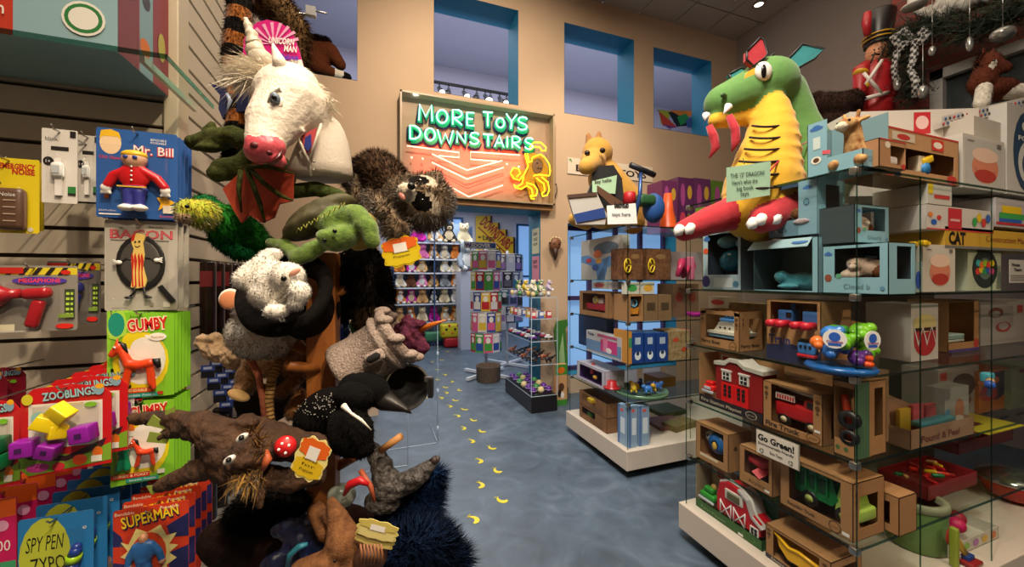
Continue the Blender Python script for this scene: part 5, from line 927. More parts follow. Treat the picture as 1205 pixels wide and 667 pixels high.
for r_, z in enumerate(shz):
    n = 7 if r_ < 5 else 5
    for k in range(n):
        ci = (k*3+r_*5) % 10 if r_ else (1, 5, 7, 8)[k % 4]; cj = (k*7+r_) % 3; nm, c = pal[ci]; c2 = [c, '#e9e4dc', '#d9c4a0'][cj]
        put(mini_plush('', c, c2), (xa+W*(k+.6)/(n+.1), Y0+.16+.03*(k % 2), z+.031), random.uniform(-.3, .3), '%s soft toy on the %s blue shelf, %s from the left' % (nm, rown[r_], ordn[k]), 'soft toys on the blue shelf', 1.38 if r_ < 5 else 1.9)
# big wolf, pink and white toys on top right, baskets on the floor
put(mini_plush('', '#8f9aa4', '#e4e2dc'), (PY(548, 300, 8.4).x, 8.4, 1.72), .2, 'large grey and white husky soft toy in front of the blue shelf', None, 2.6); struct(MB().box(PY(540, 0, 8.4).x, PY(557, 0, 8.4).x, 8.2, 8.7, 0, 1.715, mat('#c8ccd8', rough=.5)).build('trim_5'))
for i, (px, py, c, lb, cat) in enumerate(((524, 388, '#d8c81c', 'yellow printed bag on the far floor', 'bag'), (528, 402, '#b81c24', 'red tub under the yellow bag on the far floor', 'tub'), (508, 385, '#3f8a5c', 'green toy bin beyond the doorway', 'bin'))):
    p = PZ(px, 402, 0); m = MB(); z = {0: .22, 1: 0, 2: .1}[i]
    m.rbox((0, 0, z+.16 if i == 0 else z+.12), (.5, .3, .30 if i == 0 else .22), A(c), r=.05); 
    if i == 0:
        for k in range(7): m.ell((-.2+.065*k, -.15, z+.12+.08*(k % 3)), (.028, .006, .03), ['#e0701c', '#1c1c1c', '#c81c1c'][k % 3], u=10, w=6)
    tag(m.build('toy_tub' if i else 'printed_bag', None, (p.x+.0*i, min(p.y, 9.0)-.35*(i != 2)-.0, 0)), lb, cat)
# card spinner racks
def spinner(name, label, px, pyb, tiers, rad, pw, ph, cols, group, baselab, basket):
    p = PZ(px, pyb, 0); t = thing(name, label, 'rack', p); MB().cyl((0, 0, .02), (0, 0, 2.05), .022, .022, mat('#c8ccd0', rough=.4)).build('pole', t)
    m = MB()
    for k in range(4): a = math.pi/2*k+.6; m.cbox((.22*math.cos(a), .22*math.sin(a), .04), (.46, .05, .04), mat('#c9d2dc', rough=.4), (0, 0, a))
    m.build('foot', t)
    if basket:
        b = MB(); b.lathe([(.17, 0), (.18, .02), (.185, .22), (.195, .24), (.18, .24), (.17, .03)], mat('#6a5a4c', rough=.9, noise=.5, scale=60), seg=20)
        tag(b.build('woven_basket', None, (p.x-.05, p.y-.3, 0)), 'grey brown woven basket at the foot of the card rack', 'basket')
    for r_, z in enumerate(tiers):
        m = MB(); m.tube([(rad*math.cos(a*math.pi/8), rad*math.sin(a*math.pi/8), z+ph) for a in range(17)], .006, METAL, 5)
        for a in range(4): m.cyl((0, 0, z+ph), (rad*math.cos(a*math.pi/2), rad*math.sin(a*math.pi/2), z+ph), .004, .004, METAL, 5)
        m.build('ring', t)
        n = 11
        for k in range(n):
            a = 2*math.pi*k/n+r_*.2; c = cols[(k+r_*2) % len(cols)]; c2 = cols[(k*3+r_+1) % len(cols)]
            fr_ = math.sin(a) < .25
            if not fr_: continue
            m = MB(); m.box(-pw/2, pw/2, 0, .012, 0, ph, c[1]); m.art(pw, ph, 0, [('r', c2[1], .1, .1, .9, .5), ('e', '#e8e4dc', .5, .65, .25, .16), ('r', '#f0ece4', .15, .86, .85, .95)], x0=-pw/2)
            tag(m.build('carded_toy', None, (p.x+(rad+.012)*math.cos(a), p.y+(rad+.012)*math.sin(a), z-.01), (0, 0, a+math.pi/2)), '%s carded toy on the %s tier of the %s, facing %s' % (c[0], ['lowest', 'second lowest', 'middle', 'second highest', 'highest'][r_], baselab, ['right', 'right rear', 'back', 'left rear', 'left', 'left front', 'front', 'front right', 'right front', 'far right', 'near right'][k]), 'toy', group)
    return t
CR = [('red', '#b81c28'), ('green', '#3f9a3c'), ('pink', '#d85a8a'), ('white', '#d8d4d0'), ('blue', '#2c4a9a'), ('yellow', '#d8b83c')]
CG = [('grey', '#6a6a74'), ('white', '#d0d0d4'), ('navy', '#242c54'), ('teal', '#2c7c8a'), ('lilac', '#9a7ab0'), ('black', '#1c1c20')]
spinner('card_spinner', 'tall card rack with red and green packs beyond the doorway', 572, 442, [.42, .74, 1.06, 1.38, 1.7], .23, .145, .29, CR, 'packs on the red card rack', 'left card rack', 1)
spinner('card_spinner', 'tall card rack with grey and blue packs right of the red one', 597, 430, [.8, 1.1, 1.4, 1.7], .26, .155, .28, CG, 'packs on the grey card rack', 'right card rack', 0)
p = PY(565, 288, 5.7); t = thing('rack_sign', 'white and blue sign plate reading WEDOVER above the card rack', 'sign', PY(546, 292, 5.6)); 
W = PY(584, 292, 5.6).x-PY(546, 292, 5.6).x; m = MB().box(0, W, 0, .02, 0, .10, '#e8e8ee').box(W*.02, W*.98, -.002, 0, .012, .088, '#2c4a8a').box(0, W*.19, -.003, 0, 0, .1, '#e8e8ee'); m.text('W', .02*W, .02, .06, '#5a3c8a', y=-.004, bold=.05); m.text('EDOVER', .22*W, .022, .055, WHT, w=.6*W, y=-.004, bold=.04); m.cyl((W*.7, .02, -.25), (W*.7, .02, .02), .006, .006, METAL, 6); m.build('plate', t)
# acrylic display case by the door
X0, X1, Y0, Y1 = 1.70, 2.03, 4.05, 4.98
t = thing('acrylic_case', 'clear acrylic shelf case on a black base by the doorway', 'display case', ((X0+X1)/2, (Y0+Y1)/2, 0)); dx, dy = (X1-X0)/2, (Y1-Y0)/2
MB().box(-dx, dx, -dy, dy, 0, .19, A('#1d1a1b', rough=.35)).build('base', t, bevel=.004)
AC = glassy('acrylic', (.975, .98, .985), .02, ior=1.1); AE = mat('#bcd0e0', rough=.15)
az = [.19, .55, .82, 1.08, 1.33]
for z in az: MB().box(-dx, dx, -dy, dy, z, z+.006, AC).box(-dx, dx, -dy-.002, -dy, z, z+.007, AE).box(-dx-.002, -dx, -dy, dy, z, z+.007, AE).build('shelf', t)
for a in ((-dx, -dx+.004, -dy, dy), (dx-.004, dx, -dy, dy), (-dx, dx, dy-.004, dy)): MB().add([(a[0], a[2], .19), (a[0] if a[0] > 0 or a[0]+.01 > a[1] else a[1], a[3] if a[1]-a[0] < .01 else a[2], .19), (a[0] if a[1]-a[0] < .01 else a[1], a[3] if a[1]-a[0] < .01 else a[2], 1.33), (a[0], a[2], 1.33)], [(0, 1, 2, 3)], AC).build('side_panel', t)
for sx in (-1, 1): MB().box(sx*dx-.003, sx*dx+.003, -dy-.003, -dy+.003, .19, 1.33, AE).build('corner_edge', t)
rnd = random.Random(4)
def small(kind, c):
    m = MB(); c = A(c, rough=.35)
    if kind == 'ball': m.ell((0, 0, .04), .04, c, u=14, w=10); m.tube([(.041*math.cos(a*.628), .041*math.sin(a*.628), .04) for a in range(11)], .002, WHT, 5); nm, ct = 'toy_ball', 'ball'
    elif kind == 'car': m.rbox((0, 0, .03), (.10, .05, .025), c, r=.01); m.rbox((-.01, 0, .05), (.05, .045, .025), '#c8d0d8', r=.01); [m.cyl((x, -.028, .015), (x, .028, .015), .014, .014, BLK, 12) for x in (-.03, .03)]; nm, ct = 'toy_car', 'toy car'
    elif kind == 'box': m.box(-.03, .03, -.02, .02, 0, .08, c); m.box(-.024, .024, -.0205, -.02, .03, .07, '#e8e4dc'); nm, ct = 'small_toy_box', 'box'
    elif kind == 'dino': m.ell((0, 0, .045), (.05, .022, .025), c); m.tube([(.04, 0, .05), (.075, 0, .08), (.09, 0, .078)], [.016, .01, .008], c); m.tube([(-.04, 0, .05), (-.08, 0, .03)], [.014, .003], c); [m.cyl((x, y, .045), (x, y, 0), .010, .008, c, 8) for x in (-.025, .025) for y in (-.012, .012)]; nm, ct = 'toy_animal', 'toy animal'
    elif kind == 'egg': m.ell((0, 0, .032), (.028, .028, .034), c); m.ell((0, 0, .035), (.0285, .0285, .006), WHT); nm, ct = 'toy_egg', 'toy egg'
    return m.build(nm), ct
cn = {'#5a1f8a': 'purple', '#d8c48a': 'cream', '#3f8a4c': 'green', '#c8c8cc': 'white', '#241c20': 'black', '#c83a4c': 'red', '#c8a43c': 'gold', '#4c6ab0': 'blue', '#8a4a2c': 'brown', '#9aa0a8': 'grey'}
plan = [[('ball', ['#5a1f8a', '#5a1f8a', '#d8c48a', '#3f8a4c'])], [('dino', ['#241c20', '#241c20', '#8a4a2c'])], [('car', ['#5a1f8a', '#c8c8cc', '#c83a4c'])], [('box', ['#c83a4c', '#c8a43c', '#4c6ab0', '#c8c8cc'])], [('egg', ['#d8c48a', '#c8a43c', '#9aa0a8', '#3f8a4c', '#c8c8cc'])]]
zs_ = ['bottom', 'second', 'third', 'fourth', 'top']
for r_, row in enumerate(plan):
    kd, cl = row[0]; n = 0
    for j in range(6):
        for i in range(3):
            c = cl[(i*2+j) % len(cl)]; o, ct = small(kd, c); o.location = (X0+.06+.10*i, Y0+.09+.145*j, az[r_]+.0065); o.rotation_euler = (0, 0, rnd.uniform(-.5, .5) if kd in ('dino', 'car') else 0)
            if kd in ('dino', 'car') and i == 1: bpy.data.objects.remove(o); continue
            tag(o, '%s %s on the %s acrylic shelf, %s, %s' % (cn[c], ct, zs_[r_], ['left', 'middle', 'right'][i], ['at the front', 'second back', 'third back', 'fourth back', 'fifth back', 'at the rear'][j]), ct, '%ss on the %s acrylic shelf' % (ct, zs_[r_])); n += 1
# pile of small soft figures on top of the case
for j in range(9):
    p = Vector((X0+.05+.11*(j % 3), Y0+.12+.22*(j//3), az[4]+.075)); c = ['#d0ccb8', '#6a8a5a', '#b8a8c8', '#c8b03c', '#d8d8d8', '#8a7aa0', '#5a7a4c', '#c8a890', '#e0c81c'][j]
    o = mini_plush('', c, '#e4e0d4'); put(o, p, rnd.uniform(-1, 1), '%s little soft toy on top of the acrylic case, %s' % (['grey', 'green', 'lilac', 'mustard', 'white', 'purple', 'dark green', 'peach', 'yellow'][j], ordn[j]+' from the front'), 'little soft toys on the acrylic case', .5)
t = thing('crocodile_height_chart', 'tall green cut-out toy standing by the wall', 'toy', PZ(658, 470, 0)+Vector((.05, .0, 0))); t.location.y = 4.45
m = MB(); m.poly([(-.08, .0), (.08, .0), (.09, .5), (.06, .9), (.1, .95), (.08, 1.02), (-.06, 1.0), (-.1, .9), (-.06, .5)], 0, A('#3f7a34'), .03); m.poly([(-.03, .1), (.04, .1), (.05, .5), (.02, .85), (-.03, .6)], -.002, '#9ac08a'); m.build('body', t)
p = PZ(668, 482, 0); t = thing('monkey_toy_box', 'tall tan and green toy box standing on the floor by the wall', 'box', p); t.location.y = 4.2; W, H = .16, .50
m = MB().box(-W/2, W/2, 0, .08, 0, H, '#c99a6a'); m.art(W, H, 0, [('r', '#3f8a34', 0, 0, 1, .14), ('r', '#3f8a34', 0, .75, 1, 1), ('e', '#d8701c', .5, .86, .3, .08), ('e', '#5a3a24', .5, .45, .25, .1), ('e', '#241c1c', .35, .3, .15, .1), ('e', '#e8e4d8', .6, .25, .15, .08)], x0=-W/2); m.build('box_body', t)

# clear acrylic panels standing on the floor behind the puppets
a = PZ(515, 522, 0); t = thing('acrylic_panel_stand', 'clear acrylic panel stand on the floor behind the black bowl puppet', 'display stand', a)
for (x0, y0, x1, y1, h) in ((0, 0, -.62, .0, 1.12), (0, 0, 0, .5, 1.12), (-.3, -.35, -.62, -.35, .95)):
    MB().add([(x0, y0, .01), (x1, y1, .01), (x1, y1, h), (x0, y0, h)], [(0, 1, 2, 3)], AC).cyl((x0, y0, .01), (x0, y0, h), .003, .003, AE, 6).cyl((x0, y0, h), (x1, y1, h), .003, .003, AE, 6).cyl((x0, y0, .01), (x1, y1, .01), .003, .003, AE, 6).build('panel', t)
for z in (.15, .5, .85): MB().rbox((0, 0, z), (.02, .02, .03), AE, r=.004).build('clip', t)
# ================================================================ GLASS SHELF UNITS
CREAM = mat('#cdbfae', rough=.5, noise=.03, scale=6); KICK = A('#15110f', rough=.6)
def ypx(px, X): a = (px-602)/450; return X*(.9409-.3387*a)/(.3387+.9409*a)
def xpx(px, Y): a = (px-602)/450; return Y*(.3387+.9409*a)/(.9409-.3387*a)
def dpt(px, X=None, Y=None): a = (px-602)/450; return X/(.3387+.9409*a) if X is not None else Y/(.9409-.3387*a)
def zpx(px, py, X=None, Y=None): return 1.55+(328-py)*dpt(px, X, Y)/450
def shelf_unit(name, label, x0, x1, y0, y1, shelves, verts, div=None):
    t = thing(name, label, 'shelf', (x0, y0, 0)); W, D = x1-x0, y1-y0
    MB().box(-.03, W+.03, -.03, D+.03, .07, .22, CREAM).build('plinth', t, bevel=.004); MB().box(.06, W-.06, .06, D-.06, 0, .07, KICK).build('kick', t)
    for z in shelves:
        g = MB().box(0, W, 0, D, z-.008, z, GLASS).build('glass_shelf', t)
        MB().box(-.0015, W, -.0015, .001, z-.009, z+.001, GEDGE).box(-.0015, .001, 0, D, z-.009, z+.001, GEDGE).build('glass_edge', g)
    for (a, b, c, d) in verts:
        q = MB().add([(a, b, .22), (c, d, .22), (c, d, shelves[-1]), (a, b, shelves[-1])], [(0, 1, 2, 3)], GLASS).build('glass_panel', t)
        MB().box(a-.002, a+.002, b-.002, b+.002, .22, shelves[-1], GEDGE).build('glass_edge', q)
    for z in shelves:
        for a, b in ((.0, .0), (.0, D), (W, 0)): MB().rbox((a+.012, b+(.012 if b == 0 else -.012), z-.012), (.03, .03, .03), METAL, r=.006).build('clip', t)
    return t
RX, RYF, RYN = 1.74, 1.78, .93
shelf_unit('glass_shelf_unit', 'near glass shelf unit stacked with boxed wooden and green toys', RX, 3.75, RYN, RYF, [.51, .84, 1.17, 1.49, 1.98], [(0, 0, 0, .85), (.42, 0, .42, .3), (0, .85, .5, .85), (1.0, 0, 1.0, .3)])
shelf_unit('glass_shelf_unit', 'far glass shelf unit in the middle of the shop', 1.856, 3.7, 2.49, 3.42, [.58, .88, 1.21, 1.54, 1.97], [(0, 0, 0, .93), (0, 0, .6, 0), (.62, 0, 1.2, 0), (0, .93, .9, .93)])
KR = mat('#a87a4c', rough=.75, noise=.10, scale=50); KRI = mat('#8a6038', rough=.8, noise=.1, scale=50); INK = A('#3a2a1c', rough=.7)
def obox(name, label, loc, rz, W, H, D, c=KR, inn=None, win=None, swin=None, art=(), sart=(), lid=True, group=None, th=.0025, cat='toy box', top=None, taper=None):
    """open-fronted carton; win/swin = (x0,z0,x1,z1) fractions cut from the front / right-hand side"""
    t = thing(name, label, cat, loc, rz, group); m = MB(); inn = inn or c
    def face(W_, win_, put):
        if not win_: put(0, 0, W_, H); return
        a, b, d, e = win_[0]*W_, win_[1]*H, win_[2]*W_, win_[3]*H
        if b > 0: put(0, 0, W_, b)
        if e < H-.0005: put(0, e, W_, H)
        if a > 0: put(0, b, a, min(e, H))
        if d < W_-.0005: put(d, b, W_, min(e, H))
    face(W, win, lambda a, b, d, e: m.box(a, d, 0, th, b, e, c)); face(D, swin, lambda a, b, d, e: m.box(W-th, W, a, d, b, e, c))
    m.box(0, th, 0, D, 0, H, inn); m.box(0, W, D-th, D, 0, H, inn); m.box(0, W, 0, D, 0, th, inn)
    if lid: m.box(0, W, 0, D, H-th, H, top or c)
    m.build('carton', t)
    if art or sart:
        m = MB(); m.art(W, H, -.0005, art)
        if sart: m.M = Matrix.Translation((W+.0005, 0, 0)) @ Matrix.Rotation(R(90), 4, 'Z'); m.art(D, H, 0, sart); m.M = None
        m.build('print', t)
    return t
def pbox(name, label, loc, rz, W, H, D, c, art=(), sart=(), group=None, cat='toy box', top=None):
    t = thing(name, label, cat, loc, rz, group); m = MB().box(0, W, 0, D, 0, H, c)
    if top: m.box(.001, W-.001, .001, D-.001, H, H+.0005, top)
    m.build('carton', t)
    if art or sart:
        m = MB(); m.art(W, H, -.0005, art)
        if sart: m.M = Matrix.Translation((W+.0005, 0, 0)) @ Matrix.Rotation(R(90), 4, 'Z'); m.art(D, H, 0, sart); m.M = None
        m.build('print', t)
    return t
def LFp(px0, px1, z, X=1.78): y0 = ypx(px0, X); return (X, y0, z), y0-ypx(px1, X)
L = R(-90)
stamp = lambda x, z, s=.06: [('e', '#5a3e24', x, z, s, s*1.3), ('e', '#a87a4c', x, z, s*.8, s*1.05), ('t', '#3a2a1c', 'toys', x-s*.6, z-s*.3, s*.6, dict(w=s*1.2))]
dots = lambda x, z0: [('e', '#5a3e24', x, z0, .035, .035), ('e', '#5a3e24', x, z0-.12, .035, .045), ('e', '#5a3e24', x, z0-.22, .02, .02)]
def wheels(t, pts, r, w, D, tyre=BLK, hub='#c8b890'):
    for x, z in pts:
        for y, s in ((D*.5-w, -1), (D*.5+w, 1)):
            m = MB(); m.lathe([(.001, -.5), (r*.8, -.5), (r, -.3), (r, .3), (r*.8, .5), (.001, .5)], tyre, (x, y, z), axis=Matrix(((1, 0, 0), (0, 0, .02), (0, 1, 0))), seg=20); m.lathe([(.001, .0), (r*.5, 0), (r*.5, .05)], A(hub), (x, y-.011, z), axis=Matrix(((1, 0, 0), (0, 0, -.02), (0, 1, 0))), seg=14); m.build('wheel', t)
# --- ferry
loc, W = LFp(824, 870, 1.17); H = zpx(824, 363, X=1.78)-1.17; D = .17
t = obox('ferry_box', 'kraft box holding a white and blue toy ferry boat', loc, L, W, H, D, win=(.16, .24, .88, 1), swin=(.42, .3, .95, .82), lid=False, art=[('t', INK, 'Ferry Boat', .04, .10, .085, dict(w=.5, bold=.03))]+stamp(.85, .11, .09)+dots(.07, .85)+dots(.94, .8), sart=[('t', INK, 'Ferry Boat', .06, .10, .08, dict(w=.8, bold=.03))]+dots(.15, .8))
MB().poly([(0, H*.93), (W*.2, H*.99), (W*.5, H*.97), (W*.8, H*1.02), (W, H*.94), (W, H*.88), (0, H*.88)], 0, KR, .002).build('handle_flap', t)
m = MB(); pts = [(.1, .36), (.14, .27), (.9, .27), (.95, .36)]; m.poly([(a*W, b*H) for a, b in pts], .03, A('#5f8aa0'), .10); m.poly([(.1*W, .36*H), (.95*W, .36*H), (.97*W, .45*H), (.1*W, .43*H)], .025, A('#e0dac8'), .11); m.poly([(.24*W, .43*H), (.93*W, .43*H), (.8*W, .6*H), (.72*W, .68*H), (.38*W, .68*H), (.34*W, .58*H)], .035, A('#e0dac8'), .09); m.build('hull', t)
for k in range(3): MB().cyl(((.42+.12*k)*W, .036, .53*H), ((.42+.12*k)*W, .033, .53*H), .006, .006, BLK, 10).build('porthole', t)
m = MB(); m.rbox((.56*W, .08, .73*H), (.42*W, .07, .10*H), A('#4f8ac8'), r=.008); m.rbox((.58*W, .08, .85*H), (.30*W, .055, .12*H), A('#5a98d4'), r=.01)
for k in range(3): m.cbox(((.48+.09*k)*W, .0525, .86*H), (.012, .004, .012), BLK)
m.build('cabin', t)
# --- train
loc, W = LFp(902, 966, 1.17); H = zpx(902, 352, X=1.78)-1.17; D = .2
t = obox('train_box', 'kraft and navy Train box with a blue and red toy train', loc, L, W, H, D, win=(.08, .56, .94, .97), art=[('r', '#2a3050', .0, .0, 1, .24), ('p', '#2a3050', [(0, .24), (.5, .30), (1, .24)]), ('t', '#2a3868', 'Train', .05, .28, .14, dict(w=.42, bold=.03)), ('e', '#5a3e24', .13, .48, .05, .05), ('p', '#1a1210', [(.6, .12), (.62, .38), (.68, .42), (.96, .40), (.96, .1), (.7, .08)])])
for x0, z0, s in ((.3, .6, 1), (.76, .6, 0)):
    m = MB(); m.rbox((x0*W, .05, (z0+.14)*H), (.28*W, .06, .2*H), A('#3a6aa8'), r=.008); m.rbox((x0*W, .05, (z0+.02)*H), (.32*W, .07, .07*H), A('#c01c2c'), r=.006)
    if s: m.cyl((x0*W+.02, .05, (z0+.2)*H), (x0*W+.02, .05, (z0+.34)*H), .008, .011, A('#3a6aa8')); m.cbox((x0*W+.02, .019, (z0+.16)*H), (.022, .004, .022), BLK)
    m.build('train_car', t); m = MB()
    for k in (-1, 1): m.lathe([(.001, 0), (.017, 0), (.017, .07), (.001, .07)], A('#c01c2c'), (x0*W+k*.022, .015, z0*H+.006), axis=Matrix(((1, 0, 0), (0, 0, 1), (0, -1, 0))).transposed(), seg=14)
    m.build('wheel', t)
m = MB(); m.rbox((.8*W, -.012, .27*H), (.3*W, .02, .18*H), A('#3a78b8'), r=.008); m.rbox((.8*W, -.012, .16*H), (.32*W, .022, .06*H), A('#c01c2c'), r=.006); [m.cbox(((.72+.08*k)*W, -.023, .3*H), (.01, .003, .014), BLK) for k in range(3)]; m.build('train_car', t)
# --- bubble dome toy at the corner
DB = rootof('octopus_bath_toy', 'clear domed pack of green, blue and orange bath toys with round white label', 'toy', 1000, 436, 1.0); DB.location = (1.80, 1.02, 1.171)
m = MB(); m.lathe([(.10, 0), (.115, .01), (.12, .02), (.11, .03), (.001, .03)], A('#1c5a9a', rough=.25), seg=28); m.build('base', DB)
for i, (x, y, z, r, c) in enumerate(((-.05, -.04, .13, .034, '#6ab01c'), (.02, -.06, .17, .036, '#7ac02c'), (-.08, -.01, .09, .028, '#2c6ab8'), (-.06, .0, .155, .034, '#2f7ac8'), (.06, -.03, .13, .034, '#5aa01c'), (-.02, -.07, .07, .03, '#5a2c7a'), (.05, -.06, .08, .03, '#6ab01c'), (-.09, .03, .12, .026, '#e0702c'), (0, .02, .15, .04, '#3a8a2c'), (.08, .03, .09, .03, '#3a6ac8'))):
    m = MB(); m.ell((x, y, z), r, A(c, rough=.3), u=14, w=10); m.ell((x+.02, y-.02, z+.015), r*.6, A(c, rough=.3), u=12, w=8); m.ell((x-.02, y-.015, z-.01), r*.6, A(c, rough=.3), u=12, w=8); m.build('stacking_toy', DB)
m = MB(); m.ell((-.01, -.10, .05), (.022, .018, .015), A('#e0541c', rough=.3)); m.ell((-.012, -.105, .074), (.014, .013, .013), A('#e0541c', rough=.3)); m.build('orange_figure', DB)
MB().lathe([(.112, .02), (.118, .08), (.112, .14), (.09, .185), (.05, .212), (.001, .22)], PLAST, seg=32).build('dome', DB)
for rz_, px_ in ((-68, 0), (-10, 1)):
    m = MB(); m.M = Matrix.Rotation(R(rz_), 4, 'Z') @ Matrix.Translation((0, -.122, .145)); c_ = lambda r: [(r*math.cos(k*math.pi/12), r*math.sin(k*math.pi/12)) for k in range(24)]
    m.poly(c_(.037), 0, WHT, .002); m.poly([(x, z+.008) for x, z in c_(.018)], -.001, '#2a5cb8'); m.box(-.02, .02, -.0015, -.001, -.026, -.016, '#2a5cb8'); m.text('Octopus', 0, -.014, .008, '#8a2c6a', w=.05, al='c', y=-.002, bold=.04); m.M = None; m.build('round_label', DB)
# --- fire station
loc, W = LFp(823, 898, .84); H = zpx(823, 415, X=1.78)-.84; D = .15
t = obox('fire_station_box', 'open box with a red toy fire station and small fire engine', loc, L, W, H, D, win=(0, .17, 1, 1), swin=(.0, .17, 1, 1), lid=False, inn=A('#b88a5c', rough=.7), c=A('#241c20', rough=.5), art=[('t', '#b8a890', 'Fire Station Playset', .04, .055, .06, dict(w=.66, bold=.02)), ('e', '#b8a890', .84, .085, .08, .07), ('e', '#241c20', .84, .085, .07, .06), ('t', '#b8a890', 'green', .79, .07, .035, dict(w=.1))])
MB().art(W, H, D-.004, [('r', '#e0d4bc', .05, .3, .3, .95), ('r', '#a83a30', .08, .7, .28, .92)]).build('backing_print', t)
BR_ = A('#8f1c1c', rough=.35); m = MB(); m.poly([(.27*W, .17*H), (.97*W, .17*H), (.97*W, .86*H), (.62*W, .95*H), (.5*W, .95*H), (.27*W, .86*H)], .012, BR_, .10); m.build('station_wall', t)
m = MB(); m.poly([(.25*W, .84*H), (.42*W, .86*H), (.5*W, .95*H), (.62*W, .95*H), (.72*W, .86*H), (.99*W, .84*H), (.99*W, .91*H), (.72*W, .93*H), (.63*W, 1.02*H), (.49*W, 1.02*H), (.4*W, .93*H), (.25*W, .91*H)], .004, A('#cfc8bc'), .11); m.build('cornice', t)
for x in (.45, .72): m = MB(); m.box((x-.07)*W, (x+.07)*W, .006, .012, .58*H, .76*H, A('#dcd4c8')); m.box((x-.045)*W, (x+.045)*W, .004, .007, .60*H, .73*H, BLK); m.box((x-.004)*W, (x+.004)*W, .002, .006, .6*H, .73*H, WHT); m.box((x-.045)*W, (x+.045)*W, .002, .006, .66*H, .67*H, WHT); m.box((x-.08)*W, (x+.08)*W, .003, .012, .755*H, .785*H, WHT); m.build('window_frame', t)
for x in (.47, .68):
    m = MB(); m.box((x-.1)*W, (x+.1)*W, .006, .012, .17*H, .53*H, A('#d81c1c', rough=.3))
    for i in (-1, 1):
        for j in range(3): m.box((x+i*.035-.022)*W, (x+i*.035+.022)*W, .004, .007, (.27+.08*j)*H, (.335+.08*j)*H, BLK)
    m.build('garage_door', t)
m = MB(); m.rbox((.14*W, .03, .32*H), (.18*W, .05, .12*H), A('#d8201c', rough=.3), r=.008); m.rbox((.14*W, .03, .42*H), (.12*W, .04, .08*H), A('#d8201c', rough=.3), r=.008); m.rbox((.14*W, .004, .25*H), (.2*W, .012, .06*H), A('#a8acb0', rough=.3), r=.004); m.cbox((.14*W, .002, .33*H), (.11*W, .006, .05*H), '#b8bcc4'); m.build('toy_fire_engine', t)
# --- fire truck
loc, W = LFp(898, 968, .84); H = zpx(898, 447, X=1.78)-.84; D = .19
t = obox('fire_truck_box', 'kraft box with a red toy fire truck behind the Go Green sign', loc, L, W, H, D, win=(.15, .16, .86, .97), swin=(.3, .1, .9, .75), art=[('t', INK, 'Fire Truck', .05, .05, .1, dict(w=.6, bold=.04)), ('e', '#5a3e24', .86, .10, .11, .09), ('e', '#a87a4c', .86, .10, .095, .075), ('t', INK, 'toys', .8, .08, .05, dict(w=.12)), ('r', WHT, .88, .24, .97, .29)]+dots(.07, .86)+dots(.93, .84))
m = MB(); rd = A('#b01c20', rough=.3); m.rbox((.5*W, .085, .45*H), (.74*W, .11, .34*H), rd, r=.014); m.rbox((.74*W, .085, .64*H), (.26*W, .105, .26*H), rd, r=.014); m.cbox((.76*W, .031, .68*H), (.14*W, .006, .11*H), BLK)
m.build('truck_body', t); m = MB(); m.rbox((.45*W, .085, .86*H), (.66*W, .05, .07*H), A('#d8cfbc'), r=.004, rot=(0, R(4), 0)); m.box(.17*W, .5*W, .024, .03, .66*H, .79*H, A('#dcd4c4')); [m.box((.20+.045*k)*W, (.225+.045*k)*W, .021, .025, .68*H, .76*H, rd) for k in range(7)]; m.build('ladder', t)
wheels(t, [(.3*W, .24*H), (.76*W, .24*H)], .03, .045, .17)
# --- tractor box
loc, W = LFp(981, 1006, .84, 1.77); H = zpx(981, 436, X=1.77)-.84
t = obox('tractor_box', 'tall open kraft box with an orange toy tractor at the shelf corner', loc, L, W, .30, .20, win=(.05, .22, .95, .92), swin=(.62, .25, .9, .9), art=[('e', '#4a6a3c', .2, .1, .1, .03), ('e', '#4a6a3c', .6, .1, .1, .03)], sart=[('r', '#4a6a4c', .0, 0, .45, 1), ('r', '#a87a4c', .45, 0, .5, 1)])
m = MB(); og = A('#c83c1c', rough=.35); m.tube([(.3*W, .03, .24), (.4*W, .03, .19), (.6*W, .035, .12)], [.012, .014, .02], og, 10); m.rbox((.55*W, .07, .10), (.04, .10, .05), og, r=.01); m.build('tractor_body', t)
for z, r in ((.15, .036), (.08, .03)): m = MB(); m.lathe([(.016, 0), (r, .0), (r, .022), (.016, .022)], BLK, (.7*W, .02, z), axis=Matrix(((1, 0, 0), (0, 0, 1), (0, -1, 0))).transposed(), seg=22); m.lathe([(.008, -.003), (.017, -.004), (.019, .0), (.001, .002)], og, (.7*W, .03, z), axis=Matrix(((1, 0, 0), (0, 0, 1), (0, -1, 0))).transposed(), seg=18); m.build('wheel', t)
# --- blue animal / red plane / recycling truck
loc, W = LFp(819, 857, .51); H = zpx(819, 495, X=1.78)-.51
t = obox('helicopter_box', 'kraft box with a round blue and white toy helicopter', loc, L, W, H, .17, win=(.14, .2, .86, .94), art=[('r', '#d8c8a8', .14, .12, .7, .19)], sart=[('e', '#5a3e24', .3, .6, .08, .06), ('r', WHT, .5, .2, .65, .28)])
m = MB(); b_ = A('#1c5a9a', rough=.3); m.lathe([(.022, -.035), (.052, -.025), (.058, 0), (.052, .025), (.022, .035)], b_, (.56*W, .045, .56*H), axis=Matrix(((1, 0, 0), (0, 0, 1), (0, -1, 0))).transposed(), seg=24); m.build('helicopter_body', t)
m = MB(); m.ell((.28*W, .05, .64*H), (.03, .025, .034), A('#d0ccc0'), u=14); m.cyl((.28*W, .03, .7*H), (.28*W, .02, .7*H), .008, .008, BLK); m.build('tail_fan', t); MB().ell((.56*W, .008, .52*H), (.016, .006, .022), A('#c8a03c'), u=12).build('pilot', t)
loc, W = LFp(870, 909, .51); H = zpx(870, 522, X=1.78)-.51
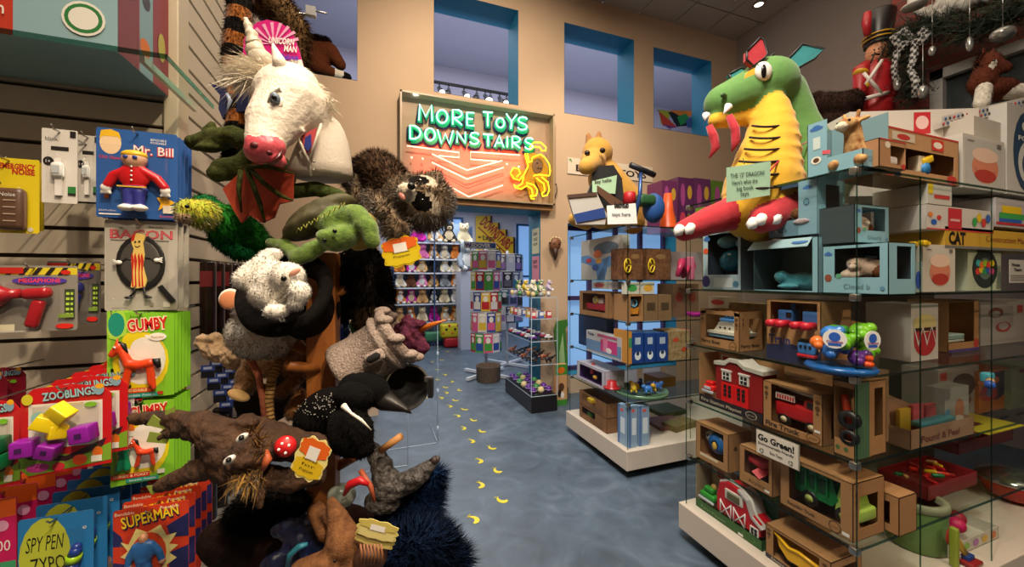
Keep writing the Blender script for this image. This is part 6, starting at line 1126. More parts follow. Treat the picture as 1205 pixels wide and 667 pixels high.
t = obox('airplane_box', 'kraft box with a red and silver toy airplane', loc, L, W, H, .17, win=(.16, .3, .9, .92), art=[('t', INK, 'Airplane', .3, .1, .1, dict(w=.5)), ('r', WHT, .78, .06, .92, .12)])
m = MB(); m.tube([(.2*W, .04, .66*H), (.5*W, .05, .62*H), (.95*W, .09, .7*H)], [.026, .03, .014], A('#b03038', rough=.3), 14); m.cbox((.6*W, .05, .48*H), (.045, .12, .008), A('#c02c34'), (R(25), R(30), 0)); m.build('fuselage', t); m = MB(); m.lathe([(.001, 0), (.026, .004), (.03, .02), (.027, .03)], A('#b0b4b4', rough=.3, metal=.3), (.16*W, .05, .64*H), axis=Euler((0, R(80), 0)).to_matrix()); m.build('nose_cowl', t)
loc, W = LFp(918, 1004, .51, 1.775); H = zpx(918, 533, X=1.775)-.51
t = obox('recycling_truck_box', 'large kraft box with a green toy recycling truck', loc, L, W, H, .2, win=(.14, .2, .85, .93), swin=(.2, .2, .8, .75), art=[('t', INK, 'Recycling Truck', .12, .08, .06, dict(w=.4, bold=.03))]+stamp(.78, .11, .08)+[('r', WHT, .87, .05, .96, .11)], sart=dots(.1, .8))
m = MB(); gr = A('#0f6a2c', rough=.3); m.poly([(.14*W, .35*H), (.66*W, .35*H), (.74*W, .5*H), (.66*W, .84*H), (.2*W, .9*H), (.14*W, .7*H)], .04, gr, .11)
for x in (.24, .38, .52): m.rbox(((x+.03)*W, .038, .64*H), (.12*W, .006, .24*H), A('#093c18'), r=.004)
for x in (.17, .31, .45, .6): m.box(x*W, (x+.022)*W, .030, .042, .5*H, .84*H, gr)
m.build('truck_bin', t); m = MB(); lg = A('#9ab84c', rough=.3); m.poly([(.7*W, .32*H), (.98*W, .32*H), (.98*W, .48*H), (.92*W, .5*H), (.86*W, .76*H), (.76*W, .78*H), (.72*W, .55*H)], .042, lg, .105); m.cbox((.83*W, .040, .66*H), (.06*W, .006, .13*H), BLK); m.rbox((W*.93, .09, .40*H), (.05, .11, .05), lg, r=.01); m.build('truck_cab', t)
wheels(t, [(.36*W, .3*H), (.82*W, .28*H)], .034, .05, .19, hub='#a8b85c')
# --- barn and dump truck on the plinth
loc, W = LFp(819, 897, .221); H = zpx(819, 546, X=1.78)-.22
t = obox('barn_box', 'green open box with a red and white toy barn on the plinth', loc, L, W, H, .12, win=(0, .2, 1, 1), swin=(0, .2, 1, 1), lid=False, c=A('#2c5a24', rough=.5), inn=A('#9a8468', rough=.6), art=[('e', '#4a7a34', .82, .1, .09, .08), ('e', '#2c5a24', .82, .1, .075, .065), ('t', '#8aa070', 'Farm Playset', .1, .06, .06, dict(w=.4)), ('r', WHT, .68, .02, .75, .07)])
MB().art(W, H, .114, [('r', '#b8a488', .03, .25, .34, .97), ('r', '#a8443a', .12, .7, .24, .88), ('r', '#1c5a2c', .45, .2, 1, 1)]).build('backing_print', t)
out = [(.34, .12), (.96, .12), (.96, .42), (.84, .55), (.78, .82), (.66, .93), (.5, .96), (.38, .86), (.34, .5)]
m = MB(); m.poly([(a*W, b*H+.03*(1-b)) for a, b in out], .01, A('#c01420', rough=.3), .08); m.build('barn_wall', t)
m = MB(); ro = [(.32, .5), (.37, .88), (.5, 1.0), (.67, .97), (.80, .84), (.87, .56), (1.0, .43)]
m.tube([(a*W, .03, b*H) for a, b in ro], .009, A('#cfc8c0'), 8); m.poly([(a*W, b*H) for a, b in [(.67, .97), (.80, .84), (.87, .56), (1.0, .43), (.98, .40), (.85, .52), (.78, .8), (.66, .92)]], .0, A('#b8b0ac'), .10); m.build('barn_roof', t)
m = MB(); m.rbox((.60*W, .008, .72*H), (.26*W, .008, .22*H), A('#dcd4cc'), r=.003); m.rbox((.60*W, .003, .71*H), (.18*W, .008, .15*H), A('#5a5a3c'), r=.003); m.build('loft_window', t)
for x0, x1 in ((.4, .56), (.6, .76)):
    m = MB(); 
    for p0, p1 in (((x0, .2), (x1, .5)), ((x1, .2), (x0, .5)), ((x0, .2), (x0, .52)), ((x1, .2), (x1, .52))): m.tube([(p0[0]*W, .006, p0[1]*H), (p1[0]*W, .006, p1[1]*H)], .0035, A('#cfc8c8'), 6)
    m.build('barn_door', t)
m = MB(); m.box(.83*W, .94*W, .005, .01, .2*H, .36*H, WHT); [m.box(a*W, (a+.035)*W, .003, .006, b*H, (b+.055)*H, BLK) for a in (.845, .89) for b in (.215, .285)]; m.build('window_frame', t)
m = MB(); g2 = A('#2f8a2c', rough=.3); m.rbox((.17*W, .03, .36*H), (.24*W, .05, .14*H), g2, r=.01); m.rbox((.17*W, .035, .5*H), (.15*W, .035, .12*H), g2, r=.008); m.rbox((.17*W, .003, .28*H), (.26*W, .01, .06*H), A('#b0b4b4'), r=.004); m.ell((.2*W, .05, .56*H), (.018, .015, .02), A('#a8843c')); m.build('toy_tractor', t)
loc, W = LFp(901, 978, .221, 1.77); H = zpx(901, 615, X=1.77)-.22
t = obox('dump_truck_box', 'kraft box with a yellow toy dump truck at the bottom edge', loc, L, W, H, .2, win=(.13, .16, .84, .93), swin=(.15, .2, .85, .8), art=[('r', '#2a2a3c', 0, 0, 1, .13), ('t', '#b8a890', 'Dump Truck', .1, .03, .07, dict(w=.5, bold=.03))]+dots(.06, .85)+dots(.92, .85))
m = MB(); ye = A('#e8b01c', rough=.3); m.poly([(.15*W, .84*H), (.34*W, .62*H), (.52*W, .66*H), (.84*W, .60*H), (.68*W, .3*H), (.34*W, .28*H), (.2*W, .5*H)], .012, ye, .12); m.tube([(.12*W, .012, .86*H), (.36*W, .012, .62*H), (.52*W, .012, .68*H), (.86*W, .012, .60*H)], .008, ye, 8); m.build('dumper_bed', t); m = MB(); m.rbox((.72*W, .1, .28*H), (.24*W, .10, .25*H), A('#b01c34', rough=.3), r=.01); m.build('truck_cab', t); wheels(t, [(.32*W, .24*H), (.74*W, .2*H)], .036, .05, .2)
# --- go green sign
p0 = ypx(892, 1.735); p1 = ypx(941, 1.735); zt = zpx(892, 505, X=1.735); zb = zpx(892, 531, X=1.735); W = p0-p1; H = zt-zb
t = thing('go_green_sign', 'small framed Go Green sign clipped under the fire truck box', 'sign', (1.725, p0, zb), L)
m = MB().box(0, W, 0, .003, 0, H, A('#d8d0c0')); m.box(-.004, W+.004, .003, .006, -.004, H+.004, A('#8a8478')); m.build('card', t)
m = MB(); m.text('Go Green!', .04*W, .62*H, .26*H, BLK, w=.88*W, y=-.001, bold=.04); m.text('Environmentally Friendly', .05*W, .42*H, .11*H, BLK, w=.86*W, y=-.001, bold=.02); m.text('Eco Toys', .35*W, .16*H, .12*H, BLK, w=.3*W, y=-.001, bold=.02); m.build('lettering', t)
for x in (.14, .84):
    m = MB(); c = (x*W, -.0015, .17*H)
    for k in range(3): a0 = R(120*k+10); m.tube([(c[0]+.0085*math.cos(a0+u*.35), c[1], c[2]+.0085*math.sin(a0+u*.35)) for u in range(5)], .0016, A('#1c4a24'), 5)
    m.build('recycling_mark', t)
# ---------------------------------------------------------------- blue night light and plush boxes on the fourth shelf
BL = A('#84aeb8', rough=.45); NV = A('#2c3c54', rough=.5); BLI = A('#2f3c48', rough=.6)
cloud = lambda x, z, s=.08, r=1: [('e', '#3a6aa8', x, z, s, s*r*.5), ('e', '#3a6aa8', x, z+s*.3*r, s*.6, s*r*.5)]
loc, W = LFp(827, 872, 1.49); H = zpx(827, 273, X=1.78)-1.49
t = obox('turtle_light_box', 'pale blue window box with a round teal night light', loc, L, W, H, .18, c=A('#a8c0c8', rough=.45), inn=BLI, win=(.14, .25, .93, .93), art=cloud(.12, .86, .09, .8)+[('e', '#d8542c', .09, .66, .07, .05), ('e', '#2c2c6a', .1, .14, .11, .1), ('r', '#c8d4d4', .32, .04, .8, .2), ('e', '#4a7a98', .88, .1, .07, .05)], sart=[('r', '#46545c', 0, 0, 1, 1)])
m = MB(); m.ell((.55*W, .07, .48*H), (.066, .06, .062), mat('#1c7a98', rough=.15, noise=.4, scale=30), u=24, w=16); m.build('night_light', t); m = MB(); m.ell((.46*W, .06, .8*H), (.05, .05, .035), A('#5a8a90', rough=.9)); m.ell((.8*W, .06, .76*H), (.026, .025, .025), A('#7aa0a8', rough=.9)); m.build('plush_head', t)
loc, W = LFp(887, 963, 1.49); H = zpx(887, 285, X=1.78)-1.49
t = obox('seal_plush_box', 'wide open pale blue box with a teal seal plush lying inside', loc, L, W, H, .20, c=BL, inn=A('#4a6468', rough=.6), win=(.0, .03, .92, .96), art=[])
m = MB(); m.add([(-.01, -.03, H*.84), (W*.92, -.03, H*.84), (W*.92, 0, H), (0, 0, H)], [(0, 1, 2, 3)], A('#93b0b4')); m.add([(-.01, -.031, H*.84-.003), (W*.92, -.031, H*.84-.003), (W*.92, 0, H-.003), (0, 0, H-.003)], [(3, 2, 1, 0)], A('#93b0b4')); m.build('front_flap', t)
m = MB(); m.M = Matrix.Translation((W*.78, -.017, H*.92)) @ Matrix.Rotation(R(-50), 4, 'X'); m.poly([(.035*math.cos(k*.52), .012*math.sin(k*.52)) for k in range(12)], 0, '#3a68a0', .001); m.M = None; m.build('logo', t)
organic('seal_plush', [*chainW([((W*.35, .08, .05), .03), ((W*.55, .10, .05), .042), ((W*.8, .12, .045), .035)]), EW((W*.33, .06, .07), (.032, .03, .03)), EW((W*.47, .04, .025), (.045, .035, .012), m=0), *chainW([((W*.8, .12, .045), .03), ((W*.88, .11, .02), .012)])], [F('#4f9aa4', '#357a84')], vox=.006, parent=t, local=True)
loc, W = LFp(905, 950, 1.745, 1.79); H = zpx(905, 222, X=1.79)-1.745
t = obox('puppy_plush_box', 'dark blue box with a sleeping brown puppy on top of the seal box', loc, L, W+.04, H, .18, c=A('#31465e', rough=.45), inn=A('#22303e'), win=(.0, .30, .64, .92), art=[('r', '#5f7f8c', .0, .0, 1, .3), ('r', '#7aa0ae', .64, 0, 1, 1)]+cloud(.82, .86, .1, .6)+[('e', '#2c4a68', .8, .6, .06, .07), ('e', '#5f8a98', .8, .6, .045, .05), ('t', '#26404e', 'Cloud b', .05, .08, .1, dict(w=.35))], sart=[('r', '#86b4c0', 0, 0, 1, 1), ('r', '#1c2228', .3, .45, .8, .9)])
organic('puppy_plush', [*chainW([((W*.15, .07, .11), .022), ((W*.45, .08, .12), .03), ((W*.65, .06, .105), .028)]), EW((W*.68, .025, .10), (.036, .024, .028)), EW((W*.86, -.0, .06), (.04, .01, .015), m=1)], [F('#7a4f30', '#5a3820'), F('#b0a0a0')], vox=.006, parent=t, local=True, fur=(1500, .006, .0008, (0, 0, 0), None))
def pupbox(lb, px0, px1, z, H, face=0, W=None, X=1.78, Y=.95, c2='#b09478', side=True):
    if face: x0 = xpx(px0, Y); W = W or xpx(px1, Y)-x0; loc, rz = (x0, Y, z), 0
    else: loc, W2 = LFp(px0, px1, z, X); W = W or W2; rz = L
    t = obox('puppy_plush_box', lb, loc, rz, W, H, .17, c=BL, inn=A('#3a464a'), win=(.2, .33, .88, .93), art=cloud(.1, .82, .07, 1)+[('e', '#8a4a34', .1, .32, .06, .08), ('e', '#5a9a74', .27, .36, .05, .05), ('t', '#5a7a88', 'Cloud b', .35, .1, .1, dict(w=.4)), ('e', '#5a88a0', .92, .12, .035, .04)], swin=(.3, .3, .85, .93))
    organic('puppy_plush', [EW((W*.55, .075, H*.5), (W*.24, .05, H*.22)), EW((W*.46, .045, H*.58), (W*.15, .035, H*.17)), EW((W*.34, .05, H*.62), (W*.06, .02, H*.12)), EW((W*.58, .05, H*.66), (W*.05, .02, H*.08)), CW((W*.3, .04, H*.38), (W*.45, .03, H*.38), .022, .02, m=1), EW((W*.78, .06, H*.42), (.03, .03, .03), m=2), EW((W*.46, .012, H*.54), (W*.06, .01, H*.06), m=1)], [F('#b8a08a', '#8f7860'), F('#cbb8a4', '#b09c84'), F('#6a4028', '#4a2c1a')], vox=.005, parent=t, local=True, fur=(1500, .005, .0008, (0, 0, 0), None))
    for x in (.42, .5): MB().tube([((x-.015)*W, .012, H*.62), (x*W, .010, H*.61), ((x+.015)*W, .012, H*.62)], .001, BLK, 5).build('eye', t)
    return t
pupbox('pale blue box with a beige sleeping puppy next to the seal box', 968, 1008, 1.491, .195, W=.22)
pupbox('pale blue box with a cream puppy at the corner of the fourth shelf', 1018, 1058, 1.491, .155, 1, Y=.97, W=.20)
pupbox('upper pale blue box with a sleeping puppy at the corner', 1006, 1068, 1.695, .155, 1, Y=.97, W=.225)
struct(MB().box(2.02, 2.5, .98, 1.4, 1.68, 1.69, GLASS).build('trim_6'))
# ---------------------------------------------------------------- green dragon on top of the near unit
FD = lambda c, n=.12: mat(c, rough=.85, noise=n, scale=14, bump=.25, bscale=35, sheen=.2)
DG, DY_, DR, DT = FD('#56853a'), FD('#dea71c'), FD('#b81f2c'), FD('#2a8a8c')
X = lambda x, y: (780+x/2.348, 20+y/2.348)
def bel(y):
    n = [(260, 300, 20, 2.03), (330, 300, 27, 2.0), (400, 285, 34, 1.98), (470, 275, 42, 1.97), (530, 265, 40, 1.97)]
    for a, b in zip(n, n[1:]):
        if y <= b[0]: f = (y-a[0])/(b[0]-a[0]); return a[1]+(b[1]-a[1])*f, (a[2]+(b[2]-a[2])*f)*2.348, a[3]+(b[3]-a[3])*f
t = organic('green_dragon_plush', [*[E(*X(bel(y)[0], y), bel(y)[2], bel(y)[1]/2.348+2.5, 6, bel(y)[1]/2.348+2.5, m=1) for y in (282, 314, 346, 379, 414, 450, 486)], E(*X(290, 185), 2.1, 33, 29, 30), *chain([(*X(250, 205), 2.1, 27), (*X(165, 238), 2.06, 21)]), *chain([(*X(280, 262), 2.08, 12), (*X(200, 282), 2.06, 10), (*X(145, 288), 2.04, 9)], 1),
    *chain([(*X(330, 210), 2.14, 24), (*X(362, 290), 2.14, 24), (*X(390, 380), 2.14, 32), (*X(395, 470), 2.12, 40), (*X(380, 540), 2.1, 36)]), E(*X(430, 440), 2.14, 32, 42, 40), 
    *chain([(*X(300, 260), 2.03, 20), (*X(300, 330), 2.0, 27), (*X(285, 400), 1.98, 34), (*X(275, 470), 1.97, 42), (*X(265, 530), 1.97, 40)], 1),
    *chain([(*X(425, 505), 1.93, 25), (*X(360, 530), 1.86, 23), (*X(275, 560), 1.80, 16)], 2), *chain([(*X(200, 540), 1.97, 20), (*X(130, 562), 1.95, 17), (*X(60, 590), 1.93, 13)], 2)],
    [DG, DY_, DR], vox=.013, smooth=5, origin=P(880, 245, 2.0), label='large stuffed green dragon with yellow belly and red arms on the glass shelf', cat='plush')
t.location = t.location
for i, y0 in enumerate((298, 330, 362, 396, 432, 468)):
    cx_, r_, dc = bel(y0); m = MB(); m.tube([P(*X(cx_+r_*u, y0+5-7*u*u-4*u), dc-r_/2.348*dc/450*(1-u*u)**.5*1.03-.022) for u in [-.95+.195*k for k in range(10)]], .006, A('#2a1c10', rough=.9), 5); child(m, 'belly_stripe', t)
m = MB(); c = P(*X(278, 150), 1.975); m.ell(c, (.045, .022, .05), A('#e8e2d4', rough=.3), rot=(0, 0, -YAW)); m.ell(P(*X(279, 150), 1.952), (.013, .008, .036), A('#0c0a0a', rough=.15), rot=(0, 0, -YAW)); child(m, 'eye', t)
m = MB(); m.tube([P(*X(262, 135), 1.97), P(*X(278, 128), 1.965), P(*X(296, 138), 1.97)], .006, BLK, 6); child(m, 'eyelid', t)
m = MB(); m.ell(P(*X(168, 217), 1.965), (.020, .01, .013), A('#2c4a1c')); child(m, 'nostril', t)
for a, b in (((182, 246), (168, 268)), ((120, 270), (116, 286))): m = MB(); m.cyl(P(*X(*a), 1.965), P(*X(*b), 1.955), .020, .003, WHT, 10); child(m, 'fang', t)
for pts in ([(128, 300), (140, 330), (146, 360), (128, 390)], [(183, 272), (200, 310), (202, 345), (190, 372)]):
    m = MB(); m.tube([P(*X(*q), 1.93) for q in pts], [.016, .022, .022, .003], DR, 8, flat=RT); child(m, 'tongue_ribbon', t)
def slab(par, nm, pts, d, mt, th=.03, edge=True):
    m = campoly(MB(), [X(*q) for q in pts], d, mt, th); 
    if edge: m.tube([P(*X(*q), d) for q in pts+[pts[0]]], .006, BLK, 5)
    return child(m, nm, par)
slab(t, 'ear', [(232, 95), (268, 58), (278, 62), (290, 100), (282, 112), (250, 135), (232, 118)], 2.0, DR); slab(t, 'ear', [(335, 128), (385, 75), (446, 88), (420, 115), (372, 142), (352, 146)], 2.1, DT); slab(t, 'ear', [(182, 158), (215, 140), (230, 146), (212, 180), (196, 182)], 2.12, DT)
slab(t, 'brow', [(236, 150), (254, 140), (262, 165), (240, 176), (215, 184)], 1.99, DY_, edge=False)
for a, b, c in (((248, 135), (262, 108), (274, 130)), ((268, 122), (284, 98), (296, 120)), ((290, 118), (306, 100), (316, 124)), ((312, 122), (330, 108), (336, 136))): slab(t, 'spike', [a, b, c], 2.06, FD('#5c7a3c'), .02)
for a, b, c in (((376, 250), (388, 262), (376, 285)), ((390, 290), (412, 292), (398, 322)), ((400, 325), (438, 318), (424, 345))): slab(t, 'back_spike', [a, b, c], 2.12, A('#1f2426'), .02)
for x, y, d in ((245, 575, 1.74), (268, 565, 1.72), (310, 562, 1.75), (42, 594, 1.87), (72, 590, 1.87)): m = MB(); m.tube([P(*X(x+6, y-12), d+.02), P(*X(x, y), d), P(*X(x-8, y+10), d)], [.022, .024, .003], WHT, 10); child(m, 'claw', t)
t = rootof('green_note', 'pale green handwritten note hanging on the dragon belly', 'note', 880, 236, 1.83)
m = campoly(MB(), [X(176, 416), X(298, 398), X(296, 492), X(176, 512)], 1.76, A('#9fbfa0', rough=.6), .002); child(m, 'paper', t)
for s, x, y, w_ in (('THE 12" DRAGON!', 188, 445, 40), ("Here's what the", 192, 464, 30), ('big book', 205, 480, 20), ('says', 215, 494, 10)): camtext(t, 'lettering', s, *X(x, y), 1.757, 5, A('#26302a'), w=w_, ang=6, bold=.01)
m = MB(); m.tube([P(*X(225, 406), 1.76), P(*X(222, 390), 1.8)], .002, A('#1a3a1a'), 5); m.tube([P(*X(296, 425), 1.76), P(*X(345, 370), 1.88), P(*X(400, 345), 2.0)], .004, DR, 5); child(m, 'string', t)
# ---------------------------------------------------------------- on top of the near unit, front side
def FT(px0, px1, Y=.97): x0 = xpx(px0, Y); return x0, xpx(px1, Y)-x0
TZ = 1.981
loc, W = LFp(948, 992, TZ, 1.76); H = zpx(948, 153, X=1.76)-TZ
t = obox('giraffe_plush_box', 'pale blue open box with a small giraffe plush on the top shelf', (1.76, ypx(950, 1.76), TZ), L, .20, .23, .16, c=BL, inn=A('#6f8f94', rough=.6), win=(.38, .3, 1, 1), swin=(0, .3, 1, 1), lid=False, art=cloud(.18, .88, .13, .6)+[('r', '#c8d4cc', .12, .5, .26, .72), ('e', '#e8e0cc', .18, .3, .1, .07), ('e', '#5a3a24', .18, .3, .06, .045), ('p', '#d85a64', [(.3, .45), (.45, .42), (.45, .36), (.3, .38)])], sart=[('t', '#5a7a88', 'Giraffe', .2, .1, .09, dict(w=.5)), ('e', '#4a7a98', .85, .12, .05, .04)])
GF = mat('#d8b070', rough=.95, noise=.6, scale=32, c2='#7a3c14', bump=.3)
organic('giraffe_plush', [EW((.14, .07, .07), (.045, .04, .05)), *chainW([((.14, .06, .09), .035), ((.14, .05, .17), .028)]), EW((.135, .03, .185), (.036, .04, .03)), EW((.13, -.005, .175), (.022, .02, .018), m=1), CW((.115, .05, .21), (.11, .05, .235), .008, .008), CW((.155, .05, .21), (.16, .05, .235), .008, .008), EW((.095, .05, .2), (.02, .008, .01)), EW((.18, .05, .2), (.02, .008, .01)), CW((.11, .05, .05), (.10, .0, .03), .022, .02), CW((.17, .05, .05), (.19, .0, .03), .022, .02)], [GF, F('#e8dcc0')], vox=.005, parent=t, local=True)
for s in (-1, 1): MB().ell((.135+s*.02, .0, .195), .005, BLK, u=8, w=6).build('eye', t)
RW_ = lambda s, x, z: [('r', '#b8262c', x-.06, z-.08, x+.06, z+.08), ('e', '#e8dcd0', x, z, .04, .05)]
x0 = xpx(1008, 1.25); pbox('white_toy_carton', 'long white carton with red heart logo at the back of the top shelf', (x0, 1.28, TZ), R(-24), .62, .44, .2, A('#c8c0b4', rough=.6), art=[('r', '#c83a2c', 0, .78, .2, .86), ('r', '#b8262c', .50, .72, .63, .97), ('e', '#e0b8b0', .565, .85, .05, .08), ('r', '#c8948a', .1, .6, .6, .62)], sart=[('r', '#b8262c', .2, .3, .3, .9), ('r', '#b8262c', .7, .3, .8, .9)], cat='box')
x0, W = FT(1037, 1128); H = zpx(1037, 146, Y=.97)-TZ
t = obox('wooden_toy_box', 'large kraft window box with red edges, yellow and blue wooden toys inside', (x0, .97, TZ), 0, W, H, .15, c=mat('#b08458', rough=.7, noise=.08), inn=KRI, win=(.06, .18, .94, .62), art=[('r', '#b8362c', 0, .96, 1, 1), ('e', '#b8362c', .08, .1, .07, .1), ('e', '#b8362c', .9, .1, .07, .1), ('r', '#c8b8a0', .12, .75, .4, .92), ('e', '#b8362c', .26, .83, .08, .06), ('r', '#c83a2c', .62, .68, .78, .92), ('e', '#e8dcc8', .7, .8, .06, .07), ('r', '#26304c', .15, .02, .22, .12)])
m = MB(); m.rbox((.56*W, .03, .38*H), (.12*W, .04, .36*H), A('#d8ccb0'), r=.005); m.build('white_block', t); MB().rbox((.60*W, .01, .47*H), (.13*W, .02, .16*H), A('#e0b81c'), r=.008, rot=(0, R(-20), 0)).build('yellow_block', t); MB().lathe([(.001, 0), (.026, 0), (.026, .02), (.001, .02)], A('#2c7ab8'), (.57*W, .02, .28*H), axis=Matrix(((1, 0, 0), (0, 0, 1), (0, -1, 0))).transposed()).build('blue_disc', t)
m = MB(); [m.box(.74*W, .92*W, .06, .062, (.2+.05*k)*H, (.22+.05*k)*H, '#3a2414') for k in range(8)]; m.build('net_print', t)
loc_, W = FT(1020, 1040, .95); t = obox('wooden_toy_box', 'small kraft window box with red edge in front of the large one', (loc_-.02, .90, TZ), 0, .17, .11, .06, c=mat('#a87a50', rough=.7, noise=.08), win=(.42, .15, 1, .8), art=[('r', '#b8362c', 0, .95, 1, 1), ('e', '#e0d0b8', .3, .8, .1, .12), ('e', '#b8362c', .9, .1, .08, .1)]); m = MB(); m.rbox((.12, .03, .04), (.07, .03, .035), WHT, r=.01); m.build('toy_dice', t)
x0, W = FT(1133, 1182); H = zpx(1133, 156, Y=.97)-TZ
DRUM = lambda: [('r', '#b0aca4', .06, .04, .94, .94), ('e', '#c87a5c', .52, .42, .32, .3), ('e', '#d8b8a0', .52, .66, .32, .14), ('p', '#3c4a5c', [(.26, .42), (.4, .22), (.52, .4), (.64, .22), (.78, .42), (.76, .38), (.64, .17), (.52, .34), (.4, .17), (.28, .38)]), ('e', '#a8362c', .52, .27, .26, .12), ('r', '#6a665c', .1, .88, .25, .9), ('r', '#6a665c', .8, .84, .9, .92)]
pbox('drum_carton', 'pale carton with a picture of a red and cream toy drum, top shelf', (x0, .97, TZ), 0, W, H, .16, A('#b8b2a8', rough=.6), art=DRUM())
x0, W = FT(1185, 1240); H = zpx(1185, 120, Y=.97)-TZ
pbox('tall_white_carton', 'tall white carton with a dark blue arched label at the right edge', (x0, .97, TZ), 0, W, H, .16, A('#b4b0a8', rough=.6), art=[('e', '#24405c', .42, .5, .30, .46), ('e', '#c8c8c0', .42, .38, .2, .24), ('e', '#3a4a64', .42, .36, .12, .14), ('t', '#d8d8d0', 'FOOD', .22, .62, .05, dict(w=.4, bold=.03)), ('e', '#c8c8c0', .42, .78, .13, .07)])
# ---------------------------------------------------------------- toy soldier, bear, horse, chimney
struct(MB().box(2.95, 3.95, 1.62, 2.4, .0, 2.56, mat('#6f6458', rough=.8)).build('trim_7', bevel=.005))
sX = lambda x, y: (980+x/3.03, y/3.03)
DS = 3.05; t = rootof('toy_soldier', 'tall toy soldier figure in red coat with black plumed hat', 'figure', *sX(150, 405), DS); SR = A('#a81c24', rough=.4); SK = A('#c88a64', rough=.5)
m = MB(); m.lathe([(.115, -.05), (.11, .06), (.095, .13), (.11, .23), (.12, .32), (.09, .38), (.03, .40)], SR, P(*sX(150, 400), DS), seg=24); child(m, 'coat', t)
for s, x in ((-1, 100), (1, 198)): m = MB(); m.tube([P(*sX(150+s*30, 235), DS), P(*sX(x, 250), DS-.02), P(*sX(x+s*4, 320), DS-.02), P(*sX(x, 390), DS-.03)], [.045, .055, .045, .04], SR, 12); child(m, 'arm', t)
m = MB(); m.ell(P(*sX(162, 190), DS), (.085, .08, .10), SK); child(m, 'head', t)
m = MB(); m.lathe([(.092, 0), (.088, .01), (.086, .10), (.105, .245), (.10, .26), (.001, .265)], A('#120f0e', rough=.35), P(*sX(163, 163), DS), seg=24, axis=Euler((0, R(2), 0)).to_matrix()); child(m, 'hat', t)
for y in (132, 146): m = MB(); c = P(*sX(163, y), DS); m.tube([c+Vector((.096*math.cos(a*.4), .096*math.sin(a*.4), 0)) for a in range(17)], .006, A('#c8981c', rough=.3), 6); child(m, 'hat_band', t)
m = MB(); m.tube([P(*sX(124, 125), DS-.06), P(*sX(120, 85), DS-.06), P(*sX(124, 45), DS-.06)], [.022, .030, .024], SR, 10); child(m, 'plume', t)
for a, b in (((150, 187), (135, 225)), ((186, 168), (160, 222))): m = MB(); m.tube([P(*sX(*a), DS-.085), P(*sX(*b), DS-.085)], .006, BLK, 6); child(m, 'chin_strap', t)
m = MB(); [m.ell(P(x, y, DS-.078), (.007, .005, .007), BLK, u=8, w=6) for x, y in (sX(148, 178), sX(164, 174))]; m.tube([P(*sX(140, 197), DS-.08), P(*sX(152, 192), DS-.088), P(*sX(166, 194), DS-.08)], .007, A('#3a2014'), 6); child(m, 'face_paint', t)
for a, b in (((110, 260), (172, 330)), ((175, 215), (118, 300))): m = MB(); m.tube([P(*sX(*a), DS-.13), P(*sX((a[0]+b[0])/2, (a[1]+b[1])/2), DS-.15), P(*sX(*b), DS-.14)], .012, A('#d8d0c8'), 8); child(m, 'cross_belt', t)
m = MB(); m.tube([P(*sX(112, 352), DS-.11), P(*sX(150, 342), DS-.14), P(*sX(196, 330), DS-.11)], .016, A('#d8d0c8'), 8); child(m, 'belt', t)
for x, y in ((100, 262), (196, 215)): m = MB(); m.ell(P(*sX(x, y), DS-.03), (.055, .05, .028), A('#c8981c', rough=.4), rot=(0, R(20 if x < 150 else -20), 0)); child(m, 'epaulette', t)
m = MB(); m.ell(P(*sX(124, 302), DS-.15), (.018, .008, .018), A('#c8981c', rough=.3)); child(m, 'buckle', t)
BF = F('#3a2720', '#20140f'); DB_ = 2.75
organic('brown_bear_plush', [E(985, 128, DB_, 24, 17, 22), E(970, 124, DB_, 14, 14, 16), E(1000, 118, DB_, 14, 11, 14), E(962, 112, DB_, 6, 5, 5), E(1006, 109, DB_, 5, 5, 5), E(985, 146, DB_, 30, 12, 22)], [BF], vox=.012, fur=(5000, .02, .0016, (0, 0, -.2), None), label='dark brown curly bear plush beside the toy soldier', cat='plush')
BRK = bpy.data.materials.new('brick'); BRK.use_nodes = True; nt = BRK.node_tree; b = nt.nodes['Principled BSDF']; b.inputs['Roughness'].default_value = .85
tc = nt.nodes.new('ShaderNodeTexCoord'); mp = nt.nodes.new('ShaderNodeMapping'); mp.inputs['Rotation'].default_value = (R(90), 0, R(90)); bt = nt.nodes.new('ShaderNodeTexBrick')
sx_ = nt.nodes.new('ShaderNodeSeparateXYZ'); cb = nt.nodes.new('ShaderNodeCombineXYZ'); ad = nt.nodes.new('ShaderNodeMath'); ad.operation = 'ADD'
nt.links.new(tc.outputs['Object'], sx_.inputs[0]); nt.links.new(sx_.outputs[0], ad.inputs[0]); nt.links.new(sx_.outputs[1], ad.inputs[1]); nt.links.new(ad.outputs[0], cb.inputs[0]); nt.links.new(sx_.outputs[2], cb.inputs[1]); nt.links.new(cb.outputs[0], bt.inputs[0])
for k, v in (('Scale', 1.0), ('Brick Width', .2), ('Row Height', .07), ('Mortar Size', .006)): bt.inputs[k].default_value = v
bt.inputs['Color1'].default_value = rgb('#7a3028')+(1,); bt.inputs['Color2'].default_value = rgb('#5c241e')+(1,); bt.inputs['Mortar'].default_value = rgb('#4a3a34')+(1,); nt.links.new(bt.outputs[0], b.inputs['Base Color'])
CX_ = 4.0
def cz(px, py): p = PX(px, py, CX_); return p.y, p.z
y1 = ypx(1048, CX_); o = MB().box(CX_, 5.5, -1.2, y1, 2.0, 5.38, BRK).build('wall_brick'); struct(o)
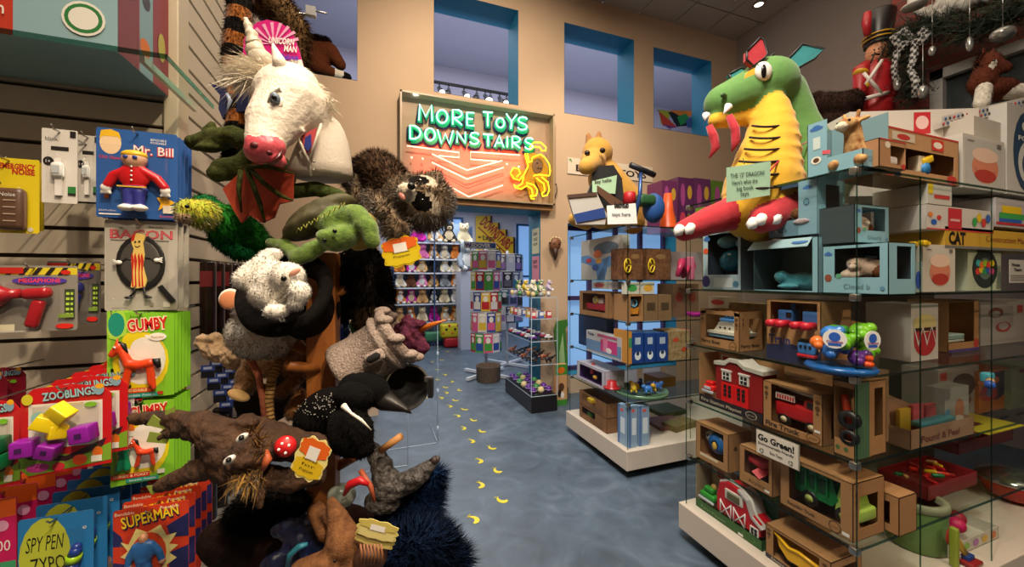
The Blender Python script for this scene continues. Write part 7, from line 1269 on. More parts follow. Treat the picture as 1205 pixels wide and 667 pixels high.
# stone surround with dark opening on the brick
FR_ = mat('#8f8c86', rough=.8, noise=.1, scale=10); ya, za = cz(1101, 88); 
t = thing('fireplace_surround', 'grey stone surround with dark glass on the brick chimney', 'fireplace', (CX_-.03, ya, za)); 
MB().box(-.05, .03, -.07, 0, -.9, 0, FR_).box(-.05, .03, -2.2, 0, -.07, .0, FR_).build('stone_frame', t); MB().box(.0, .02, -2.2, -.07, -.9, -.07, mat('#15181a', rough=.15, noise=.5, scale=3, c2='#3a3f40')).build('dark_glass', t)
# garland, ribbon bow and hanging ornaments
GD = mat('#1f3320', rough=.8, noise=.5, scale=30, c2='#0f1c10')
t = thing('pine_garland', 'dark green pine garland along the brick chimney', 'garland', PX(1120, 60, CX_-.1))
gp = [(1052, 60), (1062, 42), (1085, 34), (1110, 30), (1140, 36), (1165, 26), (1190, 14), (1215, 4)]; g2 = [(1070, 45), (1066, 62), (1068, 80), (1072, 100), (1070, 118)]
for nm, path, n, L_ in (('garland_needles', gp, 4200, .13), ('garland_needles', g2, 1500, .10)):
    m = MB(); W3 = [PX(x, y, CX_-.22) for x, y in path]; i0 = m.m(GD)
    for i in range(n):
        a = random.random()*(len(W3)-1); k = int(a); p = W3[k].lerp(W3[k+1], a-k)+Vector([random.gauss(0, .045) for _ in range(3)]); d = Vector([random.gauss(0, 1) for _ in range(3)]).normalized(); s = d.orthogonal().normalized()*.0035; e = p+d*L_*random.uniform(.4, 1); k0 = len(m.v)
        m.v += [tuple(p-s), tuple(p+s), tuple(e)]; m.f.append((k0, k0+1, k0+2)); m.mi.append(i0); m.sm.append(False)
    o = child(m, nm, t); o['kind'] = 'stuff'
CHK = bpy.data.materials.new('checker'); CHK.use_nodes = True; nt = CHK.node_tree; ck = nt.nodes.new('ShaderNodeTexChecker'); tc = nt.nodes.new('ShaderNodeTexCoord'); nt.links.new(tc.outputs['Object'], ck.inputs[0]); ck.inputs['Scale'].default_value = 45; ck.inputs[1].default_value = (.02, .02, .02, 1); ck.inputs[2].default_value = (.5, .48, .46, 1); nt.links.new(ck.outputs[0], nt.nodes['Principled BSDF'].inputs[0])
t = thing('ribbon_bow', 'black and white checked ribbon bow on the garland', 'ribbon', PX(1075, 48, CX_-.25)); Q = lambda x, y: PX(x, y, CX_-.28)
for pts in ([(1075, 46), (1064, 36), (1054, 44), (1058, 54), (1075, 47)], [(1075, 46), (1086, 36), (1090, 42), (1085, 50), (1075, 47)]): m = MB(); m.tube([Q(*q) for q in pts], [.015, .03, .04, .03, .015], CHK, 8, flat=(1, 0, 0)); child(m, 'loop', t)
for pts in ([(1076, 48), (1076, 65), (1071, 82), (1078, 95), (1076, 115)], [(1068, 50), (1056, 62), (1052, 80), (1056, 100)]): m = MB(); m.tube([Q(*q) for q in pts], [.018, .026, .02, .026, .018], CHK, 8, flat=(0, 1, 0)); child(m, 'ribbon_tail', t)
SILV = mat('#a8a8a4', rough=.2, metal=.7, noise=.3, scale=20)
for i, (px, py, rx, ry, lb) in enumerate(((1180, 40, 12, 8, 'wide silver disc ornament hanging under the garland'), (1141, 52, 4, 9, 'small silver teardrop ornament hanging under the garland'), (1097, 60, 4, 6, 'silver bell ornament hanging beside the checked ribbon'), (1086, 108, 6, 8, 'round silver ball ornament beside the ribbon tail'), (1056, 100, 4, 7, 'small silver bottle ornament left of the ribbon tail'))):
    c = PX(px, py, CX_-.3); k = dpt(px, X=CX_-.3)/FP; t = thing('hanging_ornament', lb, 'ornament', c); m = MB(); m.ell((0, 0, 0), (rx*k*.9, rx*k*.9, ry*k), SILV); m.build('ornament_body', t); MB().cyl((0, 0, ry*k), (0, 0, ry*k+.35), .003, .003, SILV, 5).build('string', t)
t = thing('white_hat_ornament', 'white felt hat ornament at the top edge', 'ornament', PX(1076, 8, CX_-.3)); m = MB(); m.lathe([(.07, 0), (.072, .01), (.04, .02), (.035, .08), (.001, .09)], A('#b8b4ac')); m.build('hat', t)
t = thing('icicle_trim', 'white scalloped snow trim above the garland', 'trim', PX(1140, 14, CX_-.02))
for k in range(9):
    m = MB(); a = PX(1098+13*k, 18-5*k+(k % 2)*4, CX_-.05); m.tube([a+Vector((0, .09, .1)), a, a+Vector((0, -.12, .12))], [.03, .05, .03], A('#a8a49c', rough=.8), 8, flat=(1, 0, 0)); child(m, 'scallop', t)
# ledge with dotted paper strip and the horse plush
DH = 2.15; t = organic('horse_plush', [E(1163, 73, DH, 12, 11, 11), *chain([(1168, 74, DH-.03, 8.5), (1184, 80, DH-.06, 5.5)]), CW(P(1158, 64, DH), P(1157, 56, DH), .015, .006), CW(P(1168, 63, DH), P(1169, 56, DH), .015, .006), *chain([(1160, 80, DH, 10), (1156, 98, DH, 13)]), E(1172, 106, DH, 22, 13, 16), *chain([(1158, 104, DH-.06, 7), (1155, 122, DH-.08, 7)], 1), *chain([(1188, 108, DH-.04, 8), (1200, 108, DH-.05, 9)], 1), E(1149, 94, DH-.04, 4, 11, 10, m=1, fl=1), E(1176, 73, DH-.08, 3, 6, 10, m=1, fl=1)], [F('#5c2c1c', '#3c1c10'), F('#cfc8bc', '#a09888')], vox=.008, fur=(4000, .008, .0014, (0, 0, -.3), None), label='brown and white horse plush lying above the dotted paper strip', cat='plush')
eyes(t, [(1170, 71, DH-.065)], .006)
hairs('mane', t, [P(1152, 84, DH), P(1154, 70, DH), P(1162, 62, DH)], 260, .05, UP*.7-RT*.3, F('#2c1810', '#180c08'), spread=.4)
a, b_ = P(1108, 150, 1.93), P(1215, 128, 2.05); t = thing('dotted_strip', 'white paper strip with red and blue dots under the horse plush', 'strip', a)
m = MB(); A1, A2 = P(1108, 137, 1.93), P(1215, 112, 2.05); a, b_ = P(1108, 150, 1.93), P(1215, 126, 2.05); m.add([a, b_, A2, A1], [(0, 1, 2, 3)], A('#b8b4ac', rough=.7)); m.add([a, b_, b_+FW*.5, a+FW*.5], [(3, 2, 1, 0)], A('#8a8478', rough=.7))
for i in range(22):
    for j in range(2): f = (i+.3+.5*j)/22.5; c = a.lerp(b_, f)+(A1-a)*(.28+.42*j)-FW*.004; m.ell(c, (.008, .003, .008), ['#a83034', '#2c4a7a', '#2a2a2c'][(i+j) % 3], u=8, w=6)
child(m, 'paper_strip', t)
struct(MB().box(2.75, 3.6, .99, 1.42, 1.995, zpx(1150, 156, Y=1.1), mat('#aca598', rough=.8)).build('trim_8'))
# ---------------------------------------------------------------- front side shelves of the near unit, right edge of the picture
def FB(name, label, px0, px1, ptop, z, D=.18, c='#b8b0a4', art=(), Y=.97, sart=(), **k):
    x0, W = FT(px0, px1, Y); return pbox(name, label, (x0, Y, z), 0, W, zpx(px0, ptop, Y=Y)-z, D, A(c, rough=.55), art=art, sart=sart, **k)
LEGO = [('e', ['#c83a34', '#2c5aa8', '#3a9a4c', '#d8b81c'][k % 4], .45+.07*k, .45+.2*(k % 2), .035, .2) for k in range(8)]
struct(MB().box(2.5, 3.75, .98, 1.5, 1.68, 1.69, GLASS).build('trim_9'))
FB('alphabet_toy_carton', 'long white carton with a red square and bright blocks, upper right shelf', 1090, 1169, 240, 1.772, .2, '#c0b8b0', [('r', '#b82c34', .3, .08, .5, .95), ('r', '#d8a0a0', .33, .4, .47, .5), ('r', '#c83a34', 0, 0, 1, .05), ('e', '#2c5aa8', .1, .3, .04, .12), ('e', '#c83a34', .17, .5, .03, .1), ('e', '#d87a2c', .05, .6, .03, .1)]+[(a, b, c+.1, d, e, f) for a, b, c, d, e, f in LEGO[2:6]])
FB('yellow_truck_carton', 'long yellow carton marked CAT under the white alphabet carton', 1112, 1235, 266, 1.692, .22, '#b8902c', [('t', '#1c1814', 'CAT', .03, .2, .55, dict(w=.14, bold=.05)), ('t', '#7a3424', 'Construction Machines', .35, .4, .3, dict(w=.5)), ('r', '#6a6a68', 0, 0, 1, .12)])
FB('block_toy_carton', 'white carton with rows of coloured bricks at the right edge', 1172, 1235, 232, 1.81, .2, '#b0a8a8', [('r', '#3a9a4c', .05, .3, .5, .5), ('r', '#d8b81c', .1, .5, .45, .75), ('r', '#2c5aa8', .5, .2, .9, .5), ('r', '#b82c34', 0, .08, 1, .16), ('r', '#2c5aa8', .05, .18, .45, .3)])
FB('flat_white_carton', 'thin white carton with a yellow corner lying under the top shelf', 1092, 1120, 216, 1.885, .2, '#b8b4a8', [('r', '#d8b81c', 0, .5, .2, 1), ('r', '#b83a34', .25, .3, .9, .5)])
for i, (px, py) in enumerate(((1086, 271), (1091, 266), (1097, 270), (1103, 271), (1092, 273))): x = xpx(px, .95); tag(MB().rbox((0, 0, .012), (.025, .025, .024), A('#d8b01c', rough=.3), r=.006).build('yellow_charm', None, (x, .95+.012*i, 1.692)), 'small yellow plastic charm on the glass by the yellow carton, %s' % ordn[i], 'charm', 'yellow plastic charms')
FB('orange_drum_carton', 'pale carton with a photo of an orange and red toy drum', 1086, 1124, 287, 1.492, .14, '#bcb4a4', DRUM()[1:])
FB('blue_toy_carton', 'dark blue carton with green edge behind the drum carton', 1113, 1139, 272, 1.492, .14, '#1c3f78', [('r', '#3f9a4c', .75, .3, 1, .8)], Y=1.13)
FB('bead_toy_carton', 'pale green carton with colourful beads in a curved frame', 1139, 1178, 276, 1.492, .14, '#a8b094', [('e', '#26302a', .5, .4, .38, .36), ('e', '#26302a', .4, .75, .16, .12), ('e', '#5a6a5c', .5, .4, .2, .2)]+[('e', c, .28+.1*(k % 5), .35+.12*(k//5)+.03*(k % 2), .075, .06) for k, c in enumerate(('#c8342c', '#d8b81c', '#2c8a4c', '#2c5aa8', '#c84a7a', '#3aa8a8', '#d8702c', '#8ab82c', '#c8342c', '#d8b81c'))]+[('e', '#7a5a9a', .8, .84, .12, .09)], Y=.99)
x0, W = FT(1179, 1235); t = thing('shelf_notice', 'white printed paper notice clipped at the right end of the shelf', 'notice', (x0, .945, 1.53)); m = MB().box(0, W, 0, .002, 0, .115, A('#a8a49c')); m.text('Wooden', .02, .082, .016, '#26221e', w=.08, y=-.001, bold=.03); m.text('Theatre', .04, .058, .016, '#26221e', w=.08, y=-.001, bold=.03); [m.box(.01, W-.01, -.001, -.0005, .012+.011*k, .016+.011*k, '#5a564e') for k in range(3)]; m.build('paper', t)
FB('blue_whistle_pack', 'narrow pack with a blue toy at the corner of the shelf', 1076, 1085, 308, 1.492, .1, '#8a9a94', [('e', '#2c4a9a', .5, .4, .35, .3)])
FB('red_drum_carton', 'white carton with a photo of a yellow and red drum', 1072, 1104, 358, 1.172, .17, '#b8b0a4', [('e', '#a8282c', .5, .34, .4, .26), ('r', '#a8282c', .1, .34, .9, .58), ('e', '#c8b878', .5, .66, .42, .16), ('r', '#3a1c18', .1, .52, .9, .58), ('p', '#c8c0b8', [(.1, .55), (.25, .25), (.4, .55), (.42, .55), (.56, .25), (.72, .55), (.75, .55), (.9, .25), (.9, .3), (.74, .62), (.57, .33), (.41, .62), (.25, .33), (.1, .62)])], Y=1.02)
x0, W = FT(1116, 1152, 1.08); t = obox('doll_clothes_box', 'kraft window box with folded cloth and a small doll', (x0, 1.08, 1.172), 0, W, zpx(1116, 354, Y=1.08)-1.172, .16, win=(.0, .18, .84, .97), art=[('e', '#b8362c', .9, .14, .08, .09), ('r', '#4a3a7a', 0, 0, 1, .05)]); m = MB(); [m.rbox((.45*W, .07, .05+.014*k), (.6*W, .09, .014), A(c), r=.005) for k, c in enumerate(('#c8ccc0', '#8aa8a0', '#a8c0bc'))]; m.build('folded_cloth', t); MB().ell((.25*W, .05, .16), (.02, .02, .025), SK).build('doll_head', t)
FB('white_heart_carton', 'large white carton with red heart drawings at the right edge', 1154, 1235, 356, 1.172, .2, '#a8a098', [('r', '#b83a34', .62, 0, .7, 1), ('r', '#a8403a', .5, .72, .58, .9), ('e', '#7a4a3a', .2, .75, .1, .12), ('e', '#a8a098', .2, .72, .06, .07), ('e', '#a8403a', .3, .4, .1, .12), ('e', '#a8a098', .3, .42, .07, .09)], Y=1.13)
t = thing('wooden_roller', 'small wooden roller toy with blue end lying on the shelf', 'toy', (xpx(1165, .96), .96, 1.02)); MB().cyl((0, 0, .02), (.09, .03, .02), .016, .016, A('#d8a87a')).build('roller', t); MB().cyl((-.03, -.01, .02), (0, 0, .02), .018, .018, A('#2c5ab8')).build('end_cap', t); MB().rbox((.12, .05, .03), (.05, .04, .05), A('#4aa0b0'), r=.01).build('sponge', t)
struct(MB().box(2.2, 3.75, .95, 1.6, .985, .995, GLASS).build('trim_10'))
FB('pink_flat_carton', 'flat pink and white carton lying on the middle right shelf', 1120, 1160, 412, .996, .2, '#b06a6a', [('r', '#c8a8a8', 0, .5, 1, 1)], Y=1.35)
FB('truck_picture_carton', 'orange and navy carton with a picture of a toy truck', 1104, 1152, 436, .692, .17, '#a89c94', [('r', '#b83a34', .04, .78, .2, .94), ('e', '#3a2c24', .6, .62, .3, .25), ('e', '#8a4a4a', .6, .3, .2, .12)], Y=1.3)
FB('orange_navy_carton', 'square orange carton with dark blue opening and red toy', 1152, 1188, 438, .692, .17, '#b86a2c', [('p', '#1c2840', [(.1, .3), (.1, .95), (.85, .95), (.85, .4), (.6, .25)]), ('e', '#c86a2c', .3, .75, .35, .12), ('e', '#a82430', .3, .45, .28, .18), ('e', '#2c6aa8', .32, .48, .1, .12)], Y=1.28)
FB('baby_picture_carton', 'white carton with baby picture in front of the truck carton', 1112, 1140, 458, .692, .08, '#a8a49c', [('e', '#3a8ab0', .1, .35, .14, .22), ('e', '#b87a5c', .6, .5, .2, .25), ('e', '#d8ccc0', .55, .25, .25, .15)], Y=1.16)
FB('sage_green_bin', 'sage green bin at the right edge of the shelf', 1190, 1235, 436, .692, .2, '#7c866c', [('r', '#5c1c1c', .2, .9, .9, 1)], Y=1.25)
x0, W = FT(1072, 1146, 1.12); t = obox('pound_peel_tray', 'slanted wooden display tray with pink, yellow and blue toys', (x0, 1.12, .692), 0, W, .10, .12, c=mat('#b08468', rough=.7), lid=False, win=(.0, .5, .0, .5), art=[('t', '#6a2c24', 'Pound & Peel', .15, .25, .35, dict(w=.6, bold=.02))])
MB().add([(0, .10, .05), (W, .10, .05), (0, .11, .26)], [(0, 1, 2)], mat('#b08468', rough=.7)).add([(0, .112, .05), (W, .112, .05), (0, .112, .26)], [(2, 1, 0)], KR).build('back_panel', t)
for x, c, h in ((.15, '#c8a02c', .12), (.35, '#c8545c', .13), (.55, '#c8545c', .12)): MB().rbox((x*W, .07, .06+h/2), (.16*W, .02, h), A(c), r=.004).build('toy_piece', t)
MB().rbox((.5*W, .04, .10), (.55*W, .05, .03), A('#4a90a0'), r=.01).build('blue_toy', t)
pbox('green_kraft_carton', 'tall kraft and green carton leaning at the glass corner', (1.90, 1.0, .841), R(4), .22, .31, .10, A('#8f6f4c', rough=.7), art=[('r', '#3f6a4c', 0, 0, .18, 1), ('e', '#7a8a4c', .6, .6, .2, .1), ('r', '#7c5c3c', .5, 0, .54, 1)])
t = thing('yellow_activity_sheet', 'yellow printed sheet lying on the glass at the right edge', 'sheet', (xpx(1158, 1.1), 1.08, .6965)); MB().box(0, .4, 0, .3, 0, .003, A('#c8b42c')).build('paper', t); m = MB().add([(.1, .09, .004), (.2, .09, .004), (.2, .16, .004), (.1, .16, .004)], [(0, 1, 2, 3)], '#5a2c1c'); m.build('print', t)
FB('black_print_carton', 'white carton with black insect prints behind the red trays', 1120, 1240, 480, .45, .12, '#8f8c86', [('e', '#1c1c1c', .15+.16*(k % 5), .35+.3*(k//5), .05, .05) for k in range(10)], Y=1.42)
struct(MB().box(2.05, 3.0, .95, 1.4, .44, .45, GLASS).build('trim_11'))
for i, (px0, px1, Y_, lb, c) in enumerate(((1092, 1150, 1.08, 'red tray of small wooden instruments, the nearer one', '#8a1c20'), (1128, 1192, 1.30, 'dark red tray of shiny toy bells behind the nearer tray', '#6a181c'))):
    x0, W = FT(px0, px1, Y_); t = obox('red_tray', lb, (x0, Y_, .451), 0, W, .07, .2, c=A(c, rough=.4), lid=False, cat='tray')
    for k in range(14): m = MB(); m.rbox((W*(.1+.8*random.random()), .03+.14*random.random(), .06), (.05, .02, .02), A(['#c82c1c', '#b0181c', '#d8b01c', '#1c6a3c', '#c89a5c', '#8a1c1c'][k % 6], rough=.2), r=.008, rot=(random.uniform(-.3, .3), random.uniform(-.3, .3), random.uniform(0, 3))); m.build('instrument', t)
# toys on the plinth
t = thing('red_kettle_pan', 'red bowl shaped toy pan with a silver lid on the plinth', 'pan', (xpx(1200, 1.12), 1.14, .221)); m = MB(); m.lathe([(.05, 0), (.11, .03), (.15, .10), (.155, .12)], A('#b0281c', rough=.25), seg=30); m.build('bowl', t); MB().lathe([(.158, .118), (.16, .126), (.14, .15), (.06, .175), (.001, .178)], mat('#b8b8b4', rough=.12, metal=.9), seg=30).build('lid', t)
x0, W = FT(1112, 1168, 1.02); t = obox('ball_tray', 'white dotted cardboard tray of pink and yellow balls', (x0, 1.0, .221), 0, W, .06, .22, c=A('#c8c0b0', rough=.6), lid=False, cat='tray', art=[('e', ['#c8743c', '#7ab03c', '#a86ab0', '#d8b03c'][k % 4], .12+.19*k, .5, .06, .3) for k in range(5)])
for i, (x, y, r, c, n) in enumerate(((.3, .06, .034, '#c01c5c', 'magenta'), (.52, .07, .036, '#d0205c', 'pink'), (.4, .14, .034, '#c01c50', 'deep pink'), (.72, .1, .034, '#a81030', 'crimson'), (.62, .15, .044, '#d8b81c', 'yellow'), (.22, .15, .03, '#8a8a9a', 'grey'), (.32, .19, .036, '#1c3a8a', 'blue'))):
    z = .221+.05+r*.6+(.03 if i == 4 else 0); tag(MB().ell((0, 0, 0), r, A(c, rough=.5), u=20, w=14).build('toy_ball', None, (x0+x*W, 1.0+y, z)), '%s textured ball in the white dotted tray' % n, 'ball', 'balls in the dotted tray')
t = thing('green_toy_drum', 'large pale green toy drum with red spot near the glass corner', 'drum', (xpx(1078, 1.12), 1.12, .221)); m = MB(); m.lathe([(.10, 0), (.11, .01), (.11, .2), (.105, .21)], A('#6a8a4c', rough=.5), seg=30); m.build('drum_body', t); MB().lathe([(.108, .2), (.116, .205), (.116, .235), (.108, .24), (.088, .236), (.088, .21)], A('#9a9a7c', rough=.5), seg=30).build('rim', t); MB().ell((.02, -.108, .1), (.03, .008, .04), A('#a8342c')).build('red_spot', t); MB().ell((0, 0, .18), (.085, .085, .01), A('#4a3c1c')).build('drum_head', t)
t = thing('jungle_frame_toy', 'yellow and green stick toy with blue and red blocks on the plinth', 'toy', (xpx(1122, .98), .97, .221)); m = MB(); m.rbox((-.02, 0, .09), (.025, .03, .18), A('#8a9a2c'), r=.008); m.build('green_post', t)
for k in range(3): MB().cyl((-.01, 0, .15-.02*k), (.07, -.01, .04-.01*k), .006, .006, A('#b89a2c'), 8).build('yellow_stick', t)
MB().rbox((.07, -.01, .03), (.05, .03, .025), A('#1c3a7a'), r=.005).build('blue_block', t); MB().rbox((.07, -.02, .012), (.09, .05, .018), A('#8a1c1c'), r=.006).build('red_base', t)
# second row of kraft boxes seen through the glass at the corner
t = obox('kraft_truck_box', 'kraft box with a pale green truck cab facing the front glass', (1.86, 1.16, .511), L, .2, .155, .12, win=(.2, .2, .85, .8)); t.location = (1.99, 1.12, .511)
pbox('kraft_carton', 'plain kraft carton behind the train box', (1.985, 1.28, 1.171), L, .14, .18, .16, KR, art=stamp(.5, .6, .12))
for i in range(3): pbox('kraft_carton', 'plain kraft carton deep in the near shelf, %s level' % ['plinth', 'second', 'third'][i], (2.06, 1.62, (.221, .511, .841)[i]), L, .3, .2, .22, KR, art=stamp(.5, .6, .12))
pbox('green_backed_carton', 'kraft carton with printed green animals beneath the turtle light', (1.99, 1.72, 1.171), L, .3, .24, .12, mat('#b09a6c', rough=.8, noise=.3, scale=25, c2='#8a6a44'))
x = ypx(833, 1.95); pbox('boat_picture_carton', 'cream carton with red and blue boat pictures behind the ferry box', (1.955, x, 1.171), L, .12, .27, .10, A('#b8a890', rough=.6), art=[('e', '#b83428', .55, .88, .4, .06), ('e', '#4a78a8', .6, .68, .32, .06)])
# ---------------------------------------------------------------- far unit
MX = 1.876
def ML(name, label, px0, px1, ptop, z, D=.2, **k):
    loc, W = LFp(px0, px1, z, MX); return pbox(name, label, loc, L, W, zpx(px0, ptop, X=MX)-z, D, **k)
def MFp(px0, px1, Y=2.51): x0 = xpx(px0, Y); return x0, xpx(px1, Y)-x0
def MF(name, label, px0, px1, ptop, z, D=.2, Y=2.51, **k): x0, W = MFp(px0, px1, Y); return pbox(name, label, (x0, Y, z), 0, W, zpx(px0, ptop, Y=Y)-z, D, **k)
ML('swirl_puzzle_box', 'white box with blue swirl and orange figures on the far unit', 684, 731, 284, 1.541, D=.08, c=A('#b8b4ac'), art=[('p', '#5a8ac0', [(0, .6), (.2, .62), (.45, .45), (.75, .55), (1, .5), (1, .38), (.7, .3), (.62, .0), (.45, .0), (.4, .3), (.1, .42), (0, .45)]), ('e', '#5a6a78', .65, .75, .3, .14), ('e', '#d8702c', .45, .62, .1, .1), ('e', '#b83a3c', .22, .48, .08, .06), ('e', '#d89a2c', .48, .45, .08, .06), ('e', '#3a5a9a', .4, .3, .09, .07)])
for i, (a, b_) in enumerate(((733, 757), (760, 789))):
    x0, W = MFp(a, b_); H = zpx(a, 292, Y=2.51)-1.541; t = obox('wooden_ark_box', 'brown patterned wooden toy box with yellow wheel, %s of the pair' % ['left', 'right'][i], (x0, 2.51, 1.541), 0, W, H, .16, c=mat('#7c5230', rough=.7, noise=.5, scale=30, c2='#4c2c18'), art=[('e', '#8a6a44', .6, .75, .2, .08)]); m = MB()
    m.tube([(.2*W+.03*math.cos(k*.524), -.008, .45*H+.055*math.sin(k*.524)) for k in range(13)], .006, A('#d8b81c'), 6); [m.cyl((.2*W, -.008, .45*H), (.2*W+.03*math.cos(k*2.09), -.008, .45*H+.055*math.sin(k*2.09)), .005, .005, A('#d8b81c'), 6) for k in range(3)]; m.build('yellow_wheel', t)
t = thing('pink_slide_toy', 'pink and magenta plastic toy on the far unit', 'toy', (xpx(805, 2.55), 2.56, 1.541)); m = MB(); m.tube([(-.06, 0, .03), (-.02, 0, .15), (.03, .02, .05), (.07, 0, .12)], [.02, .035, .04, .015], A('#b8305c', rough=.3), 10); m.build('slide', t); MB().rbox((.10, .02, .1), (.04, .06, .2), A('#c86a8a', rough=.3), r=.01).build('tower', t)
MF('pink_window_carton', 'pale grey carton behind the pink plastic toy', 790, 826, 296, 1.541, Y=2.72, c=A('#9a9090'), art=[('e', '#c83a6a', .5, .5, .3, .3)])
for i, (a, b_, c, n) in enumerate(((697, 714, '#c84a4c', 'red'), (716, 727, '#b8a8b0', 'grey'))): ML('small_card_box', 'small white box with %s picture on the fourth level of the far unit' % n, a, b_, 331, 1.462, D=.05, c=A('#c8c0b4'), art=[('e', c, .5, .5, .35, .3)])
for i, (a, b_, c, n) in enumerate(((736, 752, '#3f9a4c', 'green frog'), (755, 770, '#d8a03c', 'yellow duck'))): MF('small_card_box', 'small white box with a %s picture on the far unit' % n, a, b_, 332, 1.43, D=.05, c=A('#c8c4b4'), art=[('e', c, .5, .5, .35, .3)])
def mbox(lb, px0, px1, ptop, z, face, hull, cab):
    if face: x0, W = MFp(px0, px1); H = zpx(px0, ptop, Y=2.51)-z; t = obox('boat_toy_box', lb, (x0, 2.51, z), 0, W, H, .2, win=(.12, .2, .9, .92))
    else: loc, W = LFp(px0, px1, z, MX); H = zpx(px0, ptop, X=MX)-z; t = obox('boat_toy_box', lb, loc, L, W, H, .2, win=(.12, .2, .9, .92))
    m = MB(); m.poly([(.15*W, .5*H), (.2*W, .26*H), (.8*W, .26*H), (.9*W, .5*H)], .03, A(hull, rough=.3), .1); m.build('hull', t); m = MB(); m.rbox((.5*W, .08, .62*H), (.35*W, .07, .22*H), WHT, r=.01); m.tube([(.5*W+.03*math.cos(k*.524), .03, .66*H+.03*math.sin(k*.524)) for k in range(13)], .007, A(cab), 6); m.build('cabin', t); return t
mbox('kraft box with a red and white toy boat on the far unit', 682, 716, 342, 1.211, 0, '#b01c24', '#c8b02c'); mbox('kraft box with an orange and white toy boat on the far unit', 740, 757, 346, 1.211, 1, '#c8842c', '#4a90b0')
for i, (a, b_) in enumerate(((758, 774), (775, 790))): MF('kraft_carton', 'plain brown carton beside the orange boat box, %s one' % ['left', 'right'][i], a, b_, 347, 1.211, c=mat('#7c6040', rough=.75, noise=.1), art=[('r', '#4a3a28', .2, .4, .8, .7)])
for i, (a, b_) in enumerate(((792, 806), (807, 822))): MF('kraft_carton', 'taller brown carton deeper in the far unit, %s one' % ['left', 'right'][i], a, b_, 334, 1.211, Y=2.7, c=mat('#7a5c44', rough=.75, noise=.1), art=[('e', '#8a3a2c', .5, .6, .3, .15)])
t = thing('magenta_boat', 'magenta plastic boat shell on the far unit', 'toy', (xpx(815, 2.6), 2.58, 1.215)); m = MB(); m.lathe([(.001, 0), (.05, .01), (.075, .04), (.07, .045), (.001, .02)], A('#a81c8a', rough=.3)); m.build('shell', t)
t = thing('pink_disc_toy', 'flat pink disc on the middle level of the far unit', 'toy', (xpx(803, 2.6), 2.6, 1.09)); m = MB().lathe([(.001, 0), (.07, 0), (.075, .02), (.001, .03)], A('#c8406a', rough=.3)); m.cyl((0, 0, -.21), (0, 0, 0), .03, .03, A('#8a8078')); m.build('disc', t)
ML('castle_puzzle_box', 'white box with a pink castle picture on the far unit', 690, 731, 388, .881, D=.08, c=A('#b8b4b8'), art=[('r', '#6a8ab0', 0, .1, 1, .6), ('r', '#c83a7a', .45, .2, .9, .75), ('r', '#d87a9a', .52, .2, .65, .85), ('e', '#e8d8d8', .68, .3, .08, .12), ('t', '#26303c', 'Tech', .05, .82, .1, dict(w=.2, bold=.04)), ('r', '#b84a6a', .35, .85, .9, .95)])
loc, W = LFp(681, 700, .881, 1.99); pbox('navy_puzzle_box', 'dark blue box behind the castle puzzle box', loc, L, W+.2, .31, .08, A('#1c3a6a'))
for i, (a, b_) in enumerate(((744, 757), (759, 771), (773, 786))): MF('penguin_box', 'narrow blue box with penguin picture, %s of three' % ['left', 'middle', 'right'][i], a, b_, 392, .881, c=A('#1c3f86', rough=.35), group='blue penguin boxes on the far unit', art=[('r', '#a8b8cc', .25, .62, .75, .85), ('e', '#dce4ec', .5, .25, .28, .15), ('e', '#2c3c5c', .5, .33, .15, .08)])
MF('orange_edge_box', 'thin orange and green striped box beside the blue penguin boxes', 740, 743.5, 390, .881, c=A('#c88a3c'), art=[('r', '#3a8a5c', 0, .5, 1, .8)])
MF('animal_carton', 'kraft carton with small animal prints next to the blue penguin boxes', 788, 812, 390, .881, c=mat('#a8946c', rough=.8, noise=.4, scale=30, c2='#7a5c34'), art=[('e', '#b84a2c', .3, .7, .15, .08), ('e', '#b84a2c', .7, .35, .15, .08)])
loc, W = LFp(679, 712, .60, MX); t = obox('purple_window_box', 'white and purple window box with a small pink and orange toy', (MX, loc[1], .585), L, W, zpx(679, 424, X=MX)-.585, .2, c=A('#c0b8c4'), inn=A('#5a2c7a'), win=(.1, .15, .9, .88)); m = MB(); m.tube([(.4*W, .05, .08), (.45*W, .05, .16), (.6*W, .05, .12)], [.02, .025, .012], A('#d84a3c'), 8); m.build('toy_bird', t); MB().ell((.55*W, .04, .06), (.03, .02, .02), A('#d8a03c')).build('toy_base', t)
t = thing('sample_tray', 'round edged clear green tray of small plastic toys on the far unit', 'tray', (1.95, 2.60, .581)); m = MB(); m.lathe([(.20, 0), (.22, .01), (.22, .035), (.215, .035), (.21, .012), (.001, .01)], A('#5a7a5c', rough=.2), (.18, .08, 0), seg=30); m.build('tray', t)
for i, (x, y, c, lb) in enumerate(((-.04, .18, '#b01c20', 'red hat'), (.06, .02, '#d8b42c', 'yellow'), (.12, .08, '#d89a1c', 'amber'), (.16, -.03, '#3a78c8', 'light blue'), (.24, .0, '#d8a82c', 'honey yellow'), (.26, .06, '#2c5ab0', 'blue'), (.3, .02, '#3a6ac0', 'mid blue'), (.2, .12, '#2c3c7a', 'navy'))):
    o = MB(); c = A(c, rough=.3)
    if i == 0: o.lathe([(.07, 0), (.072, .008), (.045, .012), (.04, .06), (.001, .065)], c, seg=20); o.lathe([(.041, .012), (.044, .014), (.042, .03)], A('#2c4a8a'), seg=20)
    else: o.ell((0, 0, .03), (.04, .025, .028), c); o.ell((.035, 0, .05), (.02, .018, .018), c); [o.cyl((sx*.02, sy*.015, .02), (sx*.028, sy*.022, .001), .008, .006, c, 8) for sx in (-1, 1) for sy in (-1, 1)]
    tag(o.build('plastic_hat' if i == 0 else 'plastic_animal', None, (1.95+x, 2.60+y, .62), (0, 0, i)), '%s on the round green tray' % (lb if i == 0 else 'small %s plastic animal' % lb), 'toy hat' if i == 0 else 'toy animal')
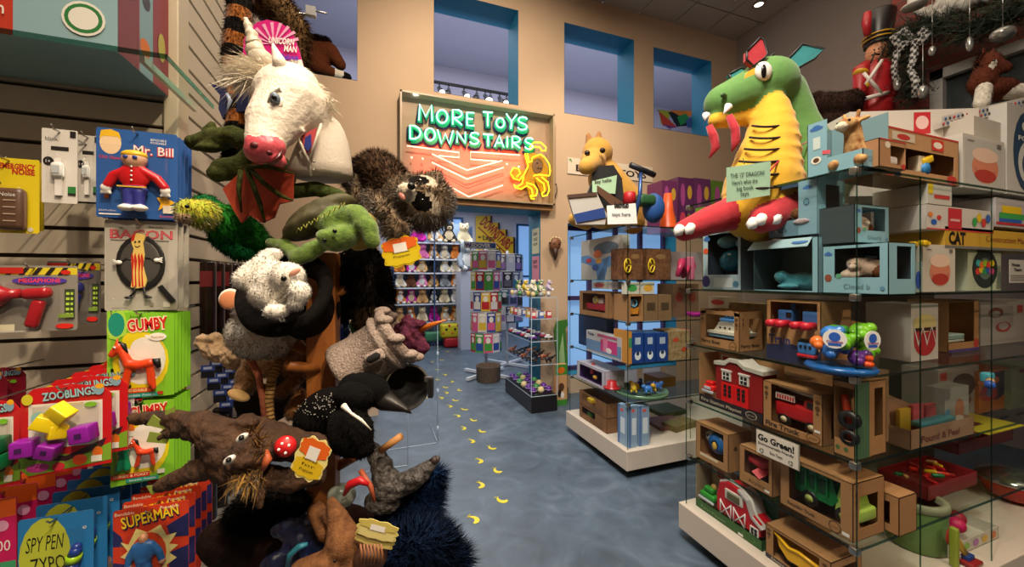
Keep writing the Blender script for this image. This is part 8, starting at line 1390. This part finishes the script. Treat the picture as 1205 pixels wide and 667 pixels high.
for i in range(2):
    loc, W = LFp(682, 708, .221+.13*i, MX); t = obox('wooden_crate', 'small wooden crate of toys on the plinth, %s of two' % ['lower', 'upper'][i], loc, L, W+.08, .125, .2, c=mat('#8a5c34', rough=.7, noise=.3, scale=20), win=(.1, .45, .6, .9), lid=False, cat='crate', art=[('r', '#5a3a1c', 0, .42, 1, .45), ('t', '#3a2410', 'Melissa', .45, .12, .22, dict(w=.4))]); MB().rbox((.35*W, .06, .055), (.08, .08, .05), A(['#4a7a2c', '#d8b01c'][i]), r=.015).build('toy', t)
for i, (a, b_) in enumerate(((727, 737), (740, 750), (752, 764))):
    k = dict(c=A('#8fa8c4', rough=.35), group='tall pale blue packs on the plinth', art=[('r', '#5a7ab0', 0, 0, .25, 1), ('e', '#d85a5c', .5, .88, .2, .04), ('r', '#dce4ec', .35, .3, .85, .7)]); lb = 'tall pale blue pack standing on the plinth, %s of three' % ['left', 'middle', 'right'][i]
    if i == 0: ML('tall_toy_pack', lb, a, b_, 474, .221, D=.05, **k)
    else: MF('tall_toy_pack', lb, a, b_, 478, .221, D=.08, **k)
for i, (x, y, c, lb) in enumerate(((2.35, 2.7, '#8a5a54', 'reddish flat game box lying on the plinth'), (2.6, 2.95, '#5a6a44', 'green flat game box lying at the back of the plinth'), (2.45, 2.62, '#7a6c3c', 'tan flat game box lying in front on the plinth'))): pbox('game_box', lb, (x, y, .221), R(8*i-6), .3, .03+.01*i, .25-.1*(i == 2), mat(c, rough=.6, noise=.4, scale=14), cat='game')
MF('amber_toy_box', 'amber yellow box on the lowest level of the far unit', 775, 795, 445, .581, Y=2.75, c=A('#a8782c'))
pbox('truck_print_carton', 'flat white carton with red truck prints deep in the far unit', (2.45, 2.8, .881), 0, .4, .10, .3, A('#a8988c'), art=[('r', '#a8443a', 0, .5, 1, .7)])
# things on top of the far unit
UT = 1.971
k_ = 3.0; t = organic('yellow_dinosaur_plush', [E(703, 180, 3.25, 18, 17, 18), E(697, 188, 3.15, 14, 12, 14), E(712, 210, 3.3, 20, 22, 20), *chain([(715, 215, 3.3, 22), (738, 235, 3.3, 18), (745, 262, 3.3, 14)]), E(712, 248, 3.3, 28, 22, 20), *chain([(676, 258, 3.1, 8), (690, 262, 3.1, 9)]), *chain([(700, 190, 3.15, 13), (690, 196, 3.0, 10)]), CW(P(709, 172, 3.25), P(711, 166, 3.25), .03, .01, 1), CW(P(694, 170, 3.25), P(692, 158, 3.25), .045, .02, 1), CW(P(704, 168, 3.25), P(705, 156, 3.25), .045, .02, 1)], [FD('#cf9a3a'), FD('#a8743c')], vox=.014, label='yellow horned dinosaur plush in a black cape on the far unit', cat='plush')
m = campoly(MB(), [(698, 196), (722, 194), (732, 210), (735, 240), (728, 246), (696, 238), (692, 226), (697, 214)], 3.02, FD('#15110f'), .06); child(m, 'cape', t)
for px, py in ((691, 180), (709, 177)): m = MB(); m.ell(P(px, py, 3.02), (.024, .02, .022), A('#2a1c14', rough=.15)); child(m, 'eye', t)
t = rootof('green_paper_note', 'pale green paper note on the black cape', 'note', 710, 228, 2.99); m = campoly(MB(), [(697, 213), (726, 206), (724, 228), (697, 226)], 2.99, A('#a8c8a0', rough=.6), .003); child(m, 'paper', t); camtext(t, 'lettering', 'Say hello', 700, 216, 2.985, 4, INK, w=20, ang=8)
t = rootof('open_display_box', 'open white and blue box standing in front of the yellow plush', 'box', 692, 262, 2.9)
m = campoly(MB(), [(668, 229), (702, 226), (714, 252), (712, 264), (678, 264)], 2.9, A('#b8b0a4'), .04); campoly(m, [(675, 252), (711, 244), (713, 256), (679, 262)], 2.89, A('#1c3a78'), .005); campoly(m, [(668, 229), (702, 226), (703, 230), (669, 233)], 2.89, A('#4a3020'), .005); child(m, 'carton', t)
m = campoly(MB(), [(703, 218), (733, 238), (732, 244), (718, 240), (703, 226)], 2.93, A('#5a3a24'), .02); child(m, 'flap', t)
t = rootof('bathtub_card', 'white card reading bathtub on top of the far unit', 'card', 733, 264, 2.86); m = campoly(MB(), [(714, 242), (748, 239), (750, 263), (715, 264)], 2.86, WHT, .003); child(m, 'paper', t); camtext(t, 'lettering', 'bathtub', 723, 244, 2.855, 6, BLK, w=17, bold=.05); camtext(t, 'lettering', 'toys here', 720, 254, 2.855, 4, A('#5a5a5a'), w=22)
t = rootof('toy_scooter', 'blue toy scooter with black handlebar standing on the far unit', 'scooter', 755, 262, 2.95); 
m = MB(); m.tube([P(742, 194, 2.9), P(770, 206, 2.98)], .022, A('#1c2028'), 10); child(m, 'handlebar', t)
m = MB(); m.tube([P(754, 200, 2.94), P(753, 230, 2.94), P(746, 260, 2.94)], [.014, .016, .016], mat('#3a5a9a', rough=.3, metal=.5), 10); child(m, 'stem', t)
m = MB(); m.rbox(P(758, 236, 3.0), (.16, .12, .09), A('#2c5a34'), r=.03); child(m, 'bag', t); m = MB(); m.ell(P(744, 256, 2.93), (.03, .02, .045), A('#2c2c6a')); child(m, 'wheel', t)
t = rootof('red_cup', 'small red cup behind the bathtub card', 'cup', 741, 240, 3.0); m = MB(); m.lathe([(.055, 0), (.045, .09), (.035, .1)], A('#b81c24'), P(741, 241, 3.0)); child(m, 'cup', t)
t = rootof('blue_sack', 'round blue bag on top of the far unit', 'bag', 768, 264, 3.05); m = MB(); m.ell(P(769, 245, 3.05), (.09, .08, .12), A('#2c5aa0')); child(m, 'bag', t)
t = thing('orange_cone', 'bright orange traffic cone beside the purple toy boxes', 'cone', (xpx(786, 2.56), 2.56, UT)); MB().lathe([(.075, 0), (.07, .01), (.045, .15), (.030, .29), (.001, .295)], A('#d8541c', rough=.4)).build('cone', t)
for i, (a, b_, tp, Y_, c, n) in enumerate(((779, 797, 212, 2.8, '#6a2c5c', 'nearest the cone'), (798, 816, 208, 2.9, '#5c2a5a', 'middle'), (817, 836, 209, 2.9, '#62305e', 'right'), (838, 858, 212, 2.9, '#5a7a2c', 'greenish, farthest right'))):
    MF('purple_toy_box', 'purple toy box with bright animals on top of the far unit, %s' % n, a, b_, tp, UT, Y=Y_, c=A(c, rough=.45), group='purple toy boxes on the far unit', art=[('e', '#c8405c', .3, .25, .2, .15), ('e', '#6a9a3c', .7, .2, .22, .18), ('e', '#c8a03c', .75, .75, .15, .12), ('e', '#a84a8a', .3, .7, .15, .2), ('e', '#7a4a2c', .65, .25, .13, .12)])
for i, (a, b_, c, c2, n) in enumerate(((829, 846, '#6a9a2c', '#6a3c20', 'green box with a brown animal'), (848, 860, '#b88a3c', '#7a9a3c', 'amber box with a green animal'), (862, 876, '#8a6a8a', '#c83a4c', 'lilac box with a red toy'), (878, 900, '#8a8a9a', '#d8a01c', 'grey box with yellow flowers'), (902, 925, '#a83a3c', '#d8c8b0', 'red box with cream print'), (928, 950, '#4a6a9a', '#d88a3c', 'blue box with an orange print'))):
    MF('small_animal_box', 'small %s on the far unit, seen below the dragon' % n, a, b_, 243, UT, Y=2.53, D=.1, c=A(c, rough=.5), art=[('e', c2, .5, .5, .3, .35)])
